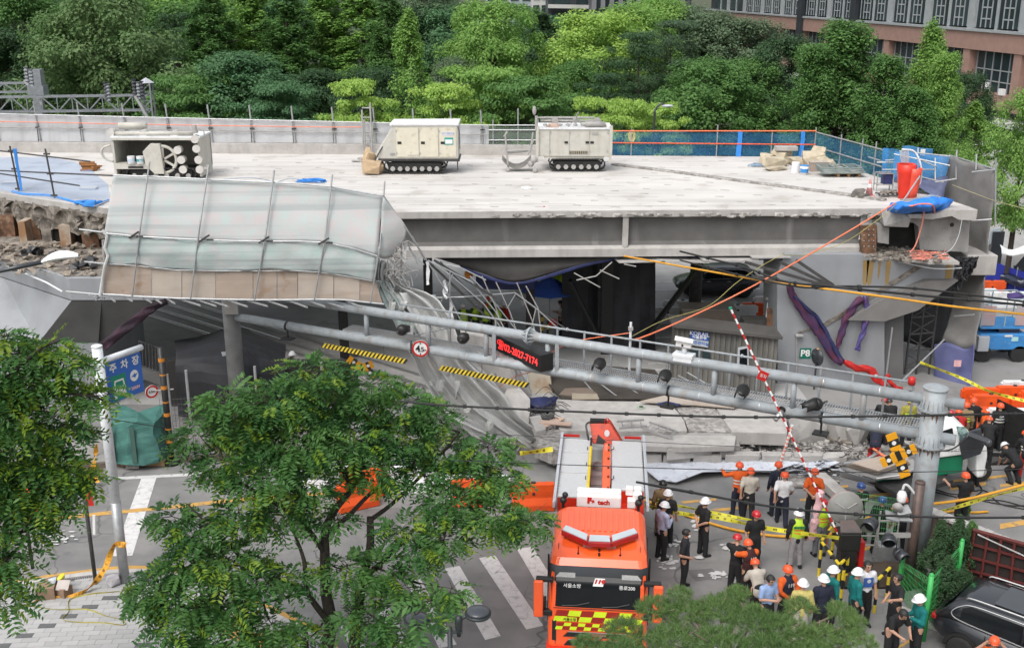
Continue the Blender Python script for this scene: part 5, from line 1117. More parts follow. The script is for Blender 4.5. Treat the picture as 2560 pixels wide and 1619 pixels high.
for i in range(22):m.box((-1.16,3.6+i*.18,3.052),(.03,.06,.012));m.box((1.145,4.1+(i*.15),3.052),(.02,.05,.012))
m.put('lid_hinges',dst,ft,kind=SF_)
for i,(x,y,r_)in enumerate(((.16,4.0,.16),(-.2,4.6,.12),(-.05,6.9,.2))):m=M();m.tube([(x+cos(a)*r_,y+sin(a)*r_,2.42+a*.004)for a in lsp(0,17,50)],.022,5);m.put('hose_coil',[cable,hose,dst][i],ft)
m=M();m.box((.0,5.0,2.42),(.3,.5,.18),.3);m.put('tool_box',chl,ft)
m=M()
for s_ in(-1,1):m.beam((s_*(HW+.004),.62,.95),(s_*(HW+.004),.62,2.9),.012,.012);m.beam((s_*(HW+.004),1.75,.95),(s_*(HW+.004),1.75,2.9),.012,.012)
for x in(-1.0,1.0):m.beam((x*.98,-.052,1.32),(x*1.0,-.06,.9),.012,.012)
m.beam((-1.05,-.05,1.885),(1.05,-.05,1.885),.012,.012);m.put('panel_gaps',dkI,ft,kind=SF_)
for s_ in(-.5,.45):m=M();m.tube([frt(s_-.35,1.96,.03),frt(s_,1.99,.045),frt(s_+.3,2.06,.03)],.012,5);m.put('wiper',blk,ft)
m=M();m.box((0,.9,3.2),(.35,.35,.06));m.put('roof_hatch',fiO,ft,bev=.02)
def wheel(parent,c,r,side,rim=alu,w=.22):
 m=M();m.lathe(V(c)+V((0,-w/2,0)),[(r*.62,0),(r*.93,.0),(r,.04),(r,w-.04),(r*.93,w),(r*.62,w)],26,(0,1,0));o=m.put('wheel',rbr,parent,sm=1)
 m=M();yf=side*(w/2-.02)
 for k in range(10):
  a=2*pi*k/10;m.beam(V(c)+V((0,yf,0)),V(c)+V((cos(a)*r*.62,yf,sin(a)*r*.62)),.05,.03,(0,1,0))
 m.lathe(V(c)+V((0,yf-side*.01,0)),[(r*.16,0),(r*.16,.03)],12,(0,side,0))
 n=26;m.add([V(c)+V((cos(2*pi*k/n)*q,yf,sin(2*pi*k/n)*q))for q in(r*.58,r*.66)for k in range(n)],[(k,(k+1)%n,n+(k+1)%n,n+k)for k in range(n)])
 m.put('rim',rim,o)
 m=M();m.cyl(V(c)+V((0,yf-side*.06,0)),V(c)+V((0,yf-side*.05,0)),r*.6,n=20);m.put('rim_back',dkI,o)
def car(name,lab,cat,loc,rz,paint,L=4.6,Wd=1.9,H=1.65,suv=True,rails=False,detail=True,group=None):
 "local: +x is the front, y sideways"
 t=T(name,lab,cat,loc,rz,group);h=L/2;w=Wd/2
 st=[(-h,.62,.95,.80),(-h+.08,.55,1.05,.86),(-h+.35,.42,1.12,.95),(-h*.45,.30,1.06,1),(h*.35,.28,1.02,1),(h-.75,.30,.98,.97),(h-.25,.40,.86,.88),(h,.55,.72,.74)]
 secs=[]
 for x,z0,z1,k in st:
  ww=w*k;secs.append([V((x,y,z))for y,z in((-ww*.9,z0),(-ww,z0+.12),(-ww,lerp(z0,z1,.65)),(-ww*.93,z1),(-ww*.5,z1+.05),(0,z1+.06),(ww*.5,z1+.05),(ww*.93,z1),(ww,lerp(z0,z1,.65)),(ww,z0+.12),(ww*.9,z0))])
 b=loft(secs).put('body',paint,t,sm=1)
 cab_=[(-h+.12,1.03,1.10,.80),(-h+.50,1.10,H-.12,.80),(-h+.85,1.10,H-.02,.80),(-.2,1.06,H,.80),(h*.25,1.02,H-.06,.78),(h*.58,1.0,1.06,.84)]
 secs=[]
 for x,z0,z1,k in cab_:
  secs.append([V((x,y,z))for y,z in((-w*.95,z0),(-w*lerp(.95,k,.5),lerp(z0,z1,.55)),(-w*k,z1-.03),(-w*k*.7,z1+.01),(0,z1+.03),(w*k*.7,z1+.01),(w*k,z1-.03),(w*lerp(.95,k,.5),lerp(z0,z1,.55)),(w*.95,z0))])
 loft(secs).put('cabin',paint,t,sm=1)
 for s_ in(-1,1):
  def sd(x,f):
   z0=np.interp(x,[c[0]for c in cab_],[c[1]for c in cab_]);z1=np.interp(x,[c[0]for c in cab_],[c[2]for c in cab_]);k=np.interp(x,[c[0]for c in cab_],[c[3]for c in cab_])
   f2=lerp(.08,.86,f);y=w*(lerp(.95,lerp(.95,k,.5),f2/.55)if f2<.55 else lerp(lerp(.95,k,.5),k,(f2-.55)/.45));return V((x,s_*(y+.012),lerp(z0,z1-.03,f2)))
  for x0,x1 in((-h+.72,-.28),(-.22,.78))if suv else((-.9,.0),(.06,.9)):
   n=8;rows=[[sd(lerp(x0,x1,i/n),f*(1 if 0<i else.8))for i in range(n+1)]for f in(0,.25,.5,.75,1)]
   m=M();m.grid(rows);m.put('side_window',glK,t,sm=1)
  if detail:
   m=M();m.tube(smt([sd(x,f)+V((0,s_*.008,0))for x,f in((1.1,-.05),(.3,-.06),(-.6,-.06),(-h+.9,-.04),(-h+.56,.12),(-h+.5,.5),(-h+.68,.92),(-h+1.0,1.1),(-.4,1.12),(.3,1.12),(.8,1.0))],4),.014,5);m.put('window_trim',alu,t)
  if rails:m=M();m.tube(smt([(-h+.75,s_*w*.72,H-.01),(-h+.95,s_*w*.73,H+.045),(-.2,s_*w*.74,H+.07),(.55,s_*w*.72,H+.03),(.75,s_*w*.72,H-.04)],4),.022,8);m.put('roof_rail',alu,t,sm=1)
  m=M();m.box((.95,s_*(w+.10),1.08),(.14,.2,.13));m.put('mirror',paint,t,bev=.04)
  m=M();m.box((-h+.06,s_*w*.72,.93),(.14,w*.34,.13));m.put('tail_lamp',pm('tail_red',(.45,.01,.015),(.3,.01,.01),4,.15,coat=.5),t,bev=.04)
  m=M();m.box((h-.16,s_*w*.62,.74),(.22,w*.36,.13));m.put('headlight',pm('lamp_glass',G(.42)),t,bev=.04)
  for x in(-h+.85,h-.9):wheel(t,(x,s_*(w-.10),.36),.36,s_)
  for x in(-h+.85,h-.9):
   m=M();n=12;m.add([V((x+cos(pi*k/n)*rr_,s_*(w+.004),.36+sin(pi*k/n)*rr_))for rr_ in(.37,.46)for k in range(n+1)],[(k,k+1,n+2+k,n+1+k)for k in range(n)]);m.put('wheel_arch',blk,t,solid=.02)
  if detail:
   m=M();[m.box((x,s_*(w+.012),.93),(.2,.02,.035))for x in(-.55,.55)];m.put('door_handle',alu,t)
   m=M();[m.beam((x,s_*(w*.995),.35),(x+.02,s_*(w*.99),1.0),.012,.012)for x in(-.25,.8,-h+1.35)];m.put('door_gap',dkI,t)
 for x0,x1,z0,z1 in((h*.27,h*.55,H-.09,1.12),(-h+.46,-h+.17,H-.16,1.14)):
  m=M();rows=[[V((lerp(x0,x1,f)+(.03 if x0>0 else-.03),y*w*lerp(.76,.84,f),lerp(z0,z1,f)+.025))for y in(-1,-.5,0,.5,1)]for f in(0,.5,1)];m.grid(rows);m.put('windscreen' if x0>0 else 'rear_window',glK,t,sm=1)
 if rails:m=M();m.box((-.35,0,H+.035),(1.5,w*1.1,.02));m.put('glass_roof',pm('roof_glass',(.06,.065,.075),(.05,.055,.06),1,.12),t)
 m=M();m.box((0,0,.35),(L-.9,Wd-.25,.3));m.put('underbody',dkI,t)
 return t
r0=W(2421,1491,1.72);r1=W(2560,1543,1.72);hd=(r1-r0).normalized();an=math.atan2(hd.y,hd.x)
side_n=V((hd.y,-hd.x,0))
ctr=r0-side_n*(.74*.96)+hd*(2.45-.78)
car('black_suv','graphite grey SUV with silver roof rails parked at the bottom right corner','car',(ctr.x,ctr.y,0),an,suvp,4.9,1.94,1.66,rails=True)
c=W(1795,745);car('black_suv','black SUV seen side on under the overpass beyond the grey steel prop','car',(c.x,c.y+.9,0),R(180),chl,4.5,1.85,1.62)
c=W(1385,735);car('green_car','lime green car mostly hidden behind the blue parasol','car',(c.x,c.y+.9,0),R(180),pm('lime_paint',(.42,.62,.02),None,2,.3,coat=.5),4.2,1.75,1.5)
ZM=ZD+.014
def crawler(t,x0,x1,zc=.32,r=.28,yw=(-.1,),wd=.34,nw=6,parent=None):
 for y in yw:
  m=M();n=20;prof_=[]
  for k in range(n+1):a=pi/2+pi*k/n;prof_.append((x0+r+cos(a)*r*1.05,zc+sin(a)*r))
  for k in range(n+1):a=-pi/2+pi*k/n;prof_.append((x1-r+cos(a)*r*1.05,zc+sin(a)*r))
  N=len(prof_);o_=[V((p[0],y,p[1]))for p in prof_];i_=[V((lerp(p[0],(x0+x1)/2,.03),y,lerp(p[1],zc,.16)))for p in prof_]
  vs=o_+i_+[p+V((0,wd,0))for p in o_]+[p+V((0,wd,0))for p in i_]
  fs=[]
  for k in range(N):j=(k+1)%N;fs+=[(k,j,N+j,N+k),(2*N+k,3*N+k,3*N+j,2*N+j),(k,2*N+k,2*N+j,j),(N+k,N+j,3*N+j,3*N+k)]
  m.add(vs,fs);tr_=m.put('crawler_track',rbr,t)
  m=M();ln=44
  per=rsm([V((p[0],0,p[1]))for p in prof_+[prof_[0]]],ln)
  for k in range(ln-1):
   a,b=per[k],per[k+1];c=(a+b)/2;m.beam(V((c.x,y-.004,c.z))+(V((c.x,0,c.z))-V(((x0+x1)/2,0,zc))).normalized()*.012,V((c.x,y+wd+.004,c.z))+(V((c.x,0,c.z))-V(((x0+x1)/2,0,zc))).normalized()*.012,.05,.03)
  m.put('track_lugs',stD,tr_)
  for k in range(nw):
   m=M();xx_=lerp(x0+r+.12,x1-r-.12,k/(nw-1));m.cyl((xx_,y-.02,zc-.10),(xx_,y+.05,zc-.10),.115,n=12);m.put('road_wheel',dst,tr_)
  m=M();m.box(((x0+x1)/2,y+wd*.6,zc),(x1-x0-.4,wd*.6,r*1.2));m.put('track_frame',dkI,tr_)
b=DK(1048,436);t=T('tracked_generator','cream tracked generator with sloped left side and three doors on the deck','machine',(b.x,b.y,ZM));w=2.0
crawler(t,-1.68,1.28,.36,.30,(-.05,1.3),.36,7)
m=M();m.ext([(-1.9,0,.72),(1.9,0,.72),(1.9,0,2.32),(-1.18,0,2.32),(-2.1,0,.92)],(0,1.9,0));by=m.put('body',bge,t,bev=.05)
m=M();m.box((.30,.9,2.36),(3.3,1.9,.16));m.v=[tuple(p)for p in nsy(m.v,.05,2)];m.put('dust_sheet',whp,by,bev=.06)
m=M();m.box((0,.9,.66),(3.9,1.8,.12));m.put('chassis',stD,t)
for x0,x1 in((-1.06,.02),(.06,.95),(1.0,1.8)):
 m=M();m.box(((x0+x1)/2,-.016,1.52),(x1-x0-.02,.03,1.38));dd=m.put('door',pm('door_cream',(.66,.62,.50),(.58,.545,.45),2.5,.6,spot=((.42,.38,.28),.5,4)),by)
 m=M();m.box(((x0+.16)if x0!=.06 else.22,-.036,1.50),(.19,.02,.12));m.put('latch',blk,dd)
m=M();m.box((1.46,-.036,1.58),(.42,.014,.34));sg=m.put('notice',pm('notice_teal',(.02,.33,.30),None,3,.5),by);m=M();m.box((1.46,-.045,1.56),(.34,.01,.2));m.put('notice_text',wht,sg)
m=M();m.box((1.42,-.036,1.93),(.56,.014,.18));m.put('name_strip',pm('pale_strip',(.62,.62,.68),None,5,.5),by)
letr('KCL 대한건설',(1.42,-.045,1.94),(1,0,0),(0,0,1),.10,pm('strip_blue',(.15,.2,.5),None,5,.5),by,wd=0)
m=M();[m.box((-1.35+.05*k,-.01,.95),(.03,.02,.12))for k in range(5)];m.put('vent',dst,by)
m=M();m.cyl((1.86,-.06,.2),(1.86,-.06,.7),.03,n=6);m.put('stay',stD,t)
m=M();[m.box((x,-.04,z),(.04,.03,.09))for x in(-1.04,.08,1.02)for z in(1.0,2.05)];[m.box((-.5+k*.09,-.035,.9),(.05,.01,.05))for k in range(6)];m.put('hinges',dst,by,kind=SF_)
m=M();m.tube(smt([(-1.6,.1,1.5),(-1.9,-.1,1.0),(-2.15,-.1,.5),(-2.0,.0,.15),(-1.6,.1,.1)],4),.03,6);m.tube(smt([(1.7,.1,2.45),(1.95,0,2.1),(1.98,.1,1.2)],4),.02,6);m.put('hoses',chl,t,kind=SF_)
b=DK(1440,430);t=T('tracked_generator','boxy beige tracked compressor with pipes on top beside the blue net fence','machine',(b.x,b.y,ZM))
crawler(t,-1.28,1.40,.34,.29,(-.05,1.3),.36,6)
m=M();m.ext([(-1.85,0,.75),(1.62,0,.72),(1.62,0,2.05),(-1.85,0,2.05)],(0,1.9,0));by=m.put('body',bge,t,bev=.03)
m=M();m.box((-.12,.95,2.09),(3.7,2.0,.09));m.put('roof',whp,by)
m=M();m.box((-.1,.9,.70),(2.9,1.7,.14));m.put('chassis',bge,t)
for x in(-1.9,1.66):m=M();m.box((x,-.05,1.35),(.14,.12,1.75));m.put('corner_post',bge,t)
m=M();[m.box((x,-.012,1.4),(.015,.02,1.2))for x in(-1.3,-.35,.62)];m.put('door_gaps',dst,by)
m=M();[m.box((x,-.02,1.42),(.17,.02,.1))for x in(-.5,.52,.75)];m.put('latch',blk,by)
m=M();m.box((.1,-.014,.94),(.86,.02,.14));m.put('grille_back',pm('grille_tan',(.42,.37,.28),None,3,.7),by);m=M();[m.box((-.3+k*.09,-.03,.94),(.04,.02,.13))for k in range(10)];m.put('grille_bars',dkI,by)
m=M();m.box((.9,-.02,1.85),(.3,.02,.12));m.put('plate',dst,by);m=M();[m.box((x,-.03,z),(.05,.02,.08))for x in(-1.28,-.33,.64,1.5)for z in(1.0,1.9)];[m.sph((-1.5+.37*k,.9,2.16),(.12,.3,.06),8,5)for k in range(7)];m.put('fittings',dst,by,kind=SF_)
m=M();m.cyl((-1.75,.3,2.42),(1.2,.3,2.42),.055,n=8);m.cyl((-1.75,.9,2.5),(.9,.9,2.5),.055,n=8);pr_=m.put('top_pipe',dst,t)
for x,y,r_ in((-1.05,.25,.17),(-.05,.3,.14),(1.0,.3,.15)):m=M();m.lathe((x,y-.1,2.45),[(r_,0),(r_,.1)],16,(0,1,0));m.put('pipe_flange',dst,t)
m=M();m.cyl((.4,.1,2.28),(1.35,.1,2.28),.13,n=12);m.put('exhaust',dst,t,sm=1)
m=M();m.tube(smt([(-.4,.2,2.15),(-.1,.1,2.5),(0,.1,2.75),(.1,.1,2.85),(0,.15,2.6),(.3,.1,2.2),(.5,0,2.15)],4),.022,6);m.put('looped_hose',dst,t,sm=1)
m=M();m.rock((-1.15,.2,2.2),(.75,.5,.25),3,n=20);m.put('pink_rag',pm('dusty_pink',(.60,.42,.36),(.5,.38,.33),4,.9),t);m=M();m.rock((1.15,.3,2.2),(.75,.5,.24),5,n=20);m.put('grey_rag',canvas,t)
m=M();m.tube([(-1.95,-.05,2.0),(-1.95,-.05,2.7)],.07,8);m.sph((-2.05,-.05,2.95),(.1,.1,.22),10,8);m.box((-1.8,-.05,2.62),(.4,.1,.06));m.put('valve',dst,t)
m=M()
for a,b_ in(((-3.3,0,.1),(-3.45,0,1.75)),((-3.5,0,1.7),(-3.35,0,1.95)),((-3.35,0,1.0),(-2.05,0,1.08)),((-2.25,0,.9),(-2.1,0,1.9)),((-2.1,0,1.5),(-2.35,0,.85)),((-3.4,0,.9),(-2.2,.6,.95))):m.cyl(a,b_,.045,n=8)
m.sph((-2.05,-.2,.62),.17,10,8);m.sph((-3.32,-.05,.1),.12,10,6);m.sph((-2.0,-.3,.1),.12,10,6);m.sph((-2.2,-.1,.4),.16,10,6);m.put('nozzle_arm',dst,t)
m=M();n=14
m.grid([[V((lerp(-3.6,-2.2,i/n),lerp(-.1,.7,j/4),.42+.42*(2*(i/n)-1)**2-.25+.1*j/4))for i in range(n+1)]for j in range(5)]);m.put('trough',pm('trough_grey',(.22,.21,.19),(.15,.14,.13),3,.7),t,sm=1,solid=.03)
b=DK(398,449);t=T('pipe_handling_machine','dusty open-sided machine with big spoked wheel and capped pipes','machine',(b.x,b.y,ZM));s=1/53.0
X=lambda px:(px-398)/52.0
Zp=lambda py:(449-py)/50.0
bz=lambda u:250+u*310/2408
bv=lambda v_:300+v_*170/1321
m=M();m.box((.05,1.0,.25),(3.6,1.7,.3));m.put('chassis',dkI,t);crawler(t,-1.5,1.75,.27,.24,(-.02,),.3,6)
m=M();m.box((0,1.85,1.15),(4.1,.08,1.5));bx_=m.put('back_panel',pm('dusty_brown',(.25,.235,.21),(.17,.16,.145),1.5,.9),t)
m=M();m.box((.0,.95,1.95),(4.15,2.0,.08));m.put('roof',whp,t);m=M();m.box((0,-.06,1.88),(4.1,.06,.10));m.put('roof_edge',bge,t)
for x in(-2.0,1.98):m=M();m.box((x,.95,1.05),(.10,1.9,1.85));m.put('side_panel',bge,t)
m=M();m.box((-.9,.2,.62),(2.1,.6,.25));sh_=m.put('lower_box',bge,t);m=M();m.box((-1.0,-.11,.58),(.70,.02,.09));m.put('slot',dkI,sh_)
m=M();m.ext([(X(bz(905)),-.15,Zp(bv(650))),(X(bz(1065)),-.15,Zp(bv(505))),(X(bz(1240)),-.15,Zp(bv(510))),(X(bz(1275)),-.15,Zp(bv(1055))),(X(bz(1090)),-.15,Zp(bv(1050))),(X(bz(940)),-.15,Zp(bv(900)))],(0,.3,0));m.put('belt_guard',bge,t,bev=.02)
wc=V((X(bz(1255)),.05,Zp(bv(800))));m=M();pts_=[wc+V((cos(k*pi/14)*.62,0,sin(k*pi/14)*.62))for k in range(29)];m.tube(pts_,.075,8,False)
for k in range(6):a=pi*k/3+.5;m.beam(wc,wc+V((cos(a)*.6,0,sin(a)*.6)),.1,.06,(0,1,0))
m.put('spoked_wheel',bge,t,sm=0)
for u,v_ in((1560,625),(1610,800),(1628,975),(1900,430),(1915,600),(1935,800),(1945,975),(895,345),(1475,360),(285,330)):
 x,z=X(bz(u)),Zp(bv(v_));yy_=-.1 if v_>400 else.25;m=M();m.cyl((x,yy_,z),(x,yy_+.35,z),.18,n=18);pc=m.put('capped_pipe',bge,t);m=M();m.cyl((x,yy_-.02,z),(x,yy_,z),.185,n=18);m.put('end_cap',pm('cap_pale',G(.56,.04),G(.48,.04),4,.8),pc)
m=M();m.cyl((X(bz(380)),.3,Zp(bv(345))),(X(bz(1830)),.3,Zp(bv(345))),.09,n=10);m.cyl((X(bz(380)),.8,Zp(bv(235))),(X(bz(900)),.8,Zp(bv(235))),.17,n=14);m.put('roof_pipe',bge,t,sm=1)
m=M();m.tube(smt([(X(bz(300)),0,Zp(bv(540))),(X(bz(170)),-.05,Zp(bv(580))),(X(bz(125)),-.05,Zp(bv(680))),(X(bz(190)),0,Zp(bv(790))),(X(bz(320)),0,Zp(bv(830)))],5),.055,9);m.put('bent_pipe',bge,t,sm=1)
m=M();m.cyl((X(bz(1910)),.1,Zp(bv(330))),(X(bz(1880)),.1,Zp(bv(190))),.11,n=10);m.tube([(X(bz(1960)),.1,Zp(bv(240))),(X(bz(2060)),.1,Zp(bv(290))),(X(bz(2060)),.1,Zp(bv(370)))],.03,6);m.put('top_valve',dst,t)
m=M();m.tube([(X(bz(2110)),-.2,Zp(bv(880))),(X(bz(2110)),-.2,Zp(bv(1010))),(X(bz(2060)),-.2,Zp(bv(1180)))],.05,8);m.box((X(bz(2080)),-.2,Zp(bv(940))),(.2,.08,.1));m.put('outer_bracket',dst,t)
for u,cc_ in((675,whp),(845,whp)):
 x=X(bz(u));m=M();m.lathe((b.x+x,b.y-.12,ZM+.76),[(.15,0),(.175,.34)],16);q_=m.put('paint_bucket',cc_,loc=V((b.x+x,b.y-.12,ZM+.76)))
 tag(q_,'white paint bucket on the open machine tray, left of two' if u==675 else 'white and teal paint bucket beside the machine belt guard','bucket')
 mk=M();mk.lathe((b.x+x,b.y-.12,ZM+.84),[(.164,0),(.173,.14)],16);mk.put('printed_band',pm('bucket_blue',(.35,.5,.65),(.7,.72,.74),6,.5)if u==675 else pm('bucket_teal',(.03,.25,.28),(.5,.6,.62),4,.5,contrast=3),q_,wd=1)
b=far_at(922);t=T('ladder','white dusty ladder standing against the pale fence','ladder',(b.x,b.y-.5,ZM))
m=M();[m.cyl((x,0,.1),(x,0,h),.05,n=8)for x,h in((-.22,2.4),(.23,2.75),(-.13,1.9))];m.put('uprights',dst,t);
for z in(2.5,2.0,1.1,.8):m=M();m.cyl((-.22,0,z),(.23,0,z),.035,n=8);m.put('rung',dst,t)
m=M();b=DK(668,380);m.tube([(b.x,b.y,ZM),(b.x,b.y,ZM+1.55),(b.x-.15,b.y,ZM+1.65)],.04,8);tag(m.put('thin_post',dst,loc=(b.x,b.y,ZM)),'thin white dusty post standing before the far parapet','post')
def lump(name,mat,pts,lab,cat,seed=0,n=24,amp=.04,zb=ZM,smooth_=True):
 t=None;m=M()
 for i,(px_,py_,d)in enumerate(pts):
  c=W(px_,py_,zb)+V((0,0,d[2]/2));m.rock(c,d,seed+i,rz=i*.9,n=n)
 m.v=[tuple(p)for p in nsy(m.v,amp,4,seed)];o=m.put(name,mat,loc=W(pts[0][0],pts[0][1],zb));b_=o.modifiers.new('round','BEVEL');b_.width=.05;b_.segments=2
 return tag(o,lab,cat)
lump('sack',sack,((930,436,(1.0,.7,.7)),(925,430,(.8,.6,1.0)),(948,434,(.7,.6,.6)),(920,425,(.6,.5,1.15))),'crumpled tan sack beside the sloped end of the cream machine','sack',4)
lump('small_debris',dst,((893,405,(.6,.3,.1)),(905,400,(.4,.3,.15)),(899,398,(.5,.2,.08))),'grey scraps lying on the deck behind the tan sack','debris',14)
lump('canvas_heap',canvas,((1935,415,(1.5,.9,.5)),(1955,405,(1.4,.9,.8)),(1985,412,(1.0,.8,.45)),(1915,408,(.8,.7,.5)),(1940,425,(1.3,.7,.2))),'heap of cream canvas bundles near the blue net fence, left part','bundle',31,amp=.12)
lump('canvas_heap',canvas,((2030,414,(1.1,.8,.8)),(2052,416,(1.1,.8,.55)),(2072,419,(1.0,.7,.4)),(2042,408,(1.0,.8,.9))),'heap of cream canvas beside the plywood box near the blue net fence','bundle',41,amp=.12)
m=M();b=DK(1962,408);m.box((b.x,b.y,ZM+.75),(1.1,.5,.2));tag(m.put('beige_block',conL,loc=b),'pale slab resting on top of the left canvas heap','block')
b=DK(2045,428);t=T('plywood_box','tan plywood box in front of the canvas heap','box',(b.x,b.y,ZM));m=M();m.box((0,0,.22),(.85,.5,.44));m.put('box',ply,t,bev=.01);m=M();m.box((0,0,.45),(.9,.55,.03));m.put('lid',ply2,t)
b=DK(2010,437);t=T('paint_bucket','white bucket with blue print standing left of the plywood box','bucket',(b.x,b.y,ZM));m=M();m.lathe((0,0,0),[(.18,0),(.21,.42)],16);m.put('pail',wht,t,sm=1);m=M();m.lathe((0,0,.1),[(.188,0),(.202,.2)],16);m.put('blue_band',blue_p,t);m=M();m.lathe((0,0,.42),[(.22,0),(.22,.03)],16);m.put('rim',blue_p,t)
m=M();b=DK(1988,432);m.lathe((b.x,b.y,ZM),[(.2,0),(.2,.5),(.01,.5)],14);tag(m.put('white_drum',wht,loc=b),'plain white drum in the debris left of the bucket','drum')
b=DK(2115,440);t=T('stacked_frames','stack of grey green metal frames lying on a wooden pallet','pallet stack',(b.x,b.y,ZM))
m=M();[m.box((x,0,.08),(.12,.9,.14))for x in(-.5,0,.5)];m.box((0,-.4,.17),(1.3,.1,.03));m.box((0,0,.17),(1.3,.1,.03));m.box((0,.4,.17),(1.3,.1,.03));m.put('pallet',wood,t)
for k in range(4):
 z=.22+k*.08;m=M();wx,wy=1.0-.02*k,.55;x0=-.25-.05*k
 for y in(-wy,wy):m.box((x0,y,z),(2*wx,.05,.05))
 for x in(-wx,-wx/3,wx/3,wx):m.box((x0+x,0,z),(.05,2*wy,.05))
 m.put('frame',pm('frame_grey_green',(.26,.31,.30),(.2,.24,.23),3,.5),t)
m=M();m.box((-.25,0,.20),(1.9,1.0,.02));m.put('panel',dst,t)
b=DK(222,428);t=T('timber_stack','orange brown stack of timber scraps on the left deck','timber',(b.x,b.y,ZM))
for k,(x,z,L_,r_)in enumerate(((0,.05,.75,.1),(.05,.14,.7,.0),(0,.23,.7,.12),(.0,.32,.75,.05),(.3,.1,.5,1.2),(.36,.2,.5,1.0),(-.05,.41,.7,.1))):m=M();m.box((x,.05*(k%3),z),(L_,.22,.08),r_);m.put('board',wood_r,t)
for x,y,lab in((28,460,'small grey steel plate on the deck below the left rails'),(222,474,'white grey plate on the deck left of the scaffold screen')):
 b=DK(x,y);m=M();m.box((b.x,b.y,ZM+.05),(.75,.35,.1));tag(m.put('plate',lgy,loc=b,bev=.01),lab,'plate')
t=T('tube_railing','dark tube railing with blue ties at the left deck edge','railing',DK(60,478))
for x,y,ty,by_ in((48,479,365,0),(137,496,372,0)):b=DK(x,y);z=WD(x-10,ty,b.y).z;m=M();m.cyl((b.x,b.y,ZM),(b.x-.14,b.y,z),.04,n=8);m.put('post',stD,t,wd=1);m=M();[m.box((b.x-.1*f,b.y-.03,lerp(ZM,z,f)),(.26,.08,.07))for f in(.06,.5,.9)];m.put('clamp',stD,t,wd=1)
for p in(((-60,370),(225,404)),((-60,424),(300,440)),((-60,425),(198,464))):
 m=M();b=DK(60,480);b2=DK(150,498);m.cyl(WL(p[0][0],p[0][1],b,b2),WL(p[1][0],p[1][1],b,b2),.033,n=7);m.put('rail',stD,t,wd=1)
m=M();b=DK(48,479);m.grid([[V((b.x+.1+.06*s_,b.y-.08,z))for z in(ZM,ZM+.7,ZM+1.3,ZM+1.9)]for s_ in(-1,0,1)]);m.v=[tuple(p)for p in nsy(m.v,.06,4,3)];m.put('blue_tie',blue_rope,t,wd=1,solid=.03)
lump('blue_net_bundle',blue_rope,((222,517,(.7,.35,.3)),(205,508,(.8,.3,.12)),(250,512,(.5,.2,.2))),'bunched blue net at the deck edge left of the scaffold screen','net',61)
m=M();m.tube(smt([DK(*p,.06)for p in((30,478),(60,485),(120,488),(170,500),(215,512),(240,512),(272,500))],5),.05,6);tag(m.put('blue_net_hem',blue_rope,loc=DK(30,478)),'rolled blue net hem running along the left deck edge','net')
m=M();m.tube([DK(236,516,.1),DK(285,497,.5)],.03,6);tag(m.put('short_tube',stl,loc=DK(236,516)),'short tube leaning on the blue net bundle','tube')
m=M();rows=[[DK(lerp(-80,xr,i/14),y,.09+.05*sin(i*1.1+y*.1))for i in range(15)]for y,xr in((392,120),(405,190),(420,225),(440,245),(460,270),(480,272),(498,272))]
rows=[[q_ if q_.y>np.interp(q_.x,[p.x for p in near[:4]],[p.y for p in near[:4]])+.05 else V((q_.x,np.interp(q_.x,[p.x for p in near[:4]],[p.y for p in near[:4]])+.05,q_.z))for q_ in r_]for r_ in rows]
m.grid(rows);tag(m.put('thin_blue_net',blue_veil,loc=DK(60,450),sm=1),'thin pale blue net draped across the left part of the deck','net')
rgc=RR(9)
def coil(px,py,w,mat,name,lab,n=46,z=ZM,zz=.10):
 m=M();c=W(px,py,z);pts=[]
 for i in range(n):a=i*1.15;r_=w*(.35+.65*rgc.random());pts.append(c+V((cos(a)*r_,sin(a)*r_*.55,.03+zz*rgc.random())))
 m.tube(smt(pts,3),.02,5,False);return tag(m.put(name,mat,loc=c),lab,'rope')
coil(782,455,.85,blue_rope,'blue_rope_coil','coil of blue rope on the white deck behind the scaffold screen');coil(1895,416,.6,pm('faded_blue',(.25,.36,.48),None,4,.8),'blue_rope_coil','faded blue rope tangle at the left foot of the canvas heap',30)
line(smt([DK(*p,.04)for p in((560,448),(620,444),(660,448),(690,455),(720,447),(760,449))],5),.012,pm('faded_blue',(.25,.36,.48)),'thin_hose','thin bluish hose looping on the deck left of the blue coil','hose')
b=far_at(1579);q_=coil(1579,340,.28,pm('cream_rope',(.55,.48,.25),None,4,.8),'rope_coil','cream rope coil hung on the post beside the right machine',30)
for v in q_.data.vertices:v.co=V((v.co.x*.8,v.co.z*.3,v.co.y*2.3))
q_.location=V((WD(1579,340,B0 .y).x,B0 .y-.18,WD(1579,338,B0 .y).z))
m=M();b=DK(1318,473);m.rock(b+V((0,0,.07)),(.5,.35,.16),8);tag(m.put('white_bag_scrap',whp,loc=b),'small crumpled white bag alone in the middle of the deck','bag')
for x,y,mt,lab in((2040,475,whp,'white and orange cloth scrap on the deck before the joint line'),(1360,518,red,'tiny red scrap near the front edge of the deck')):
 if lab:m=M();b=DK(x,y);m.rock(b+V((0,0,.03)),(.45 if mt is whp else.12,.3 if mt is whp else.06,.06),3);tag(m.put('scrap',mt,loc=b),lab,'scrap')
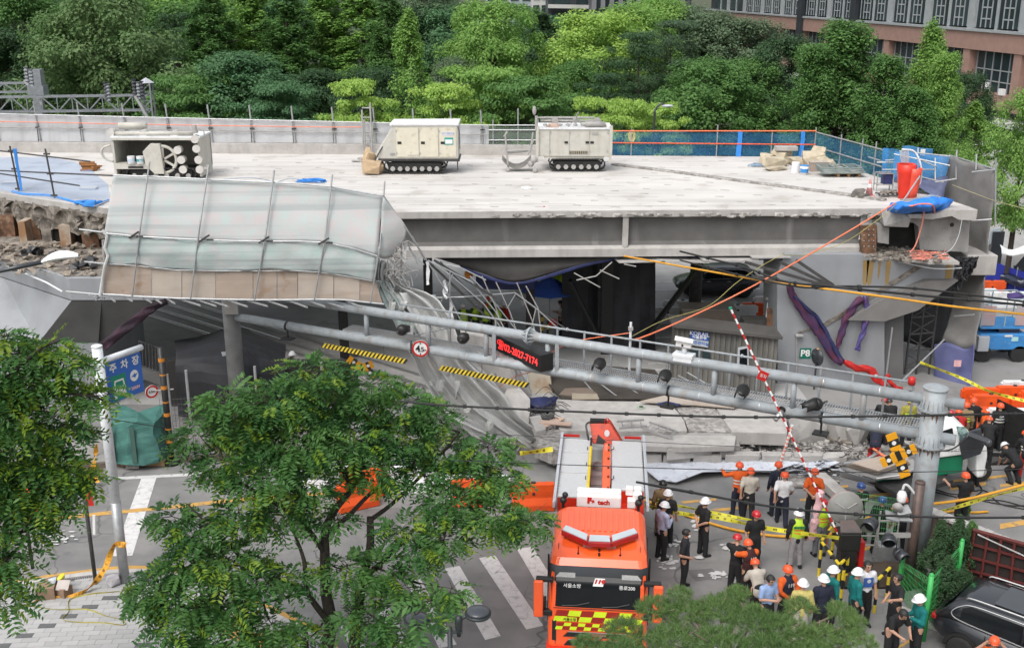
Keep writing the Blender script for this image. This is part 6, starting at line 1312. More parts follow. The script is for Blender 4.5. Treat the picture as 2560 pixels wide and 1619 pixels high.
b=DK(2172,490);t=T('traffic_cone','faded pink traffic cone near the deck corner clutter','traffic cone',(b.x,b.y,ZM));m=M();m.lathe((0,0,.03),[(.16,0),(.04,.68),(.03,.70)],16);cn=m.put('cone',pm('faded_cone',(.66,.30,.30),(.6,.25,.24),4,.7),t,sm=1);m=M();m.box((0,0,.02),(.42,.42,.04));m.put('base',pm('faded_cone',(.66,.30,.30)),t);m=M();m.lathe((0,0,.36),[(.108,0),(.078,.16)],16);m.put('white_band',whp,cn)
lump('grey_sack',pm('old_sack',G(.16,.08),G(.1,.1),4,.9),((2148,492,(.8,.5,.35)),(2160,494,(.6,.4,.2))),'grey sack slumped left of the faded cone','sack',71)
b=DK(2215,478);t=T('steel_trestle','small grey steel trestle with a navy crate at the deck corner','trestle',(b.x,b.y,ZM))
m=M();[m.box((x,y,.4),(.04,.04,.8))for x in(-.5,.2)for y in(-.2,.2)];[m.box((-.15,y,z),(.75,.04,.04))for y in(-.2,.2)for z in(.3,.8)];m.put('frame',dst,t)
m=M();m.box((.0,0,.55),(.45,.35,.45));b2=m.put('crate',navy,None,loc=(0,0,0));tag(b2,'navy plastic crate sitting inside the steel trestle','crate');b2 .location=(b.x,b.y,ZM)
b=DK(2235,492);t=T('wire_rack','dark slatted rack heaped with rubble at the deck corner','rack',(b.x,b.y,ZM));m=M();[m.box((-.7+k*.2,0,.12),(.04,.5,.04))for k in range(8)];[m.box((0,y,.1),(1.5,.04,.05))for y in(-.25,.25)];m.put('slats',stD,t);m=M();[m.rock((rgc.uniform(-.6,.6),rgc.uniform(-.2,.2),.2),(.2,.2,.12),k)for k in range(16)];m.put('rubble',brD,t,kind=SF_)
b=DK(2264,497);t=T('red_chute','tall bright red plastic debris chute propped at the broken deck corner','debris chute',(b.x,b.y,ZM));hb=WD(2262,410,b.y).z-ZM
def arc(c,r0,r1,z0,z1,a0,a1,n=12,lean=0):
 m=M();m.grid([[V((c[0]+cos(lerp(a0,a1,i/n))*lerp(r0,r1,j/4)+lean*j/4,c[1]+sin(lerp(a0,a1,i/n))*lerp(r0,r1,j/4),lerp(z0,z1,j/4)))for i in range(n+1)]for j in range(5)]);return m
arc((-.08,0),.20,.42,hb-1.62,hb,R(20),R(320)).put('outer_segment',pm('chute_red',(.72,.035,.015),(.6,.025,.01),3,.4),t,sm=1,solid=.02)
arc((.20,-.16),.17,.30,hb-1.45,hb-.15,R(150),R(400)).put('inner_segment',pm('chute_red_b',(.76,.09,.05),(.68,.07,.04),3,.4),t,sm=1,solid=.02)
arc((.02,-.1),.16,.17,.05,1.0,R(180),R(360)).put('lower_segment',pm('chute_red_b',(.76,.09,.05)),t,sm=1,solid=.02)
m=M();[m.cyl((-.25+.05*k,.25,hb+.02),(-.42+.06*k,.1,hb+.55),.02,n=5)for k in range(7)];m.put('rope_hank',whp,t)
m=M();m.tube(smt([(-.35,.1,hb+.6),(.2,.1,hb+.5),(.5,0,hb-.1),(.55,0,hb-.7),(.5,0,hb-.9)],5),.04,7);m.put('bent_tube',pole_w,t,sm=1)
tb=cloth([[DK(2232,512,.3),DK(2280,500,.6),DK(2330,494,.6),DK(2372,496,.45),DK(2382,508,.15)],[DK(2222,524,.05),DK(2260,520,.35),(DK(2320,518,.35)),DK(2350,522,.15),DK(2360,525,.02)],[DK(2232,528,-.05),DK(2250,535,-.25),DK(2270,536,-.3),DK(2310,530,-.1),DK(2340,527,-.05)]],.14,5,6,2.5)
tag(tb.put('blue_tarpaulin',blue_tarp,loc=DK(2300,515),sm=1,solid=.02),'bright blue tarpaulin spilled over the broken deck corner','tarpaulin')
m=M();m.rock(DK(2322,503,.35),(.9,.6,.5),5,n=30);m.v=[tuple(p)for p in nsy(m.v,.1,3)];tag(m.put('clear_net_ball',pm('clear_net',(.3,.45,.62),(.25,.35,.5),4,.5,alpha=.35),loc=DK(2322,507)),'translucent bluish net balled up behind the blue tarpaulin','net')
for a,b_,r_,lab in(((2240,533,.2),(2300,440,.9),.035,'pale scaffold tube leaning up from the blue tarpaulin'),((2250,503,.5),(2350,492,.5),.03,'grey tube lying level over the blue tarpaulin'),((2300,447,.9),(2340,480,.5),.03,'dark tube sloping right from the red chute'),((2262,505,.45),(2345,489,.6),.03,'second grey tube lying over the blue tarpaulin')):
 m=M();p0_,p1_=DK(a[0],a[1],0),None;Yb=p0_.y;m.tube([WD(a[0],a[1]-4,Yb-.1),WD(b_[0],b_[1],Yb+.3)],r_,7);tag(m.put('scaffold_tube',stl if 'dark' not in lab else stD,loc=p0_),lab,'tube')
line(smt([DK(2258,505,.4),DK(2275,515,.45),DK(2300,510,.5),DK(2330,512,.5),DK(2336,530,.0),DK(2334,540,-.2)],5),.03,orR,'orange_rope','orange rope tying down the blue tarpaulin','rope')
ct=T('corner_scaffold','tangle of blue nets and grey tubes round the right end of the deck','scaffold',DK(2300,450))
def sheetq(pix,name,mat,n=6,amp=.08,seed=1,sol=.02,parent=ct):
 a,b,c,d=[WD(*p)for p in pix];rows=[[a.lerp(b,i/n).lerp(d.lerp(c,i/n),j/n)for i in range(n+1)]for j in range(n+1)];m=M();m.grid(rows);m.v=[tuple(p)for p in nsy(m.v,amp,1.6,seed)];return m.put(name,mat,parent,wd=1,sm=1,solid=sol)
sheetq(((2206,370,50),(2262,378,50),(2260,440,49),(2206,447,49.5)),'net',blue_net)
sheetq(((2235,378,48.5),(2374,392,47.5),(2362,446,47),(2232,450,48)),'net',blue_net2,seed=3)
sheetq(((2258,364,51),(2330,372,51),(2330,400,51),(2258,395,51)),'net',blue_net2,seed=5)
sheetq(((2230,450,48),(2370,440,47),(2358,500,46),(2300,470,46.5)),'navy_sheet',pm('slate_sheet',(.12,.14,.24),(.09,.10,.18),2,.7),seed=8)
for a,b_ in(((2170,392,49),(2205,403,49)),((2192,406,49),(2245,406,48.5)),((2206,424,48.5),(2340,424,47)),((2295,397,47.5),(2341,417,46.5)),((2235,385,48),(2375,414,46.5)),((2250,430,48),(2360,456,46)),((2338,455,46),(2392,447,45.5)),((2295,370,49),(2295,455,48)),((2338,395,47),(2338,450,46.5)),((2292,382,48),(2376,391,47)),((2213,401,48.7),(2238,399,48.4))):
 m=M();m.tube([WD(*a),WD(*b_)],.032,6);m.put('tube',stl,ct,wd=1)
m=M();m.box(WD(2307,381,50.9),(.22,.02,.3));m.put('white_notice',wht,ct,wd=1)
gs=T('sheeted_tower','tall scaffold tower wrapped in grey sheeting with purple skirt right of pier P8','scaffold tower',(WD(2440,900,43.5).x,44,0))
rows_=[[(2350,384,49),(2376,391,47.6),(2410,402,46.2),(2450,414,45),(2490,425,44)],[(2350,430,48.6),(2374,440,47.4),(2410,455,46.0),(2450,465,44.9),(2488,472,43.9)],[(2345,500,48),(2372,520,47),(2410,540,45.8),(2450,548,44.7),(2480,552,43.8)],[(2385,620,46.5),(2402,630,46),(2425,640,45.2),(2450,648,44.4),(2468,650,43.7)],[(2385,700,45.6),(2398,705,45.2),(2418,712,44.6),(2440,718,44),(2460,722,43.4)],[(2376,780,44.8),(2390,785,44.6),(2410,790,44.2),(2432,795,43.7),(2452,798,43.2)],[(2350,850,44.2),(2370,856,44.0),(2396,866,43.6),(2420,872,43.3),(2441,872,43)]]
m=cloth([[WD(*p)for p in r_]for r_ in rows_],.13,6,4,1.0);m.put('grey_sheet',grey_t,gs,wd=1,sm=1,solid=.03)
rows_=[[(2335,862,43.9),(2370,858,43.6),(2400,868,43.3),(2425,870,43.0),(2438,862,42.8)],[(2335,905,43.9),(2365,915,43.5),(2395,922,43.2),(2420,920,42.9),(2434,912,42.7)],[(2330,958,43.8),(2350,975,43.4),(2372,984,43.0),(2400,975,42.8),(2424,962,42.6)]]
m=cloth([[WD(*p)for p in r_]for r_ in rows_],.12,11,5,1.3);m.put('purple_skirt',purple_t,gs,wd=1,sm=1,solid=.03)
m=M();m.box(WD(2394,908,42.9),(.30,.02,.28));m.put('red_notice',pm('pink_notice',(.65,.3,.33),(.7,.5,.5),8,.6),gs,wd=1)
for a,b_ in(((2374,388,47.7),(2490,424,43.9)),((2430,430,44.6),(2490,424,43.9)),((2490,395,43.9),(2488,560,43.7)),((2392,375,47),(2390,450,46.6)),((2441,385,45.4),(2440,425,45.2)),((2455,425,45),(2495,460,43.9)),((2428,552,44),(2480,548,43.6)),((2385,790,43.6),(2436,786,43.0)),((2361,848,43.4),(2250,956,42.4)),((2231,818,42.6),(2214,952,42.5))):
 m=M();m.tube([WD(*a),WD(*b_)],.035,6);m.put('tube',stl,gs,wd=1)
sheetq(((2212,700,47.5),(2392,700,46.5),(2375,880,45.8),(2212,845,46.5)),'dark_backing',black_t,parent=gs,seed=4)  # black sheet standing in for the dark interior between pier and tower
lat=T('dark_lattice','dark scaffold lattice standing between pier P8 and the wrapped tower','scaffold',W(2290,950))
for x in(2262,2290,2322):g_=W(x,935);m=M();m.cyl((g_.x,g_.y,0),(g_.x,g_.y,3.8),.05,n=6);m.put('leg',stD,lat,wd=1)
for k in range(5):
 a,b_=W(2262,935),W(2322,935);z=.3+k*.75;m=M();m.cyl((a.x,a.y,z),(b_.x,b_.y,z+.1),.035,n=6);m.cyl((a.x,a.y,z),(b_.x,b_.y,z+.7),.03,n=6);m.cyl((a.x,a.y,z+.6),(b_.x,b_.y,z),.03,n=6);m.put('brace',stD,lat,wd=1)
dr=T('hanging_straps','maroon and navy cloth strips hanging down the face of pier P8 into a red tarpaulin','cloth',WD(2140,800,Y8-.2))
def strip(pix,w,mat,name,Y=Y8-.18,parent=dr,amp=.05):
 p=smt([WD(x,y,Y-(i*.04))for i,(x,y)in enumerate(pix)],5);ws=w if isinstance(w,list)else[w]*len(p);rows=[]
 for i,q_ in enumerate(p):
  d=(p[min(i+1,len(p)-1)]-p[max(i-1,0)]).normalized();u=d.cross(V((0,1,0))).normalized();wi=np.interp(i/(len(p)-1),lsp(0,1,len(ws)),ws)
  rows.append([q_+u*wi*s_+V((0,-.05*sin(i*.9+s_*6),0))+V((0,-.03*(1-abs(s_*2)),0))for s_ in(-.5,-.25,0,.25,.5)])
 m=M();m.grid(rows);m.v=[tuple(q_)for q_ in nsy(m.v,amp,4,3)];return m.put(name,mat,parent,wd=1,sm=1,solid=.02)
strip(((1972,712),(1985,745),(2010,780),(2038,815),(2060,850),(2085,890),(2108,908)),[.25,.35,.40,.35,.3],maroon,'maroon_strip');strip(((1985,740),(2025,775),(2058,815),(2080,860),(2108,905)),[.1,.15,.2],navy,'navy_fold',Y8-.26)
strip(((2155,745),(2130,772),(2112,805),(2100,845),(2092,872)),[.3,.35,.3,.15],maroon,'short_strip');strip(((2162,740),(2168,775),(2160,820),(2150,850),(2142,876)),[.2,.25,.2,.25],pm('blue_cloth',(.06,.07,.25),(.10,.04,.12),3,.7),'blue_strip')
strip(((2110,905),(2140,918),(2175,925),(2195,950),(2215,965)),[.22,.30,.34,.3,.2],red_t,'red_tarp',Y8-.5);strip(((2218,935),(2226,955),(2240,968),(2255,972)),.18,red_t,'red_tarp_tail',Y8-.5)
for a,b_ in(((2296,955),(2250,960)),):pass
dl=T('hanging_straps','dark maroon cloth strip under the left pier beside the ramp shadow','cloth',WD(330,790,37));strip(((418,752),(380,770),(345,795),(300,830),(258,868)),[.2,.28,.34,.36,.3],pm('dark_maroon',(.045,.014,.03),(.02,.01,.02),2,.7,bump=.6),'maroon_strip',37.2,dl)
m=M();m.tube(smt([WD(1992,835,Y8-.05),WD(1992,905,Y8-.05),WD(1988,950,Y8-.05)],3),.03,6);m.box(WD(1998,838,Y8-.15),(.3,.2,.06));tag(m.put('wall_lamp',dst,loc=WD(1992,860,Y8)),'slim lamp post fixed on pier P8 left of the P8 plate','lamp')
c=WD(2042,892,42.2);t=T('convex_mirror','round black-backed mirror with orange rim by the P8 plate','mirror',c);m=M();m.lathe((0,0,0),[(.36,0),(.36,.05),(.2,.1),(.01,.12)],20,(.9,.4,0));m.put('mirror_back',chl,t,sm=1);m=M();m.tube([(sin(a)*.14-.0,-.05,cos(a)*.37)for a in lsp(-.3,1.9,10)],.03,6);m.put('rim',pm('rim_orange',(.6,.3,.12),None,3,.6),t);m=M();m.cyl((0,0,-.3),(0,0,-c.z),.04,n=8);m.put('post',chl,t)
def slab(pix,z,th,mat,name,lab,cat='slab',amp=0,zs=None,bev=.03,seed=1,sub=0):
 P_=[W(p[0],p[1],(zs[i]if zs else z))for i,p in enumerate(pix)];m=M();m.ext(P_,(0,0,-th))
 if amp:m.v=[tuple(p)for p in nsy(m.v,amp,2,seed)]
 return tag(m.put(name,mat,loc=P_[0],bev=bev),lab,cat)
slab(((1392,997),(1470,1000),(1600,1003),(1680,1010),(1710,1050),(1718,1076),(1640,1078),(1400,1076),(1385,1040)),.9,.5,conL,'fallen_slab','large pale fallen deck slab with a drain hole behind the fire truck',amp=.03)
slab(((1684,1010),(1784,1014),(1812,1050),(1826,1078),(1722,1078),(1712,1048)),.86,.5,brk,'fallen_slab','dark grey diagonal patch of broken slab between two pale slabs',amp=.03,zs=(.9,.88,.8,.76,.8,.86))
slab(((1788,1014),(1966,1018),(1968,1082),(1830,1078)),.88,.5,conL,'fallen_slab','pale fallen deck slab right of the dark broken patch',amp=.03)
c=W(1603,1018,.905);t=T('drain_pipe_stub','green rimmed drain pipe stub in the large fallen slab','drain',c);m=M();m.lathe(c,[(.15,0),(.15,.03),(.09,.03)],16);m.put('rim',pm('pale_green',(.38,.48,.36),None,3,.7),t,wd=1);m=M();m.cyl(c+V((0,0,.032)),c+V((0,0,.036)),.09,n=16);m.put('hole',dkI,t,wd=1)
slab(((1390,1080),(1500,1078),(1640,1080),(1830,1082),(1850,1112),(1600,1118),(1600,1124),(1400,1122)),.75,.65,con,'fallen_girder','long pale fallen girder lying behind the fire truck crane','girder',amp=.04)
slab(((1600,1088),(1700,1086),(1840,1088),(1836,1112),(1700,1116),(1606,1114)),.95,.22,conL,'fallen_girder','second layer of fallen girder web right of the fire truck','girder',amp=.03)
slab(((1662,1103),(1775,1100),(1782,1114),(1668,1124)),.85,.4,conL,'broken_beam_piece','short pale beam piece with crumbled left end above the block row','beam',amp=.05)
slab(((1782,1105),(1822,1112),(1836,1124),(1800,1126)),.7,.3,brk,'broken_beam_piece','tilted jagged fragment right of the short pale beam piece','beam',amp=.06)
m_=[(1608,1655),(1658,1728),(1732,1806),(1812,1900),(1904,1980),(1984,2058)]
lab_=['leftmost','second','third','fourth','fifth','rightmost']
for i,(a,b)in enumerate(m_):slab(((a,1127+(i%2)),(b,1126+(i%3)),(b-1,1137),(a+2,1138)),.55,.5,conL,'parapet_block',lab_[i]+' block in the row of fallen parapet blocks right of the fire truck','block',amp=.05,seed=i)
slab(((1965,1040),(2090,1078),(2140,1092),(2130,1108),(1990,1080)),.3,.3,brD,'broken_slab','crumbled grey slab sloping under the boulders',amp=.05)
slab(((1930,1190),(2050,1185),(2100,1200),(2060,1214),(1950,1212)),.12,.1,brk,'broken_slab','thin grey slab on the road behind the firefighters',amp=.03)
slab(((1965,1130),(2110,1128),(2118,1142),(1975,1146)),.45,.35,conL,'beam_fragment','pale beam fragment lying left of the crushed truck bed','beam',amp=.03)
m=M();a,b=W(2075,1215,.25),W(2160,1300,.22);m.beam(W(2045,1188,.3),W(2128,1262,.25),.45,.28);tag(m.put('concrete_bar',conL,loc=a,bev=.02),'long pale concrete bar lying behind the round mirror','beam')
for x,y,d,s,lab in((2086,1080,(1.45,1.1,1.1),3,'largest pale concrete boulder left of the kneeling rescuer'),(2012,1078,(1.5,1.1,.9),4,'tilted grey boulder left of the largest boulder'),(1975,1062,(1.1,.8,.5),5,'small angular boulder under the dangling pink boom'),(2135,1092,(.8,.6,.9),6,'narrow broken boulder right of the largest boulder'),(2160,1075,(1.3,.9,.6),7,'brown grey boulder behind the kneeling rescuer')):
 m=M();m.rock(W(x,y+26)+V((0,0,d[2]*.62)),(d[0]*1.05,d[1],d[2]*1.35),s,n=22);m.v=[tuple(p)for p in nsy(m.v,.06,3,s)];tag(m.put('boulder',[conL,con,brk,con,brD][s-3],loc=W(x,y+22),bev=.03),lab,'boulder')
m=M();m.ext([WD(1272,975,38.6),WD(1302,985,38.2),WD(1326,1012,37.6),WD(1322,1062,37.0),WD(1280,1060,37.0),WD(1250,1020,37.5)],(0,.35,.12));tag(m.put('leaning_slab',conL,loc=W(1300,1070),bev=.03),'pale slab leaning steeply left of the navy sheet scraps','slab')
m=M();m.ext([WD(1317,932,42.0),WD(1374,925,42.0),WD(1383,988,41.7),WD(1326,994,41.7)],(0,.6,.1));tag(m.put('upright_block',pm('stained_block',(.46,.42,.35),(.38,.32,.25),1.2,.9,spot=((.3,.19,.1),.6,1.5)),loc=W(1350,995),bev=.03),'upright beige concrete block with brown stain under the LED sign','block')
m=M();m.ext([W(*p,.25)for p in((1385,905),(1640,925),(1700,995),(1400,1000),(1370,960))],(0,0,.05));m.v=[tuple(p)for p in nsy(m.v,.2,1.2,3)];tag(m.put('dark_ground_sheet',pm('dark_soil',(.07,.06,.05),(.04,.035,.03),1.5,.95,bump=1,bsc=6),loc=W(1500,960)),'dark brown dirty sheet spread behind the fallen slabs','sheet')
for pix,z,mt,lab in((((1398,985),(1412,970),(1470,968),(1494,984),(1490,996)),.9,pm('brown_board',(.20,.155,.125),(.14,.11,.09),2,.8),'brown tilted board behind the large fallen slab'),(((1430,982),(1492,984),(1498,996),(1430,996)),.95,pm('tan_board',(.36,.31,.24),None,2,.8),'tan plank lying on the brown board'),(((1600,1002),(1660,988),(1720,985),(1735,1010),(1690,1008)),1.05,ply2,'pale beige panel wedged behind the gantry lamp'),(((1720,990),(1800,1000),(1850,1012),(1835,1018),(1735,1010)),1.0,ply2,'beige panel under the right part of the gantry')):
 slab(pix,z,.05,mt,'board',lab,'board',bev=0)
slab(((1640,1005),(1665,1000),(1705,1008),(1700,1010)),1.08,.08,navy,'navy_scrap','blue scrap of sheet on the upper edge of the large slab','sheet',amp=.08)
tb=cloth([[W(1303,992,.9),W(1330,992,1.0),W(1360,992,1.0),W(1393,994,.9)],[W(1308,1010,.8),W(1335,1012,1.0),W(1365,1015,.9),W(1392,1005,.7)],[W(1322,1022,.3),W(1345,1030,.3),W(1370,1035,.3),W(1385,1020,.3)]],.18,4,5,2.5)
tag(tb.put('navy_sheet_scrap',navy,loc=W(1340,1010),sm=1,solid=.02),'torn navy sheet crumpled between the leaning slab and the large slab','sheet')
for i,(a,b,lab)in enumerate((((1345,1070),(1405,1044),'upper pinkish plank crossing another left of the crane'),((1350,1054),(1428,1060),'lower pinkish plank under the crossing one left of the crane'))):
 m=M();m.beam(W(*a,.95+.05*i),W(*b,1.0+.05*i),.3,.04);tag(m.put('plank',pm('pink_plank',(.55,.40,.32),(.48,.35,.28),2,.8),loc=W(*a)),lab,'plank')
slab(((1322,1042),(1350,1036),(1366,1070),(1338,1078)),1.0,.3,conL,'broken_slab','white tilted slab fragment left of the crossed planks',amp=.05)
slab(((1345,1072),(1420,1078),(1425,1120),(1380,1128),(1335,1110)),.8,.5,brk,'rough_lump','rough grey lump of concrete hidden beside the truck lockers',amp=.12,bev=0)
for pix,z,lab in((((1612,1152),(1700,1154),(1720,1150),(1850,1146),(1845,1172),(1760,1186),(1690,1198),(1650,1190),(1616,1176)),.25,'large crumpled white metal sheet on the road right of the fire truck'),(((1850,1150),(1960,1146),(2000,1158),(1930,1176),(1860,1172)),.3,'second white metal sheet behind the orange helmets'),(((2000,1160),(2080,1150),(2098,1158),(2040,1178)),.3,'bent white sheet strip by the wrecked truck bed')):
 P_=[W(p[0],p[1],z)for p in pix];m=M();cen=sum(P_,V((0,0,0)))/len(P_);rows=[]
 for j in range(7):rows.append([cen.lerp(P_[i%len(P_)],j/6)for i in range(len(P_)+1)])
 m.grid(rows);m.v=[tuple(p)for p in nsy(m.v,.16,1.6,len(lab))];tag(m.put('metal_sheet',pm('white_metal',(.60,.63,.70),(.52,.55,.61),2,.5,spot=(G(.22),.5,6)),loc=P_[0],solid=.03),lab,'metal sheet')
rgd=RR(21)
m=M()
for i in range(2900):
 zone=rgd.random()
 if zone<.45:x,y=rgd.gauss(2080,55),rgd.gauss(1145,18)
 elif zone<.7:x,y=rgd.uniform(1590,2080),rgd.gauss(1145,14)
 elif zone<.85:x,y=rgd.gauss(1290,55),rgd.gauss(1092,24)
 else:x,y=rgd.uniform(1400,2000),rgd.gauss(1108,14)
 if x<1612 and y>1150:continue
 s=rgd.choice((.07,.1,.15,.25));m.rock(W(x,y)+V((0,0,s*.4+(.25 if zone>.85 else.12)*rgd.random())),(s*rgd.uniform(.7,1.6),s,s*rgd.uniform(.5,1)),i,n=7)
m.put('concrete_rubble',brk,kind=SF_)
m=M()
for i in range(110):
 x,y=(rgd.gauss(2060,60),rgd.gauss(1155,14))if i%3 else(rgd.uniform(1560,1900),rgd.uniform(1088,1140));a=W(x,y,.15);pts=[a]
 for _ in range(4):pts.append(pts[-1]+V((rgd.uniform(-.3,.5),rgd.uniform(-.2,.2),rgd.uniform(-.1,.16))))
 m.tube(smt(pts,3),.014,4,False)
for i in range(24):
 x,y=rgd.gauss(1345,22),rgd.gauss(1030,14);a=W(x,y,.8);m.tube(smt([a,a+V((.3,0,.3)),a+V((.5,.1,rgd.uniform(-.2,.3))),a+V((.9,0,0))],3),.012,4,False)
m.put('twisted_rebar',stD,kind=SF_)
m=M()
for i in range(40):
 x,y=rgd.gauss(2020,50),rgd.gauss(1160,12);m.beam(W(x,y,.2),W(x+rgd.uniform(-40,40),y+rgd.uniform(-10,10),.2+rgd.uniform(0,.3)),rgd.uniform(.04,.12),.02)
m.put('metal_scraps',lgy,kind=SF_)
def ladder(a,b,w,n,lab,mat=alu):
 t=T('ladder',lab,'ladder',a);a,b=V(a),V(b);x,y,d=bss(b-a);
 for s_ in(-1,1):m=M();m.beam(a+x*w/2*s_,b+x*w/2*s_,.04,.07);m.put('stile',mat,t,wd=1)
 for k in range(n):q_=a.lerp(b,(k+.5)/n);m=M();m.cyl(q_-x*w/2,q_+x*w/2,.02,n=6);m.put('rung',mat,t,wd=1)
 return t
ladder(W(1614,1062,1.15),W(1690,1088,1.0),.62,4,'right half of a bent aluminium ladder on the fallen slab');ladder(W(1545,1062,1.1),W(1614,1057,1.15),.6,3,'left half of the bent aluminium ladder by the crane')
wt=T('crushed_truck','white pickup truck with green stripe, crushed, its cab behind the gantry column','truck',W(2360,1185));Yt=W(2380,1190).y
def box8(pix_lo,z0,z1,name,mat,parent,top=1,**k):
 b_=[W(p[0],p[1],0)for p in pix_lo];c=sum(b_,V((0,0,0)))/len(b_);m=M();n=len(b_);m.add([V((p.x,p.y,z0))for p in b_]+[V(((c+(p-c)*top).x,(c+(p-c)*top).y,z1))for p in b_],[tuple(range(n-1,-1,-1)),tuple(range(n,2*n))]+[(i,(i+1)%n,n+(i+1)%n,n+i)for i in range(n)]);return m.put(name,mat,parent,wd=1,**k)
fl_=((2330,1200),(2462,1202),(2478,1160),(2350,1158))
m=M();m.ext([WD(2325,1148,32.2),WD(2410,1136,32.3),WD(2406,1180,32.2),WD(2328,1192,32.1)],(0,1.5,0));m.put('lower_body',green_p,wt,wd=1,bev=.04)
m=M();m.ext([WD(2338,1098,32.15),WD(2345,1066,32.5),WD(2395,1058,32.7),WD(2420,1075,32.6),WD(2436,1100,32.4),WD(2408,1137,32.2),WD(2326,1148,32.1)],(0,1.4,0));m.put('cab',wht,wt,wd=1,bev=.06,seg=3)
m=M();m.ext([WD(2351,1080,32.08),WD(2382,1070,32.08),WD(2386,1103,32.06),WD(2350,1108,32.06)],(0,.05,0));m.put('side_window',glK,wt,wd=1,bev=.01)
m=M();m.ext([WD(2392,1066,32.2),WD(2414,1068,32.2),WD(2428,1092,32.15),WD(2400,1104,32.1)],(0,.05,0));m.put('windscreen',pm('cracked_glass',(.28,.40,.38),(.08,.12,.12),6,.15,contrast=3),wt,wd=1)
m=M();m.ext([WD(2427,1078,31.7),WD(2452,1070,31.7),WD(2462,1112,31.6),WD(2452,1135,31.6),WD(2408,1150,31.8),WD(2398,1108,31.8)],(0,.08,0));m.put('open_door_frame',chl,wt,wd=1,bev=.02)
m=M();m.ext([WD(2440,1108,31.9),WD(2468,1108,32),WD(2470,1140,32),WD(2460,1192,31.9),WD(2442,1196,31.8)],(0,.8,0));m.put('front_fender',wht,wt,wd=1,bev=.08)
for x,y in((2350,1192),(2448,1204),(2212,1232)):g_=W(x,y);m=M();m.cyl((g_.x,g_.y,.38),(g_.x,g_.y+.25,.38),.38,n=20);wh=m.put('wheel',rbr,wt,wd=1);m=M();m.cyl((g_.x,g_.y-.01,.38),(g_.x,g_.y+.02,.38),.2,n=16);m.put('rim',dst,wh,wd=1)
letr('대성설비',WD(2384,1125,32.1),(1,.02,.1),(0,0,1),.13,navy,wt,wd=1)
m=M();m.beam(W(2200,1215,.75),W(2335,1180,.75),1.6,.15);m.put('chassis',dkI,wt,wd=1)
m=M();m.ext([W(*p,1.05)for p in((2105,1172),(2192,1164),(2280,1152),(2300,1170),(2250,1196),(2190,1198))],(0,0,.07));m.put('bed_floor',pm('bed_grey',G(.35),G(.25),3,.7),wt,wd=1)
for k in range(5):m=M();z=1.14+k*.055;m.ext([W(*p,z)for p in((2116+k*3,1166-k*2),(2205,1148-k*2),(2268,1140-k*2),(2276-k*2,1160-k*2),(2192+k,1186-k*2))],(0,0,.03));m.put('plywood_sheet',ply2 if k%2 else ply,wt,wd=1)
m=M();m.ext([W(2100,1176,1.0),W(2190,1200,1.0),W(2186,1216,.35),W(2102,1192,.5)],(0,.06,0));m.put('side_gate',lgy,wt,wd=1,bev=.01)
m=M();m.ext([W(2192,1196,1.15),W(2262,1186,1.15),W(2264,1200,.6),W(2192,1210,.6)],(0,.05,0));m.put('white_side',wht,wt,wd=1);m=M();m.ext([W(2191,1199,.98),W(2263,1189,.98),W(2264,1196,.72),W(2192,1206,.72)],(0,.01,-.0));m.v=[(p[0],p[1]-.05,p[2])for p in m.v];m.put('green_stripe',green_p,wt,wd=1)
m=M();m.tube(smt([W(2110,1158,1.3),W(2160,1150,1.35),W(2200,1128,1.45)],4),.05,8);m.put('bent_tube',stl,wt,wd=1);m=M();m.beam(W(2182,1120,1.6),W(2215,1142,1.4),.1,.03);m.put('orange_strap',orR,wt,wd=1)
m=M();m.tube(smt([WD(2342,1128,31.9),WD(2380,1122,31.6),WD(2410,1100,31.5),WD(2425,1085,31.5)],4),.025,6);m.put('cable',blk,wt,wd=1)
m=M();m.cyl(WD(2420,1085,31.4),WD(2470,1104,31.2),.11,n=10);m.sph(WD(2470,1106,31.2),.13,8,6);m.sph(WD(2344,1130,31.9),.09,8,6);m.put('mirrors',chl,wt,wd=1)
m=M();m.rock(W(2505,1145,.15),(1.5,.6,.3),4,n=18);tag(m.put('dark_gear_heap',blk,loc=W(2505,1145)),'dark heap of rescue gear on the road right of the wrecked truck','gear')
m=M();a,b=W(2478,1118),W(2600,1160);zt2=WD(2482,997,a.y).z;m.ext([a,b,V((b.x,b.y,zt2-.3)),V((a.x,a.y,zt2))],(0,.06,0));tag(m.put('black_screen_board',blk,loc=a),'black screen board leaning behind the helmeted crew at the right edge','board')
def barrier_proto(mat,name,lab,loc,rz,L=1.5,H=.85,Dp=.45):
 t=T(name,lab,'barrier',loc,rz,'plastic road barriers');m=M();d=Dp
 m.ext([(-L/2,-d/2,0),(-L/2,d/2,0),(-L/2,d/2,.22),(-L/2,d*.28,.45),(-L/2,d*.25,H),(-L/2,-d*.25,H),(-L/2,-d*.28,.45),(-L/2,-d/2,.22)],(L,0,0));b_=m.put('body',mat,t,bev=.035)
 for s_ in(-1,1):m=M();m.box((s_*(L/2+.04),0,H*.72),(.10,.16,.34));m.put('connector',mat,t,bev=.02)
 m=M()
 for k in(-.45,0,.45):m.box((k,-d*.262,.62),(.28,.02,.16))
 m.put('recess',mat,t)
 m=M();m.lathe((0,-d*.262,.6),[(.05,0),(.05,.03)],10,(0,-1,0));m.lathe((0,0,H),[(.08,0),(.08,.03)],10);m.put('plug',dkI,t);return t
b=W(1333,1272);bar0=barrier_proto(oP,'water_barrier','orange water barrier standing just left of the fire truck',(b.x,b.y,0),R(4),1.35,.92)
def bar(x,y,rz,lab,L=1,z=0,sc=1):b=W(x,y);return cp(bar0,(b.x,b.y,z),R(rz),lab,scale=(L*sc,sc,sc))
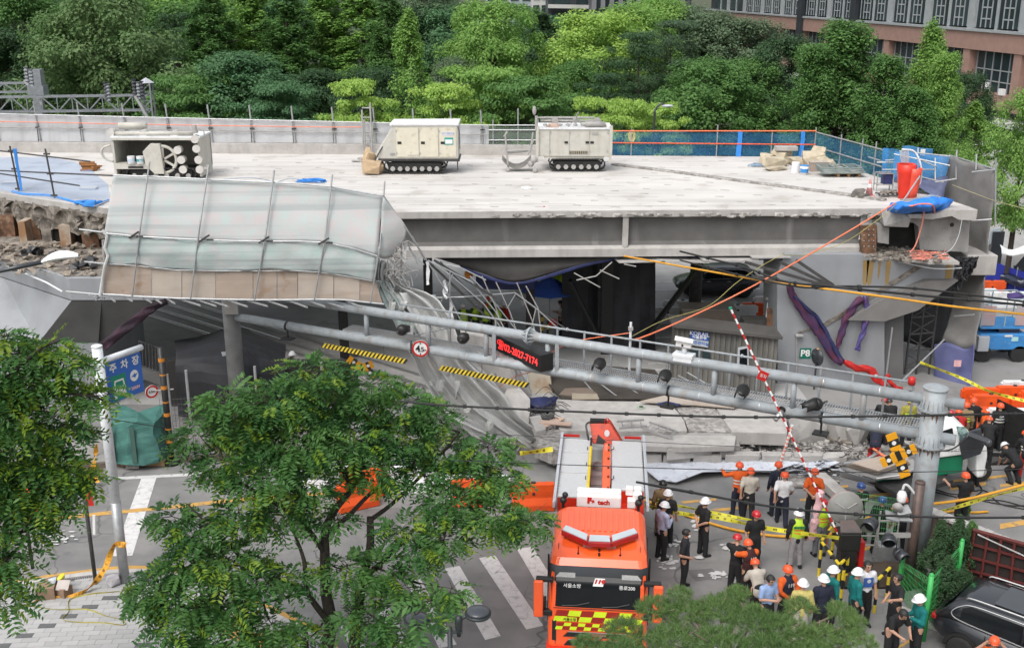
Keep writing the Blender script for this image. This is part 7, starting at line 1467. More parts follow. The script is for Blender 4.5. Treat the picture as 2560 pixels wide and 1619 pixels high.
bar(895,1268,28,'orange barrier half hidden behind the big tree trunk, lower one');bar(912,1236,10,'orange barrier behind the big tree branches, upper one');bar(1170,1262,-5,'orange barrier showing through the right side of the big tree',.7);bar(70,1290,5,'orange barrier showing through the leaves at far left',.6)
labs=['orange barrier at the back left of the stack beside the purple skirt','orange barrier in front of the back left one near the rescuers','orange barrier second from the right edge','orange barrier at the right edge, upper','low orange barrier behind the crouching rescuers','orange barrier cut by the right edge, lower']
for(x,y,r_,s),lb in zip(((2445,1020,0,.95),(2470,1040,-3,1.0),(2530,1018,0,1.0),(2590,1030,0,1),(2440,1072,5,.8),(2575,1050,-4,1)),labs):bar(x,y,r_,lb,1.05,sc=s)
b=W(2550,1000);wb0=barrier_proto(whp,'water_barrier','white barrier behind the orange barriers at the right edge',(b.x,b.y,0),0,1.6,.85)
def wbar(x,y,rz,lab,L=1):b=W(x,y);return cp(wb0,(b.x,b.y,0),R(rz),lab,scale=(L,1,1))
wbar(1195,1248,2,'white barrier lying between the big tree and the orange barrier',1.2);wbar(1060,1222,4,'white barrier seen through the big tree right of its trunk',1.4);wbar(2520,1072,-3,'white barrier behind the standing red-black firefighter')
for i,(x,y)in enumerate(((1668,808),(1755,806),(1842,802),(1705,790),(1930,780))):wbar(x,y,1,['white barrier left of the beige box under the deck','white barrier directly behind the beige box','white barrier right of the beige box','farther white barrier behind the row under the deck','white barrier farther right under the deck'][i],1.15)
bar(1880,800,0,'orange barrier among the white ones under the deck by the boom tip',.8)
for i,(x,y)in enumerate(((2440,760),(2520,768))):wbar(x,y,0,['white barrier behind the blue lift basket','white barrier right of the blue lift basket'][i],1.2)
bar(2475,742,0,'orange barrier behind the blue lift basket',1)
ct_=T('site_container','grey corrugated site container with blue and white signs under the deck','container',W(1780,960))
ca_,cb_=W(1683,950),W(1935,985);YcA=ca_.y
def cw(x,y,dy=0):return WL(x,y,V((ca_.x,ca_.y+dy,0)),V((cb_.x,cb_.y+dy,0)))
m=M();za=cw(1683,812).z;m.ext([V((ca_.x,ca_.y,0)),V((cb_.x,cb_.y,0)),V((cb_.x,cb_.y+1.0,0)),V((ca_.x,ca_.y+1.0,0))],(0,0,za));contm=pm('container_grey',(.17,.165,.15),(.12,.115,.105),2,.7,streak=(G(.08),.6,2));m.put('body',contm,ct_,wd=1)
m=M();dd_=(cb_-ca_);dl_=dd_.length;dd_.normalize();nv=V((dd_.y,-dd_.x,0))
for k in range(int(dl_/.22)):c=ca_+dd_*(k*.22+.1)+nv*.03;m.box((c.x,c.y,za/2),(.10,.06,za-.05),math.atan2(dd_.y,dd_.x))
m.put('corrugation',contm,ct_,wd=1)
m=M();m.ext([V((ca_.x-.2,ca_.y-.3,za)),V((cb_.x+.1,cb_.y-.3,za)),V((cb_.x+.1,cb_.y+1.1,za)),V((ca_.x-.2,ca_.y+1.1,za+.05))],(0,0,.12));m.put('roof_sheet',pm('roof_dark',G(.09,.05),G(.06,.05),1.5,.9,bump=.6,bsc=5),ct_,wd=1)
a1,a2=cw(1727,826,-.1),cw(1772,845,-.1)
m=M();m.ext([cw(1727,826,-.12),cw(1772,832,-.12),cw(1772,852,-.12),cw(1727,845,-.12)],nv*.03);s1_=m.put('blue_sign',pm('korail_blue',(.02,.10,.42),None,2,.5),ct_,wd=1)
m=M();m.ext([cw(1727,846,-.12),cw(1772,853,-.12),cw(1770,868,-.12),cw(1727,861,-.12)],nv*.03);s2_=m.put('white_sign',pm('sign_pale',(.5,.53,.56),None,2,.5),ct_,wd=1)
ud=(cw(1772,832)-cw(1727,826)).normalized()
for s,x,y,sz,mt,pr in(('KORAIL',1749,834,.24,wht,s1_),('서울본부',1749,843,.17,wht,s1_),('안전관리실',1749,857,.17,sign_b,s2_)):letr(s,cw(x,y,-.12)+nv*.035,ud,(0,0,1),sz,mt,pr,bold=.004)
m=M();m.ext([cw(1724,868,-.12),cw(1752,872,-.12),cw(1752,900,-.12),cw(1724,896,-.12)],nv*.03);m.ext([cw(1756,873,-.12),cw(1775,876,-.12),cw(1775,905,-.12),cw(1756,902,-.12)],nv*.03);m.put('window',glass_b,ct_,wd=1)
m=M();m.ext([cw(1845,868,-.12),cw(1872,864,-.12),cw(1872,940,-.12),cw(1842,934,-.12)],nv*.02);m.put('door_frame',lgy,ct_,wd=1);m=M();m.ext([cw(1850,874,-.16),cw(1868,870,-.16),cw(1868,935,-.16),cw(1848,930,-.16)],nv*.02);m.put('door_glass',glK,ct_,wd=1)
b=W(1755,862,0);t=T('beige_cabin','tan wooden box cabin between the steel prop and the container roof','cabin',W(1750,860));Yb=ct_.location.y+6;m=M();m.box(WD(1765,800,Yb),(2.4,1.0,1.3));m.put('body',ply,t,wd=1);m=M();m.box(WD(1765,800,Yb)+V((0,0,.68)),(2.6,1.2,.06));m.put('roof',ply2,t,wd=1)
b=W(2010,880);t=T('dark_shed','dark weathered shed wall and hanging boards beside pier P8','shed',(b.x-2,b.y,0));m=M();m.box(WD(1890,850,44.5),(1.3,.8,2.0));m.put('body',pm('shed_dark',(.09,.085,.08),(.05,.05,.045),2,.8),t,wd=1);m=M();[m.beam(WD(1920+k*5,770,43.8),WD(1918+k*5,860,43.6),.08,.05)for k in range(4)];m.put('boards',rust,t,wd=1)
b=W(1373,850);Yp=b.y;t=T('blue_parasol','blue two-tier parasol standing beyond the tangle of tubes','parasol',(b.x,b.y,0));zc_=WD(1375,712,Yp).z
m=M();m.cyl((0,0,0),(0,0,zc_+.35),.03,n=8);m.put('pole',dst,t)
def cone(r,z0,z1,n=8):
 mm=M();pr_=[(V((cos(2*pi*k/n)*r,sin(2*pi*k/n)*r,z0)))for k in range(n)];ap=V((0,0,z1));mm.add(pr_+[p*.5+ap*.5+V((0,0,.06))for p in pr_]+[ap],[(k,(k+1)%n,n+(k+1)%n,n+k)for k in range(n)]+[(n+k,n+(k+1)%n,2*n)for k in range(n)]);return mm
cone(1.35,zc_-.28,zc_+.22).put('canopy',pm('parasol_blue',(.10,.22,.80),(.08,.18,.68),2,.7,trans=.3),t,solid=.01);cone(.6,zc_+.08,zc_+.36).put('top_canopy',pm('parasol_blue',(.05,.12,.48)),t,solid=.01)  # canopy blue lightened to offset the deck's shadow
m=M();m.box((.12,-.3,1.0),(.42,.3,.32));tag(m.put('red_box',red,loc=None),'red box on a white stand under the blue parasol','box').location=(b.x,b.y,0)
t=T('yellow_black_rail','yellow and black hoop rail beside the parasol pole','guard rail',W(1365,850));
for k,(x0,x1)in enumerate(((1355,1369),)):
 a,c=W(x0,848),W(x1,868);pts_=[a,a+V((0,0,1.3)),a.lerp(c,.5)+V((0,0,1.4)),c+V((0,0,1.3)),c];rs_=rsm(pts_,18);m=M()
 for i in range(17):m.cur=i%2;m.cyl(rs_[i],rs_[i+1],.06,n=8)
 m.put('hoop',[ylw,blk],t,wd=1)
m=M();m.tube([WD(1285,735,44),WD(1420,825,42)],.03,6);tag(m.put('sloping_bar',stD,loc=WD(1285,735,44)),'thin dark bar sloping down in front of the parasol','bar')
b=W(1195,905);t=T('traffic_island_light','amber flashing lamp under the sagging dark sheet','lamp',WD(1172,685,44));m=M();m.lathe((0,0,0),[(.17,0),(.19,.05),(.17,.12),(.02,.14)],14,(0,-1,.2));m.put('lens',amber,t,sm=1);m=M();m.cyl((0,.02,0),(0,.3,.05),.05,n=8);m.put('housing',stD,t)
t=T('black_tent','black tarpaulin tent roof beside the grey steel gantry column','tent',W(560,1050));
tp_=[((436,868),40),((590,828),45),((714,862),42),((712,905),40),((545,905),37.5)]
m=cloth([[WD(436,852,41),WD(510,838,43),WD(590,815,45.5),WD(650,840,44),WD(716,862,43)],[WD(438,880,39.5),WD(500,866,40),WD(580,842,41),WD(650,866,41),WD(715,890,41)],[WD(440,930,38.8),WD(510,930,38.6),WD(590,940,38.6),WD(650,935,39.5),WD(712,930,40)],[WD(445,1040,38.8),WD(515,1050,38.6),WD(590,1055,38.6),WD(650,1045,39.5),WD(712,1035,40)]],.06,3,4,1);m.put('canopy',black_t,t,wd=1,solid=.02)
m=M();m.ext([WD(553,880,38.3),WD(586,876,38.3),WD(590,884,38.3),WD(556,890,38.3)],(0,.02,0));m.put('white_label',lgy,t,wd=1)
en=T('mesh_fence_panels','steel mesh fence on pale posts in front of the dark site corner','fence',W(470,1160));fa_,fb_=W(415,1158),W(790,1138)
def fw(x,y):return WL(x,y,fa_,fb_)
for x,yt in((417,935),(464,925),(632,915),(795,905)):g_=fw(x+22 if x<500 else x+8,1150);m=M();g_=WL(x+22,1150,fa_,fb_);m.cyl((g_.x,g_.y,0),(g_.x,g_.y,WD(x,yt,g_.y).z),.05,n=8);m.put('post',stl,en,wd=1)
m=M();L_=(fb_-fa_).length;dv=(fb_-fa_).normalized();zt3=2.45
for k in range(int(L_/.12)):c=fa_+dv*k*.12;m.cyl((c.x,c.y,.1),(c.x,c.y,zt3),.006,n=4)
for k in range(12):z=.2+k*.2;m.cyl(fa_+V((0,0,z)),fb_+V((0,0,z)),.006,n=4)
m.put('wire_mesh',stD,en,wd=1,kind=SF_)
m=M();m.box((fw(600,1100).x-.3,fa_.y+5.6,.95),(7.5,.3,1.9));tag(m.put('site_shade_panel',pm('site_shade',G(.035,.05),G(.02),1,.9),loc=W(600,1050)),'dark panel standing in for deep shade behind the mesh fence and tent','wall')  # added near-black panel imitating the deep shade under the deck
b=W(430,1158);t=T('striped_post','black post with orange bands left of the mesh fence','post',(b.x,b.y,0));zz_=WD(408,868,b.y).z
m=M();m.cyl((-.0,0,0),(-.0,0,zz_),.11,n=14);m.put('post',blk,t,sm=1)
for k in range(8):m=M();z=.3+k*(zz_-.3)/8;m.lathe((0,0,z),[(.115,0),(.115,.13 if k%2 else.05)],14);m.put('orange_band',amber,t)
m=M();m.lathe((0,0,0),[(.3,0),(.3,.12),(.16,.2)],14);m.put('base',blk,t)
b=WD(379,978,35.5);t=T('round_sign','round red-rimmed white sign on the striped post','sign',b)
m=M();m.lathe((0,0,0),[(.23,0),(.23,.02)],24,(.7,-.8,0));m.put('disc',wht,t);m=M();ax=V((.7,-.8,0)).normalized();x_,y_,_=bss(ax);m.add([ax*.03+(x_*cos(2*pi*k/24)+y_*sin(2*pi*k/24))*r_ for r_ in(.17,.23)for k in range(24)],[(k,(k+1)%24,24+(k+1)%24,24+k)for k in range(24)]);m.put('red_ring',red,t,solid=.01)
letr('4.5m',ax*.035,(.8,.7,0),(0,0,1),.12,blk,t,wd=0,bold=.004);m=M();m.cyl((0,.05,0),(.75,.1,.05),.025,n=6);m.put('arm',dst,t)
b=W(360,1150);t=T('green_tarp_stack','green tarpaulin-wrapped bulky load strapped beside the dark post','load',(b.x,b.y,0))
m=M();rows=[]
for j in range(9):
 f=j/8;z=lerp(.25,1.75,f)
 rows.append([V((x*(1-.12*f)+.05*sin(6*f+k),y*(1-.1*f),z+.12*sin(k*1.7)*f))for k,(x,y)in enumerate(((-1.15,.9),(-1.2,0),(-1.1,-.35),(-.75,-.75),(-.2,-.95),(.35,-.95),(.85,-.8),(.95,-.2),(.95,.6),(.9,.9)))])
rows.append([p*.75+V((0,0,1.85*.25+.05))for p in rows[-1]]);rows.append([V((0,0,1.85))for p in rows[-1]]);m.grid(rows);m.v=[tuple(p)for p in nsy(m.v,.09,2.4,2)];m.put('tarpaulin',teal_t,t,sm=0,solid=.02)
for x in(-.75,.05):m=M();m.box((x,-.98+abs(x)*.2,1.0),(.16,.04,1.3));m.put('strap',pm('strap_dark',(.05,.11,.09),None,4,.8),t)
m=M();m.box((.1,0,.14),(1.6,1.1,.22));m.put('pallet',wood,t)
m=M();c=W(335,1165,.1);m.box(c+V((0,.0,.1)),(.45,.3,.25));tag(m.put('small_grey_box',conD,loc=c),'small grey block on the footway before the green tarpaulin load','block')
t=T('dark_railing','dark brown metal railing behind the blue parking sign','railing',WD(380,900,37.5));a,b=WD(348,852,38),WD(405,872,38);a2,b2=WD(350,915,38),WD(408,935,38)
m=M();m.tube([a2,a,b,b2],.045,7);m.put('frame',stD,t,wd=1);m=M();m.cyl(a2,b2,.04,n=6);[m.cyl(a.lerp(b,k/7),a2 .lerp(b2,k/7),.028,n=5)for k in range(1,7)];m.put('bars',stD,t,wd=1,kind=SF_);m=M();m.beam(a2-V((0,0,.2)),b2-V((0,0,.2)),.4,.35);m.put('ledge',conD,t,wd=1)
m=M();a,b=W(290,1150),W(262,1150);m.box((W(235,1150).x,W(235,1150).y,1.2),(.1,.1,2.4));tag(m.put('grey_rail_post',dst,loc=W(235,1150)),'thin grey post against the left pier','post')
b=W(118,1490,.13);t=T('cardboard_boxes','opened cardboard boxes and rubbish piled on the pavement at left','box',b)
for x,y,w_,h_,r_,mt in((0,0,.48,.34,.2,cardb),(.4,.1,.4,.26,-.4,cardb),(.05,.3,.4,.35,.5,cardb)):m=M();m.box((x,y,h_/2),(w_,w_*.8,h_),r_);m.put('carton',mt,t)
m=M();m.box((.45,.05,.32),(.34,.3,.02),Rm=Rot(.6,3,'X'));m.box((-.1,-.22,.33),(.3,.2,.02),Rm=Rot(-.5,3,'X'));m.put('flap',pm('card_pale',(.5,.45,.42),None,3,.8),t);m=M();m.rock((.12,.15,.42),(.3,.2,.14),3);m.put('blue_white_scrap',pm('pale_blue',(.35,.5,.62),(.7,.7,.7),6,.6),t);m=M();m.rock((.32,.3,.42),(.2,.3,.12),5);m.put('yellow_scrap',tape,t)
m=M();m.rock(W(284,1462,.13)+V((0,0,.14)),(.42,.34,.3),6,n=22);tag(m.put('white_bag',pm('white_bag',(.55,.53,.56),(.45,.44,.47),4,.7),loc=W(284,1462)),'white rubbish bag at the foot of the white parking pole','bag')
b=W(2480,890);t=T('boom_lift','blue mobile lift with wire basket beyond the wrapped tower','lift',(b.x,b.y,0));s_=W(2481,890).x-W(2480,890).x
m=M();m.box((0,0,.95),(2.1,1.7,.75));m.put('base',blue_p,t,bev=.06);m=M();m.box((-.9,-.6,.9),(.5,.8,.7));m.put('grey_cover',lgy,t,bev=.04)
for x in(-.8,.8):
 for y in(-.7,.7):m=M();m.cyl((x,y-.15,.38),(x,y+.15,.38),.38,n=16);m.put('wheel',rbr,t)
m=M();m.box((.3,-.2,1.42),(.9,.9,.22));m.put('motor',navyp,t);m=M();m.box((0,0,1.6),(2.1,1.6,.1));m.put('basket_floor',blue_p,t)
m=M()
for x in(-1.05,1.05,0):[m.cyl((x,y,1.6),(x,y,2.9),.03,n=6)for y in(-.75,.75)]
for z in(2.25,2.9):
 for a,c in(((-1.05,-.75),(1.05,-.75)),((1.05,-.75),(1.05,.75)),((1.05,.75),(-1.05,.75)),((-1.05,.75),(-1.05,-.75))):m.cyl((*a,z),(*c,z),.028,n=6)
m.put('basket_rails',pm('pale_blue_steel',(.36,.45,.50),None,4,.5),t)
for x,w_ in((-.75,.6),(.75,.6)):m=M();m.box((x,-.76,2.15),(w_,.02,.9));m.put('mesh_panel',pm('pink_mesh',(.55,.33,.32),(.45,.45,.46),2,.7,alpha=.7),t)
m=M();m.box((.5,-.87,1.1),(.3,.02,.2));m.put('pale_label',pm('pale_label',(.4,.65,.68),None,4,.5),t);m=M();m.box((.2,-.87,1.25),(.35,.02,.09));m.put('white_label',wht,t)
m=M();m.rock(WD(2540,740,b.y+.5),(.9,.5,.3),5,n=18);tag(m.put('purple_cloth',pm('purple_cloth',(.09,.06,.22),None,3,.8),loc=WD(2540,740,b.y+.5)),'purple cloth lying on the white barrier behind the lift basket','cloth')
c=W(2555,728);car('navy_van','navy blue van with white lettering parked at the right edge behind blue screens','van',(c.x+1.3,c.y+.6,0),R(200),navyp,4.6,1.9,1.95,group=None)
t=T('blue_screen_fence','bright blue sheet screen on posts between the navy van and barriers','fence',W(2520,735));a,c=W(2458,700),W(2640,770)
m=M();m.ext([a,c,c+V((0,0,1.25)),a+V((0,0,1.25))],(0,.03,0));m.put('sheet',pm('screen_blue',(.03,.045,.42),(.02,.035,.33),2,.6),t,wd=1);m=M();[m.cyl(a.lerp(c,f),a.lerp(c,f)+V((0,0,1.4)),.03,n=6)for f in(0,.45,.9)];m.put('posts',stl,t,wd=1)
m=M();a=W(2486,640);m.ext([WD(2478,575,a.y-2),WD(2504,568,a.y-2),WD(2500,606,a.y-2),WD(2474,610,a.y-2)],(0,.05,0));tag(m.put('white_board',pm('pale_board',(.60,.68,.74),None,2,.5),loc=W(2490,650)),'pale blue white board on a dark stand by the right tree trunk','board');m=M();m.box((WD(2488,640,a.y-2).x,a.y-1.9,1.0),(.7,.4,2.0));tag(m.put('dark_cabinet',chl,loc=W(2488,660)),'dark cabinet beneath the pale board by the right tree','cabinet')
m=cloth([[WD(2500,612,55),WD(2530,622,55),WD(2570,612,55)],[WD(2502,632,54.8),WD(2530,640,54.8),WD(2570,632,54.8)]],.1,3,5,2);tag(m.put('white_banner',whp,loc=W(2530,660),sm=1,solid=.02),'crumpled white banner stretched above the navy van','banner')
m=M();m.cyl(W(2552,1000,.1),W(2552,970,.4),.05);
wl_=T('brown_wall','brown masonry wall with pale crumbling coping at the right edge','wall',W(2420,1400));a,c=WD(2305,1270,28.5),WD(2640,1345,25.5);zt4=a.z
a0_,c0_=V((a.x,a.y,0)),V((c.x,c.y,0));m=M();m.ext([a0_,c0_,c0_+V((.1,.3,0)),a0_+V((.1,.3,0))],(0,0,zt4-.08));m.put('wall',brown_w,wl_,wd=1)
m=M()
for k in range(16):p,q_=a0_.lerp(c0_,k/16),a0_.lerp(c0_,(k+.96)/16);m.beam(p+V((.05,.15,zt4-.05+.01*(k%3))),q_+V((.05,.15,zt4-.05)),.38,.10)
m.put('coping',conL,wl_,wd=1,bev=.02)
gt_=T('red_grid_gate','dark red steel grid gate leaning against the brown wall above the SUV','gate',W(2500,1470));Yg=25.2
gp4=[WD(2437,1327,Yg+1.0),WD(2640,1385,Yg-.4),WD(2640,1510,Yg-.6),WD(2412,1455,Yg+.9)]
m=M();bl=lambda u,v_:gp4[0].lerp(gp4[1],u).lerp(gp4[3].lerp(gp4[2],u),v_)
for k in range(7):m.beam(bl(k/6,0),bl(k/6,1),.055,.055)
for k in range(5):m.beam(bl(0,k/4),bl(1,k/4),.055,.055)
m.put('grid',dred,gt_,wd=1);m=M();m.ext([bl(0,0)+V((0,.1,0)),bl(1,0)+V((0,.1,0)),bl(1,1)+V((0,.1,0)),bl(0,1)+V((0,.1,0))],(0,.05,0));m.put('backing_sheet',pm('dark_brown_sheet',(.028,.018,.016),(.016,.012,.011),1,.8),gt_,wd=1)
m=M();m.cyl(bl(.02,.02)+V((0,-.1,0)),bl(1,.30)+V((0,-.1,0)),.022,n=6);m.put('diagonal_tube',dst,gt_,wd=1);m=M();m.cyl(bl(-.02,-.02),bl(1,-.03),.05,n=8);m.put('top_tube',dred,gt_,wd=1)
gf=T('green_mesh_fence','bright green welded mesh fence panels at the bottom right','fence',W(2300,1560))
gps=[(W(2246,1480),(2247,1392)),(W(2308,1600),(2318,1437)),(W(2385,1500),(2391,1350))]
ptp=[]
for g_,tp2 in gps:z=WD(tp2[0],tp2[1],g_.y).z;ptp.append((g_,z));m=M();m.cyl(g_,V((g_.x,g_.y,z)),.065,n=12);m.sph((g_.x,g_.y,z),.066,12,6);m.put('post',green_f,gf,wd=1,sm=1)
for(g1_,z1_),(g2_,z2_)in((ptp[0],ptp[1]),(ptp[1],ptp[2])):
 m=M();L_=(g2_-g1_).length;n=int(L_/.055)
 for k in range(0,n,2):c=g1_.lerp(g2_,k/n);zt5=lerp(z1_,z2_,k/n)-.12;m.tube([(c.x,c.y,.1),(c.x,c.y,zt5-.25),(c.x-.05,c.y-.05,zt5-.12),(c.x,c.y,zt5)],.004,3,False)
 for k in range(9):f=k/8;m.cyl(V((g1_.x,g1_.y,lerp(.15,z1_-.12,f))),V((g2_.x,g2_.y,lerp(.15,z2_-.12,f))),.006,n=4)
 m.put('wire_mesh',green_f,gf,wd=1,kind=SF_)
g_=W(2100,1372);z=WD(2106,1265,g_.y).z;m=M();m.cyl(g_,(g_.x+.0,g_.y,z),.055,n=10);m.sph((g_.x,g_.y,z),.06,10,6);tag(m.put('green_post',green_f,loc=g_,sm=1),'bright green post in front of the round mirror with tape tied on','post')
m=M()
for k in range(26):c=g_.lerp(W(2240,1395),k/26);m.cyl((c.x,c.y,.5),(c.x,c.y,1.9),.004,n=3)
for k in range(8):m.cyl(V((g_.x,g_.y,.5+k*.2)),V((W(2240,1395).x,W(2240,1395).y,.5+k*.2)),.005,n=4)
tag(m.put('green_wire_panel',green_f,loc=g_),'thin green wire mesh panel between the green post and the column','fence')
c=WD(2113,1268,27.3);t=T('round_mirror','large round grey convex mirror seen from its ribbed back','mirror',c);ax_=V((-.1,-1,.12)).normalized()
m=M();m.lathe(-ax_*.02,[(.47,0),(.475,.02),(.465,.04),(.44,.045),(.36,.075),(.33,.085),(.2,.13),(.02,.15)],36,ax_);m.put('dish_back',pm('mirror_grey',(.27,.275,.26),(.22,.22,.21),3,.55,.2),t,sm=1)
m=M();m.lathe(-ax_*.03,[(.475,0),(.49,.02),(.475,.04)],36,ax_);m.put('rim',pm('rim_red_grey',(.32,.16,.14),G(.25),2,.5,contrast=2),t);m=M();x_,y_,_=bss(ax_)
for a in(.5,2.6,4.7):d_=x_*cos(a)+y_*sin(a);m.beam(ax_*.14+d_*.05,ax_*.085+d_*.34,.03,.02)
m.put('ribs',dst,t);m=M();m.cyl((0,.1,-.1),(0,.1,-c.z),.035,n=8);m.put('stand',stD,t)
def guard(pts_,lab,r=.045,seg_=.28):
 t=T('guard_rail',lab,'guard rail',pts_[0])
 L_=sum((V(a)-V(b)).length for a,b in zip(pts_,pts_[1:]));m=M();k=0
 for a,b in zip(pts_,pts_[1:]):
  a,b=V(a),V(b);n=max(1,round((b-a).length/seg_))
  for i in range(n):m.cur=k%2;k+=1;m.cyl(a.lerp(b,i/n),a.lerp(b,(i+1)/n),r,n=8)
 m.put('rail',[ylw,blk],t,wd=1);return t
A1,A2,A3=W(2046,1440),W(2078,1395),W(2100,1515)
guard([A1,A1+V((0,0,1.15)),A2+V((0,0,1.15)),A2],'yellow and black hoop rail left of the barrier machine');guard([A1+V((0,0,1.1)),A3+V((0,0,1.1)),A3],'yellow and black rail running toward the teal-jacketed men');guard([W(2092,1490),W(2092,1490)+V((0,0,1.0)),W(2112,1470)+V((0,0,1.0)),W(2112,1470)],'small yellow and black hoop behind the white hard hats')
guard([W(2185,1530),W(2185,1530)+V((0,0,1.0)),W(2215,1500)+V((0,0,1.0)),W(2215,1500)],'yellow and black hoop between the men in white and black shirts')
g_=W(2108,1455);t=T('barrier_machine','black barrier drive box with a peaked lid on a dark stand','barrier machine',(g_.x,g_.y,0));m=M();m.box((0,0,.55),(.42,.42,1.1));m.put('stand',blk,t,bev=.02);m=M();m.box((0,0,1.38),(.6,.5,.55));m.put('box',blk,t,bev=.05);m=M();m.ext([(-.3,-.25,1.68),(.3,-.25,1.68),(.2,.2,1.82),(-.2,.2,1.82)],(0,0,.03));m.put('lid',pm('lid_brown',(.16,.11,.10),G(.08),3,.3),t);m=M();m.box((.42,.1,.9),(.14,.3,.75));m.put('red_side',red,t)
b=W(2064,1358);t=T('delineator_post','orange delineator post with white bands behind the striped shirt man','post',(b.x,b.y,0));m=M();m.cyl((0,0,0),(0,0,.75),.05,n=10);m.put('post',oP,t);[M().cyl((0,0,z),(0,0,z+.06),.052,n=10).put('band',wht,t)for z in(.4,.55)]
def colsig(px_,py_,Y,rot,lab,r=.17):
 c=WD(px_,py_,Y);t=T('hooded_signal',lab,'signal',c,rot,'hooded signals at the column foot');m=M();m.lathe((0,0,0),[(.08,.2),(r*.85,.14),(r,.03),(r,-.04)],18,(0,1,0));m.put('lamp_body',chl,t,sm=1)
 m=M();n=12;m.grid([[V((cos(pi*(-.1+1.2*k/n))*r,-.04-.24*j/2,sin(pi*(-.1+1.2*k/n))*r-.02*j))for k in range(n+1)]for j in range(3)]);m.put('visor',chl,t,sm=1,solid=.01);m=M();m.cyl((0,-.03,0),(0,-.05,0),r*.85,n=14);m.put('lens',glK,t)
colsig(2178,1310,26.6,R(-40),'upper hooded signal facing left beside the gantry column',.19);colsig(2222,1350,26.4,R(-15),'middle hooded signal beside the gantry column',.2);colsig(2250,1385,26.2,R(15),'lower hooded signal at the gantry column foot')
c=WD(2248,1262,26.5);t=T('horn_speaker','grey horn loudspeaker left of the brown pole','loudspeaker',c,R(-30));m=M();m.lathe((0,0,0),[(.15,-.18),(.09,-.05),(.05,.05),(.07,.16)],14,(0,1,0));m.put('horn',dst,t,sm=1)
m=M();
for x,y,r_ in((2230,1290,.3),(2258,1275,-.2),(2262,1292,.1)):c=WD(x,y,26.4);m.box(c,(.36,.3,.05),Rm=Rot(r_,3,'Y')@Rot(.4,3,'X'))
tag(m.put('bracket_plates',stl,loc=WD(2245,1285,26.4)),'grey metal bracket plates fixed to the gantry column side','bracket')
g_=W(2210,1420);t=T('grey_cabinet','grey cabinet with slatted rack at the foot of the gantry column','cabinet',(g_.x,g_.y,0));m=M();m.box((0,0,.5),(.55,.4,.6));m.put('box',stl,t,bev=.01);m=M();[m.box((x,-.05,1.15),(.03,.03,.9))for x in(-.3,.25)];[m.box((-.02,-.05,z),(.55,.03,.04))for z in(.8,1.15,1.55)];m.put('rack',dst,t)
g_=W(2150,1400);t=T('leaning_board','olive grey board on a steel frame behind the green mesh','board',(g_.x,g_.y,0));m=M();m.box((0,0,1.15),(.62,.04,.42),Rm=Rot(.12,3,'Y'));m.put('board',pm('olive_board',(.15,.165,.13),None,2,.7),t);m=M();[m.beam((x,0,.1),(x+.1,0,1.6),.04,.03)for x in(-.15,.35)];[m.beam((-.1,0,z),(.4,0,z),.04,.03)for z in(.5,.8)];m.put('frame',dst,t)
m=M();m.box(W(2205,1435,.25),(2.3,.8,.4));tag(m.put('soil_bed',pm('soil',(.10,.07,.05),(.05,.045,.035),3,.95,bump=1),loc=W(2205,1435),bev=.05),'raised brown soil bed behind the green fence','planter')
m=M();a,c=W(2235,1530),W(2420,1600);m.beam(a+V((0,0,.1)),c+V((0,0,.1)),.3,.2);tag(m.put('concrete_plinth',conL,loc=a,bev=.02),'concrete plinth under the green mesh fence','kerb')
b=W(2355,855);t=T('dark_bag','small black bag on the forecourt behind the blue screen','bag',W(2498,720));m=M();m.rock((0,0,.15),(.6,.4,.3),3,n=16);m.put('bag',blk,t)
t=T('tall_scaffold_pole','tall pale scaffold pole standing right of the boom tip under the deck','pole',W(1903,925));g_=W(1903,925);m=M();m.tube([g_,WD(1920,760,g_.y+.1),WD(1941,650,g_.y+.3)],.045,8);m.put('pole',pole_w,t,wd=1);m=M();[m.box(WD(x,y,g_.y),(.2,.12,.14))for x,y in((1941,655),(1927,700),(1920,745),(1914,800))];m.put('clamp',dst,t,wd=1,kind=SF_)
t=T('dark_diagonal_beams','thin dark beams sloping from under the girder to the black cables','beams',WD(1870,660,42))
for a,c in(((1862,655),(2078,718)),((1950,655),(2082,716)),((1880,690),(2060,722)),((1990,650),(2085,714))):m=M();m.beam(WD(*a,42.6),WD(*c,41.8),.06,.12);m.put('beam',stD,t,wd=1)
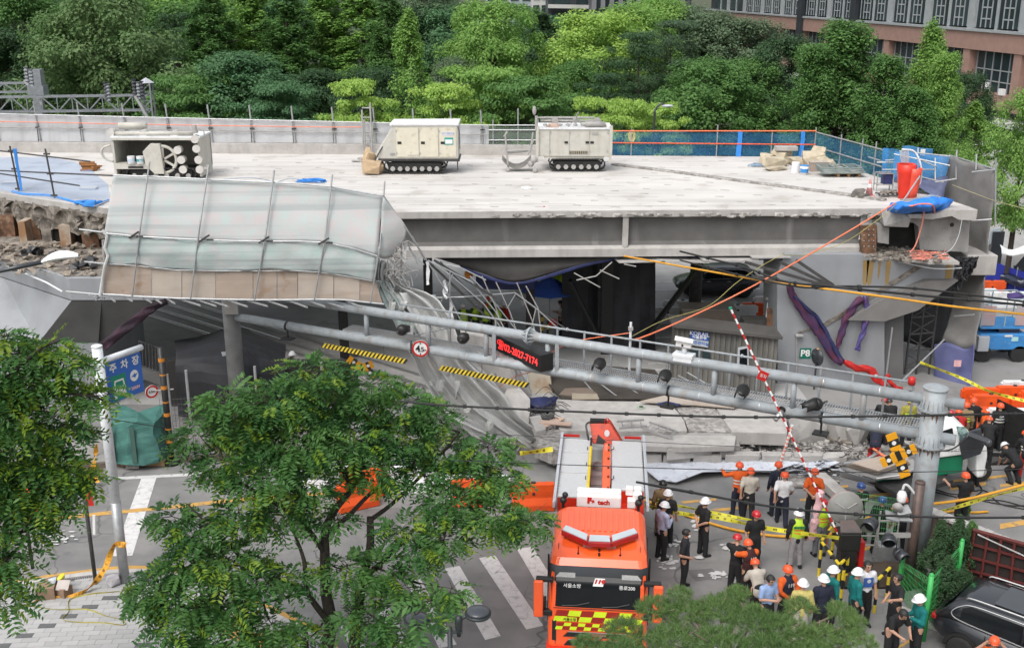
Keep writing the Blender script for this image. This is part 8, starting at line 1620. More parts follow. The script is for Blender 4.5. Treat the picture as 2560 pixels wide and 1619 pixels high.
def snets(F,h,org):
 "naive surface nets on a scalar grid (negative inside)"
 s=F<0;nx,ny,nz=F.shape;cs=np.zeros((nx-1,ny-1,nz-1),int);acc=np.zeros((nx-1,ny-1,nz-1,3));cnt=np.zeros((nx-1,ny-1,nz-1))
 cor=[(i,j,k)for i in(0,1)for j in(0,1)for k in(0,1)]
 sl_=lambda A,c:A[c[0]:c[0]+nx-1,c[1]:c[1]+ny-1,c[2]:c[2]+nz-1]
 for a in range(8):
  for b in range(a+1,8):
   ca,cb=cor[a],cor[b]
   if sum(abs(ca[i]-cb[i])for i in range(3))!=1:continue
   fa,fb=sl_(F,ca),sl_(F,cb);x=(fa<0)!=(fb<0);t=np.where(x,fa/np.where(fa-fb==0,1,fa-fb),0)
   for i in range(3):acc[...,i]+=np.where(x,ca[i]+t*(cb[i]-ca[i]),0)
   cnt+=x
 act=cnt>0;idx=-np.ones(act.shape,int);idx[act]=np.arange(act.sum())
 ii=np.argwhere(act);P=(ii+acc[act]/cnt[act][:,None])*h+org;fs=[]
 for ax in range(3):
  o1,o2=[(1,2),(2,0),(0,1)][ax]
  A=[slice(1,-1)]*3;A[ax]=slice(0,-1);B=list(A);B[ax]=slice(1,None)
  sa,sb=s[tuple(A)],s[tuple(B)]
  for flip,msk in((0,sa&~sb),(1,~sa&sb)):
   q=np.argwhere(msk);base=q.copy()
   for i in range(3):
    if i!=ax:base[:,i]+=1
   def g(d1,d2):c=base.copy();c[:,o1]-=d1;c[:,o2]-=d2;return idx[c[:,0],c[:,1],c[:,2]]
   v=[g(1,1),g(0,1),g(0,0),g(1,0)];v=v[::-1]if flip else v;fs.append(np.stack(v,1))
 return P,np.concatenate(fs)
def sdf_mesh(prims,h=.02,k=.025):
 "prims: (a, b, ra, rb, squash) round cones, y squashed; smooth union"
 P_=np.array([[*p[0]]for p in prims]+[[*p[1]]for p in prims]);R_=max(max(p[2],p[3])for p in prims)+.05
 lo,hi=P_.min(0)-R_,P_.max(0)+R_;n=np.ceil((hi-lo)/h).astype(int)+2;X,Y,Z=np.meshgrid(*[lo[i]+np.arange(n[i])*h for i in range(3)],indexing='ij');D=None
 for a,b,ra,rb,sq in prims:
  a=np.array(a,float);b=np.array(b,float);ab=b-a;ab2=np.array([ab[0],ab[1]/sq,ab[2]]);px,py,pz=X-a[0],(Y-a[1])/sq,Z-a[2]
  t=np.clip((px*ab2[0]+py*ab2[1]+pz*ab2[2])/max(1e-9,ab2@ab2),0,1);d=(np.sqrt((px-t*ab2[0])**2+(py-t*ab2[1])**2+(pz-t*ab2[2])**2)-(ra+(rb-ra)*t))*(.5+.5*sq)
  if D is None:D=d
  else:hh=np.clip(.5+.5*(D-d)/k,0,1);D=D*(1-hh)+d*hh-k*hh*(1-hh)
 return snets(D,h,lo)
def pose(kind):
 J=dict(pel=(0,0,.97),wst=(0,.01,1.10),chs=(0,.01,1.30),nek=(0,.01,1.47),hed=(0,-.02,1.635),tilt=0,sL=(.18,.01,1.41),sR=(-.18,.01,1.41),hL=(.09,0,.93),hR=(-.09,0,.93),kL=(.11,-.02,.51),kR=(-.11,-.02,.51),aL=(.13,.02,.09),aR=(-.13,.02,.09),eL=(.25,.03,1.14),eR=(-.25,.03,1.14),wL=(.26,-.05,.90),wR=(-.26,-.05,.90))
 if kind=='hips':J.update(eL=(.38,.10,1.16),wL=(.20,-.02,1.02),eR=(-.34,.08,1.15),wR=(-.18,-.12,1.04))
 if kind=='behind':J.update(eL=(.27,.10,1.16),wL=(.05,.19,.98),eR=(-.27,.10,1.16),wR=(-.05,.20,1.0),aL=(.10,.02,.09),aR=(-.15,.0,.09))
 if kind=='phone':J.update(eL=(.24,-.02,1.15),wL=(.09,-.26,1.22),eR=(-.24,-.02,1.14),wR=(-.06,-.28,1.20),hed=(0,-.05,1.62),tilt=.25)
 if kind=='point':J.update(eL=(.38,-.14,1.30),wL=(.40,-.38,1.34),eR=(-.25,.02,1.14),wR=(-.20,-.15,.98))
 if kind=='up':J.update(eL=(.36,-.08,1.44),wL=(.18,-.12,1.64),eR=(-.36,-.08,1.40),wR=(-.20,-.10,1.62))
 if kind=='walk':J.update(kL=(.10,-.16,.52),aL=(.11,-.22,.10),kR=(-.10,.06,.50),aR=(-.11,.26,.14),eL=(.25,.12,1.16),wL=(.25,.14,.92),eR=(-.26,-.06,1.15),wR=(-.24,-.24,.98))
 if kind=='hug':J.update(eL=(.30,-.18,1.32),wL=(.12,-.36,1.36),eR=(-.28,-.16,1.22),wR=(-.08,-.36,1.22),hed=(.03,-.07,1.62),tilt=.3)
 if kind=='bend':J.update(pel=(0,.12,.72),wst=(0,.0,.83),chs=(0,-.20,.95),nek=(0,-.36,1.02),hed=(0,-.50,1.06),tilt=.9,sL=(.18,-.30,1.0),sR=(-.18,-.30,1.0),hL=(.09,.10,.68),hR=(-.09,.12,.68),kL=(.14,-.14,.42),kR=(-.14,-.10,.40),aL=(.14,.10,.09),aR=(-.14,.14,.09),eL=(.24,-.38,.78),wL=(.16,-.48,.55),eR=(-.24,-.38,.78),wR=(-.14,-.48,.55))
 if kind=='lean':J.update(pel=(0,.06,.93),wst=(0,.0,1.06),chs=(0,-.12,1.22),nek=(0,-.20,1.35),hed=(0,-.29,1.47),tilt=.5,sL=(.18,-.16,1.31),sR=(-.18,-.16,1.31),eL=(.25,-.24,1.08),wL=(.15,-.42,.98),eR=(-.25,-.24,1.08),wR=(-.12,-.42,.98))
 return{k:(v if k=='tilt' else V(v))for k,v in J.items()}
def mk(name,P_,F_,mats=1,smooth_=True):
 me=bpy.data.meshes.new(name);me.from_pydata([tuple(p)for p in P_],[],[tuple(int(i)for i in f)for f in F_]);me.polygons.foreach_set('use_smooth',[smooth_]*len(me.polygons))
 for _ in range(mats):me.materials.append(skin)
 me.update();return me
def seg(J,a,b,ra,rb,sq=1,inf=0):return(J[a],J[b],ra+inf,rb+inf,sq)
def build_pose(kind):
 J=pose(kind);out={}
 tor=lambda i:[seg(J,'pel','wst',.145,.135,.68,i),seg(J,'wst','chs',.135,.16,.66,i),(J['chs'],J['chs'].lerp(J['nek'],.55),.155+i,.115+i,.66),(J['sL'].lerp(J['chs'],.12),J['sR'].lerp(J['chs'],.12),.070+i,.070+i,.9),(J['chs'].lerp(J['sL'],.4),J['chs'].lerp(J['sR'],.4),.10+i,.10+i,.75)]
 ua=lambda i:[seg(J,'s'+s,'e'+s,.060,.046,1,i)for s in 'LR']
 fa=lambda i:[seg(J,'e'+s,'w'+s,.044,.031,1,i)for s in 'LR']
 leg=lambda i:[seg(J,'h'+s,'k'+s,.098,.064,1,i)for s in 'LR']+[seg(J,'k'+s,'a'+s,.062,.042,1,i)for s in 'LR']
 up=(J['hed']-J['nek']).normalized();ti=J['tilt'];Rh=Rot(ti,3,'X')
 hc=J['hed'];hd_=lambda x,y,z:hc+Rh@V((x,y,z))
 head=[(J['nek']-up*.06,J['nek']+up*.07,.062,.056,1),(hd_(0,.012,.02),hd_(0,.0,.045),.088,.085,1.08),(hd_(0,-.025,-.03),hd_(0,-.045,-.072),.062,.038,1),(hd_(0,-.095,.01),hd_(0,-.108,-.018),.010,.017,1),(hd_(-.088,.01,.0),hd_(-.09,.012,.02),.020,.022,.5),(hd_(.088,.01,.0),hd_(.09,.012,.02),.020,.022,.5),(hd_(-.03,-.078,.035),hd_(.03,-.078,.035),.02,.02,.8)]
 hands=[]
 for s in 'LR':d=(J['w'+s]-J['e'+s]).normalized();hands.append((J['w'+s],J['w'+s]+d*.085,.030,.036,.75))
 P_,F_=sdf_mesh(tor(0)+ua(0)+fa(0)+leg(0)+head+hands,.0185,.02)
 m=M();m.add([V(p)for p in P_],[tuple(f)for f in F_]);nb=len(m.f)
 for s,sg in(('L',1),('R',-1)):
  d=(J['w'+s]-J['e'+s]).normalized();x_,y_,_=bss(d,(0,1,0));w0=J['w'+s]+d*.07;cu_=y_ if y_.y<0 else-y_;cu_=(cu_+V((0,-.4,-.2))).normalized();cu_=(cu_-d*cu_.dot(d)).normalized();ac=d.cross(cu_)
  for k,L_ in enumerate((.068,.078,.074,.058)):
   b_=w0+ac*(.030-.020*k);m.tube([b_,b_+d*L_*.5,b_+d*L_*.85+cu_*L_*.25,b_+d*L_*.95+cu_*L_*.55],[.010,.0095,.008,.006],5)
  m.tube([J['w'+s]+d*.03+ac*.02,J['w'+s]+d*.06+ac*.055,J['w'+s]+d*.095+ac*.06+cu_*.02],[.013,.011,.008],5)
 me=mk('body',m.v,m.f,3);ce=[hd_(x,-.09,.015)for x in(-.034,.034)]+[hd_(x,-.092,.042)for x in(-.034,.034)];mo=hd_(0,-.09,-.052)
 for p in me.polygons:
  c=p.center
  if any((c-e_).length<.0165 for e_ in ce):p.material_index=1
  elif(c-mo).length<.019:p.material_index=2
 out['body']=me
 out['shirt_s']=mk('shirt',*sdf_mesh(tor(.016)+[(J['s'+s],J['s'+s].lerp(J['e'+s],.72),.076,.072,1)for s in 'LR']+[(J['pel'],J['pel']-V((0,0,.05))if kind!='bend' else J['pel'],.165,.165,.72)],.022,.03))
 out['shirt_l']=mk('shirt',*sdf_mesh(tor(.022)+[seg(J,'s'+s,'e'+s,.078,.064)for s in 'LR']+[(J['e'+s],J['e'+s].lerp(J['w'+s],.93),.062,.048,1)for s in 'LR']+[(J['pel'],J['pel']-V((0,0,.06))if kind!='bend' else J['pel'],.172,.172,.74)],.022,.03))
 out['trousers']=mk('trousers',*sdf_mesh([(J['pel']+V((0,0,.06)),J['pel'],.150,.155,.72)]+[(J['pel'].lerp(J['h'+s],.6),J['k'+s],.125,.086,1)for s in 'LR']+[(J['k'+s],J['a'+s]+V((0,0,.01)),.084,.068,1)for s in 'LR'],.022,.03))
 out['vest']=mk('vest',*sdf_mesh(tor(.034)[:3]+[(J['sL'].lerp(J['chs'],.35),J['sR'].lerp(J['chs'],.35),.092,.092,.9),(J['pel']+V((0,0,.03)),J['wst'],.175,.17,.72)],.022,.03))
 w0,w1=J['wst'].lerp(J['chs'],.15),J['wst'].lerp(J['chs'],.25);out['stripe']=mk('stripe',*sdf_mesh([(J['wst'].lerp(J['chs'],.1),J['wst'].lerp(J['chs'],.12),.19,.19,.70)],.022,.02))
 ax=(J['chs']-J['wst']).normalized();m=M();x_,y_,_=bss(ax,(0,1,0));
 for c0 in(J['wst']+ax*.02,J['wst']+ax*.12):
  n=20;vs=[c0+V((cos(2*pi*k/n)*.182,sin(2*pi*k/n)*.128,0))+ax*dz for dz in(-.022,.022)for k in range(n)];m.add(vs,[(k,(k+1)%n,n+(k+1)%n,n+k)for k in range(n)])
 out['stripe']=mk('stripe',m.v,m.f)
 for s,nm in(('L','shoeL'),('R','shoeR')):a=J['a'+s];sg=1 if s=='L' else-1;out[nm]=mk('shoe',*sdf_mesh([(a+V((0,.03,-.035)),a+V((sg*.03,-.15,-.052)),.052,.040,1),(a+V((0,.02,.02)),a+V((0,.03,-.03)),.058,.05,1)],.022,.02))
 def cap_(rx,ry,rz,zlo,brim,ridge=0):
  m=M();n,q_=20,7;rows=[]
  for j in range(q_+1):t_=lerp(zlo,pi/2,j/q_);rows.append([hd_(cos(2*pi*k/n)*rx*cos(t_),sin(2*pi*k/n)*ry*cos(t_)+.012,.035+rz*sin(t_))for k in range(n+1)])
  m.grid(rows)
  if brim:
   br=[[hd_(cos(2*pi*k/n)*(rx*cos(zlo)+e_),sin(2*pi*k/n)*(ry*cos(zlo)+e_*(2.1 if 10<k<20 else.9)*(abs(sin(2*pi*k/n))if 10<k<20 else 1))+.012,.035+rz*sin(zlo)-dz)for k in range(n+1)]for e_,dz in((-.005,-.004),(brim,.008),(brim,.016),(-.01,.012))];m.grid(br)
  if ridge:
   for x in(-.03,0,.03):m.tube([hd_(x,y+.012,.035+rz*1.01*sqrt(max(0,1-(y/ry)**2-(x/rx)**2)))for y in lsp(-ry*.85,ry*.85,9)],.010,5)
  return m
 mh=cap_(.122,.145,.125,.0,.022,1);out['helmet']=mk('helmet',mh.v,mh.f)
 mh=cap_(.120,.140,.118,-.12,.008);out['rescue_helmet']=mk('helmet',mh.v,mh.f)
 mh=cap_(.106,.124,.112,-.35,0);
 mh.v=[tuple(V(p))for p in mh.v];mh.f=[f for f in mh.f if not(sum((Rh.inverted()@(V(mh.v[i])-hc)).y for i in f)/len(f)<-.05 and sum((Rh.inverted()@(V(mh.v[i])-hc)).z for i in f)/len(f)<.075)];out['hair']=mk('hair',mh.v,mh.f)
 m=M();m.grid([[hd_(cos(a)*.075,sin(a)*.10-.005,z)for a in lsp(pi*1.15,pi*1.85,8)]for z in(-.085,-.05,-.01)]);out['mask']=mk('face_mask',m.v,m.f)
 out['J']=J;out['hd']=hd_;return out
POSES={}
CL={}
def clo(c,c2=None,r=.85):
 k='cloth_%02d_%02d_%02d'%tuple(int(x*99)for x in c)
 if k not in CL:CL[k]=pm(k,c,c2 or tuple(x*.7 for x in c),7,r,bump=.9,bsc=7)
 return CL[k]
K_=(.012,.012,.014);NV=(.012,.016,.035);OR=(.75,.12,.015);WH=(.70,.70,.72);TE=(.0,.16,.155);RD=(.42,.015,.015);BG=(.48,.44,.38);TN=(.26,.19,.10);LB=(.28,.40,.66);GR=(.16,.17,.19)
hor=pm('helmet_orange',(.80,.115,.035),(.7,.09,.03),4,.35);hwh=pm('helmet_white',(.80,.80,.82),None,4,.35);hre=pm('helmet_red',(.50,.02,.03),(.42,.015,.02),3,.25,coat=.4);hbl=pm('helmet_blue',(.02,.06,.22),(.03,.09,.3),3,.2,coat=.5);hbk=pm('helmet_black',G(.02),None,3,.3);hai=pm('hair_black',G(.010),G(.02),30,.6);hyw=pm('helmet_yellow',(.6,.55,.05),None,3,.4)
refl=pm('reflective_band',(.62,.62,.58),None,5,.4);reflo=pm('reflective_orange',(.8,.2,.05),None,5,.5);reflg=pm('reflective_lime',(.55,.75,.05),None,5,.5)
def prs(px,py,rot,kind,lab,top,bot,head,hair=None,sleeves='s',vest=None,stp2=None,sc=1.0,txt=None,shoes=None,z=0,extra=None,group=None,seat=0):
 if kind not in POSES:POSES[kind]=build_pose(kind)
 Q=POSES[kind];g_=W(px,py,z);t=T('person',lab,'person',(g_.x,g_.y,z),R(rot),group);t.scale=(sc*1.04,)*3
 def part(nm,key,mat,sub=None):
  o=nob(nm,Q[key]);lnk(o);o.parent=sub or t
  for i,mm in enumerate(mat if isinstance(mat,list)else[mat]):o.material_slots[i].link='OBJECT';o.material_slots[i].material=mm
  RTM[o.name]=RTM[t.name];return o
 part('body','body',[skin,facial,lips]);sh=part('shirt' if sleeves=='s' else 'jacket','shirt_'+sleeves,clo(top));part('trousers','trousers',clo(bot))
 for k in('shoeL','shoeR'):part('shoe',k,clo(shoes or K_))
 if head[0]=='hair':part('hair','hair',hai)
 else:part('helmet',head[0],head[1]);part('hair','hair',hai)
 if vest:vv=part('vest','vest',vest)
 if stp2:part('reflective_band','stripe',stp2,sh)
 if txt:
  J=Q['J'];c=J['chs'].lerp(J['nek'],.1);back=txt[1];body=txt[0];mt=txt[2];sz=txt[3];up_=(J['nek']-J['chs']).normalized()
  y=(.152 if not vest else.165)*(1 if back else-1);letr(body,c+V((0,y,0)),(-1,0,0)if back else(1,0,0),up_,sz,mt,sh,wd=0,bold=.006)
 if extra:extra(t,Q)
 return t
def phone(t,Q):
 J=Q['J'];m=M();c=(J['wL']+J['wR'])/2+V((0,-.11,.03));m.box(c,(.075,.012,.15),Rm=Rot(.7,3,'X'));o=m.put('smartphone',blk,None);o.location=t.location;o.rotation_euler=t.rotation_euler;o['category']='phone';o['label']='black smartphone held by the '+' '.join(t['label'].split()[:10])
def facemask(t,Q):
 o=nob('face_mask',Q['mask']);lnk(o);o.parent=t;o.material_slots[0].link='OBJECT';o.material_slots[0].material=wht;s_=o.modifiers.new('s','SOLIDIFY');s_.thickness=.006
P=prs;C=lambda s:s
wlet=pm('print_white',G(.62),None,5,.7)
P(1652,1338,175,'stand','firefighter in tan coat and black helmet behind two white helmets by the truck',TN,TN,('rescue_helmet',hbk),sleeves='l',stp2=reflg)
P(1664,1364,165,'stand','man in black with white helmet directly behind the pale blue shirt man',K_,K_,('helmet',hwh),shoes=WH)
P(1652,1397,120,'phone','man in pale blue shirt and white helmet reading a phone by the truck',(.42,.45,.60),K_,('helmet',hwh),sleeves='l',extra=phone)
P(1755,1386,115,'behind','tall officer in black uniform and white cap, hands behind back',K_,K_,('helmet',hwh),sleeves='s')
P(1708,1470,75,'hips','bareheaded officer in black with white face mask, hand on hip',K_,K_,('hair',),extra=facemask,vest=clo((.02,.025,.035)))
P(1841,1288,185,'point','firefighter in orange and navy jacket, orange helmet, left of the beige shirt man',OR,NV,('rescue_helmet',hor),sleeves='l',stp2=refl)
P(1868,1304,170,'walk','man in beige shirt and orange helmet seen from behind, striding',BG,K_,('rescue_helmet',hor))
P(1881,1420,10,'stand','rescuer in black T-shirt and red helmet facing the camera',K_,K_,('rescue_helmet',hre))
P(1835,1486,150,'hug','rescuer in black shirt and red helmet embracing the orange-sleeved one',K_,K_,('rescue_helmet',hre),shoes=(.05,.06,.03))
P(1866,1500,200,'hug','rescuer in orange shirt and black vest with orange helmet, embracing another',OR,K_,('rescue_helmet',hor),vest=clo((.05,.015,.015)),txt=('119',True,wlet,.12))
P(1889,1552,190,'lean','person in beige top and orange helmet above the light blue shirt man',BG,K_,('rescue_helmet',hor))
P(1912,1592,25,'phone','bareheaded man in light blue shirt holding a hand to his mouth',LB,K_,('hair',))
P(1937,1287,190,'stand','firefighter in orange and navy 119 jacket left of the white T-shirt man',NV,NV,('rescue_helmet',hor),sleeves='l',vest=clo(NV),txt=('119',True,wlet,.13))
P(1952,1314,170,'walk','man in white T-shirt and orange helmet seen from behind',WH,NV,('rescue_helmet',hor))
P(2026,1306,172,'behind','firefighter in plain orange T-shirt and orange helmet seen from behind',OR,K_,('rescue_helmet',hor),txt=('119',True,blk,.10))
P(1986,1418,180,'stand','man in lime and orange safety vest, white helmet, grey trousers',K_,(.30,.28,.29),('helmet',hwh),vest=vest_g,stp2=reflo,txt=('중부발전',True,green_p,.085),sleeves='l')
P(2046,1388,190,'stand','man in striped shirt and lime vest behind the pink boom',(.3,.31,.34),GR,('rescue_helmet',hre),vest=vest_g,stp2=reflo)
P(2140,1344,195,'walk','rescuer in black with shiny blue helmet right of the round mirror, upper',K_,K_,('rescue_helmet',hbl),txt=('중부소방',True,wlet,.08))
P(2192,1382,165,'stand','rescuer in black with shiny blue helmet behind the green mesh, lower',K_,K_,('rescue_helmet',hbl))
P(2244,1380,180,'stand','rescuer in black with orange helmet beside the horn loudspeaker',K_,K_,('rescue_helmet',hor))
P(2398,1316,185,'point','rescuer in black T-shirt with orange helmet behind the brown wall',K_,K_,('rescue_helmet',hor))
P(1958,1570,200,'behind','firefighter in orange 119 jacket and orange helmet beside the light blue shirt man',OR,K_,('rescue_helmet',hor),sleeves='l',vest=clo(NV),txt=('119',True,wlet,.13))
P(1995,1608,180,'stand','man in yellow jacket and white hard hat above the pine tree',(.55,.47,.16),BG,('helmet',hwh),sleeves='l')
P(2046,1596,190,'stand','man in navy jacket and white hard hat above the pine tree',NV,K_,('helmet',hwh),sleeves='l')
P(2068,1572,110,'stand','man in teal jacket and white hard hat behind the navy jacket man',TE,K_,('helmet',hwh),sleeves='l')
P(2128,1578,100,'stand','man in teal jacket with small flag patch, white hard hat, beside the white T-shirt man',TE,K_,('helmet',hwh),sleeves='l')
def print_blue(t,Q):
 J=Q['J'];m=M();c=J['chs']+V((0,-.140,-.03));m.grid([[c+V((x,-.010+abs(x)*.13,z))for x in(-.12,0,.12)]for z in(-.13,.0,.12)]);o=m.put('blue_print',pm('print_blue',(.04,.12,.42),None,3,.7),t,solid=.004)
 m=M();m.add([c+V((cos(k*.52)*.05,-.022,.04+sin(k*.52)*.05))for k in range(12)],[tuple(range(12))]);m.put('print_disc',wlet,o,solid=.003)
P(2153,1562,8,'stand','man in white T-shirt with blue square print facing the camera',(.74,.73,.76),K_,('hair',),extra=print_blue,sc=1.03)
P(2228,1592,-75,'point','man in black T-shirt pointing left at the green fence',K_,K_,('hair',))
P(2222,1655,20,'lean','man in black T-shirt looking down below the pointing man',K_,K_,('hair',))
P(2284,1648,-85,'phone','man in teal jacket and white hard hat photographing with a phone',TE,K_,('helmet',hwh),sleeves='l',extra=phone)
P(2462,1762,-20,'up','rescuer holding an orange helmet with both hands at the bottom edge',OR,K_,('rescue_helmet',hor))
P(2183,1160,160,'bend','rescuer kneeling on the rubble in black vest with silver bands and red trousers',K_,RD,('rescue_helmet',hre),sleeves='l',stp2=refl,vest=clo(NV))
P(2200,1108,160,'lean','rescuer in black working behind the gantry catwalk, left one',K_,K_,('rescue_helmet',hre),sleeves='l',stp2=reflg)
P(2222,1110,190,'lean','rescuer in black working behind the gantry catwalk, right one',K_,K_,('rescue_helmet',hbk),sleeves='l')
P(2262,1112,180,'stand','firefighter in dark coat with lime bands behind the gantry handrail',(.35,.32,.06),K_,('rescue_helmet',hyw),sleeves='l',stp2=reflg)
P(2402,1124,170,'stand','firefighter in tan coat and red-white helmet behind the crushed truck',TN,TN,('rescue_helmet',hor),sleeves='l',stp2=reflg)
P(2420,1112,170,'stand','firefighter in black with red-white helmet beside the tan coat',K_,K_,('rescue_helmet',hor),sleeves='l')
P(2390,1140,175,'lean','firefighter with red helmet bending behind the truck roof, middle one',RD,K_,('rescue_helmet',hor),sleeves='l')
P(2372,1142,180,'lean','firefighter with dark red helmet bending behind the truck roof, leftmost',K_,K_,('rescue_helmet',hre),sleeves='l')
P(2431,1214,185,'lean','man in black with white helmet at the open truck door, back to camera',K_,K_,('helmet',hwh),sleeves='l')
P(2486,1126,180,'stand','firefighter in black and red jacket standing before the black board',K_,K_,('rescue_helmet',hor),sleeves='l',stp2=refl,txt=('119',True,wlet,.1))
P(2462,1160,165,'lean','rescuer in black with orange helmet leaning into the truck front',K_,K_,('rescue_helmet',hor),sleeves='l')
P(2455,1108,185,'bend','crouching rescuer with orange helmet before the orange barriers',OR,K_,('rescue_helmet',hor),sleeves='l')
P(2530,1206,200,'bend','man with white helmet crouching in black at the right edge',K_,K_,('helmet',hwh))
P(2556,1198,175,'lean','firefighter in black and red at the right edge by the white helmet man',K_,RD,('rescue_helmet',hor),sleeves='l',stp2=refl)
for x,y,r_,l_,h_,po in((1160,852,180,'leftmost of the green vest workers under the deck, white helmet',hwh,'stand'),(1190,848,180,'second green vest worker under the deck, white helmet, hands on hips',hwh,'hips'),(1216,852,190,'green vest worker under the deck with orange-brown helmet',hor,'hips'),(1222,832,180,'worker behind the green vest group in orange-red helmet',hor,'stand'),(1246,852,170,'green vest worker with white helmet right of the group under the deck',hwh,'stand')):
 P(x,y,r_,po,l_,(.05,.09,.03),(.01,.03,.02),('helmet',h_),sleeves='l',vest=vest_g,stp2=refl)
P(1260,848,150,'stand','worker in red jacket and white helmet at the right of the group under the deck',RD,NV,('helmet',hwh),sleeves='l')
P(1402,842,-100,'phone','person in beige shirt reading papers under the blue parasol',BG,K_,('hair',))
P(736,985,150,'point','worker in green vest and white helmet pointing beside the black tent',K_,K_,('helmet',hwh),sleeves='l',vest=clo((.06,.25,.05)))
P(782,1000,180,'stand','worker in red vest beside the pointing one near the black tent',(.3,.03,.02),K_,('helmet',hbk),sleeves='l',stp2=refl)
def leafmat(name,c,c2,tr=.42,rough=.6):
 m=bpy.data.materials.new(name);m.use_nodes=True;nt=m.node_tree;N,L=nt.nodes,nt.links;b=N['Principled BSDF'];b.inputs['Roughness'].default_value=rough;b.inputs['Specular IOR Level'].default_value=.3
 at=N.new('ShaderNodeAttribute');at.attribute_name='leafid';tc=N.new('ShaderNodeTexCoord');no=N.new('ShaderNodeTexNoise');no.inputs['Scale'].default_value=.9;L.new(tc.outputs['Object'],no.inputs[0])
 mr=N.new('ShaderNodeMapRange');mr.inputs['From Min'].default_value=.35;mr.inputs['From Max'].default_value=.65;L.new(no.outputs['Fac'],mr.inputs[0])
 ad=N.new('ShaderNodeMath');ad.operation='MULTIPLY_ADD';ad.inputs[1].default_value=.65;L.new(at.outputs['Fac'],ad.inputs[0]);mu=N.new('ShaderNodeMath');mu.operation='MULTIPLY';mu.inputs[1].default_value=.35;L.new(mr.outputs[0],mu.inputs[0]);L.new(mu.outputs[0],ad.inputs[2])
 mx=N.new('ShaderNodeMix');mx.data_type='RGBA';mx.inputs[6].default_value=(*c,1);mx.inputs[7].default_value=(*c2,1);L.new(ad.outputs[0],mx.inputs[0]);L.new(mx.outputs[2],b.inputs['Base Color'])
 t=N.new('ShaderNodeBsdfTranslucent');L.new(mx.outputs[2],t.inputs[0]);ms=N.new('ShaderNodeMixShader');ms.inputs[0].default_value=tr;L.new(b.outputs[0],ms.inputs[1]);L.new(t.outputs[0],ms.inputs[2]);L.new(ms.outputs[0],N['Material Output'].inputs[0]);return m
def leaves_mesh(name,P_,N_,U_,size,wid,fold=.25,tint=None):
 "one folded two-triangle leaf per row: P centre, N normal, U long axis"
 n=len(P_);N_=N_/np.linalg.norm(N_,axis=1,keepdims=True);U_=U_-N_*(U_*N_).sum(1,keepdims=True);U_/=np.linalg.norm(U_,axis=1,keepdims=True)+1e-9;S=np.cross(N_,U_);sz=size[:,None]
 v=np.stack([P_-U_*sz*.5,P_+S*sz*wid*.5+N_*sz*fold*wid,P_+U_*sz*.5,P_-S*sz*wid*.5+N_*sz*fold*wid],1).reshape(-1,3)
 f=(np.arange(n)[:,None]*4)+np.array([[0,1,2,0,2,3]]);me=bpy.data.meshes.new(name);me.vertices.add(4*n);me.vertices.foreach_set('co',v.astype(np.float32).ravel())
 me.loops.add(6*n);me.loops.foreach_set('vertex_index',f.astype(np.int32).ravel());me.polygons.add(2*n);me.polygons.foreach_set('loop_start',np.arange(2*n,dtype=np.int32)*3);me.polygons.foreach_set('loop_total',np.full(2*n,3,dtype=np.int32));me.update(calc_edges=True)
 a=me.attributes.new('leafid','FLOAT','FACE');t=tint if tint is not None else nrd.rand(n);a.data.foreach_set('value',np.repeat(t,2).astype(np.float32));return me
def unit(n):v=nrd.normal(size=(n,3));return v/np.linalg.norm(v,axis=1,keepdims=True)
def crown(kind,seed,n=15000):
 "crown in a unit box: z 0..1 over the crown, radius .5"
 nrd.seed(seed);rg_=RR(seed);nc={'round':190,'cone':230,'slim':120,'pine':100,'layer':130,'ginkgo':170}[kind];cs=[];cr_=[]
 tries=0
 while len(cs)<nc and tries<20000:
  tries+=1;z=rg_.random();a=rg_.uniform(0,6.283)
  lob=1+.20*sin(3*a+seed)+.16*sin(5*a+z*9+seed*2)+.12*sin(z*17+a*2)
  if kind=='round':rm=.5*sqrt(max(.02,1-((z-.45)/.56)**2));r_=rm*rg_.uniform(.5,1.0)*lob;s=rg_.uniform(.04,.10)
  elif kind=='cone':rm=.5*(1-z)**.75*(.85+.15*sin(z*40));r_=rm*rg_.uniform(.3,1.05)*lob;s=rg_.uniform(.03,.065)*(1.15-z*.5)
  elif kind=='slim':rm=.5*sin(pi*min(1,z*.8+.22))**.8;r_=rm*rg_.uniform(.3,1);s=rg_.uniform(.05,.1)
  elif kind=='pine':z=(rg_.randint(0,8)+rg_.uniform(-.35,.35))/8;rm=.5*sqrt(max(.03,1-max(0,z-.1)**1.4));r_=rm*rg_.uniform(.3,1.1)*lob;s=rg_.uniform(.06,.11)
  elif kind=='layer':z=(rg_.randint(1,6)+rg_.uniform(-.25,.25))/6.5;rm=.5*sqrt(max(.05,1-((z-.4)/.66)**2));r_=rm*rg_.uniform(.3,1.1)*lob;s=rg_.uniform(.055,.11)
  else:rm=.5*(1-z*.92)**.55*(.7+.3*sin(a*5+z*9));r_=rm*rg_.uniform(.5,1.05);s=rg_.uniform(.04,.085)
  cs.append((cos(a)*r_,sin(a)*r_,min(.97,max(.03,z))));cr_.append(s)
 cs=np.array(cs);cr_=np.array(cr_);k=nrd.choice(len(cs),n,p=cr_**2/(cr_**2).sum());d=unit(n);rad=nrd.rand(n)**.5
 flat={'pine':.33,'layer':.38,'cone':.6,'ginkgo':.75,'slim':.8}.get(kind,.75);off_=d*rad[:,None]*cr_[k][:,None]*1.4;off_[:,2]*=flat
 P_=cs[k]+off_;out_=P_-np.array([0,0,.45]);N_=d*.5+out_*.9+np.array([0,0,.8])+nrd.normal(size=(n,3))*.5;U_=d*.6+unit(n)*.5-np.array([0,0,.35])
 tint=np.clip(nrd.rand(len(cs))[k]*.55+nrd.rand(n)*.45,0,1);return P_,N_,U_,tint
BT={}
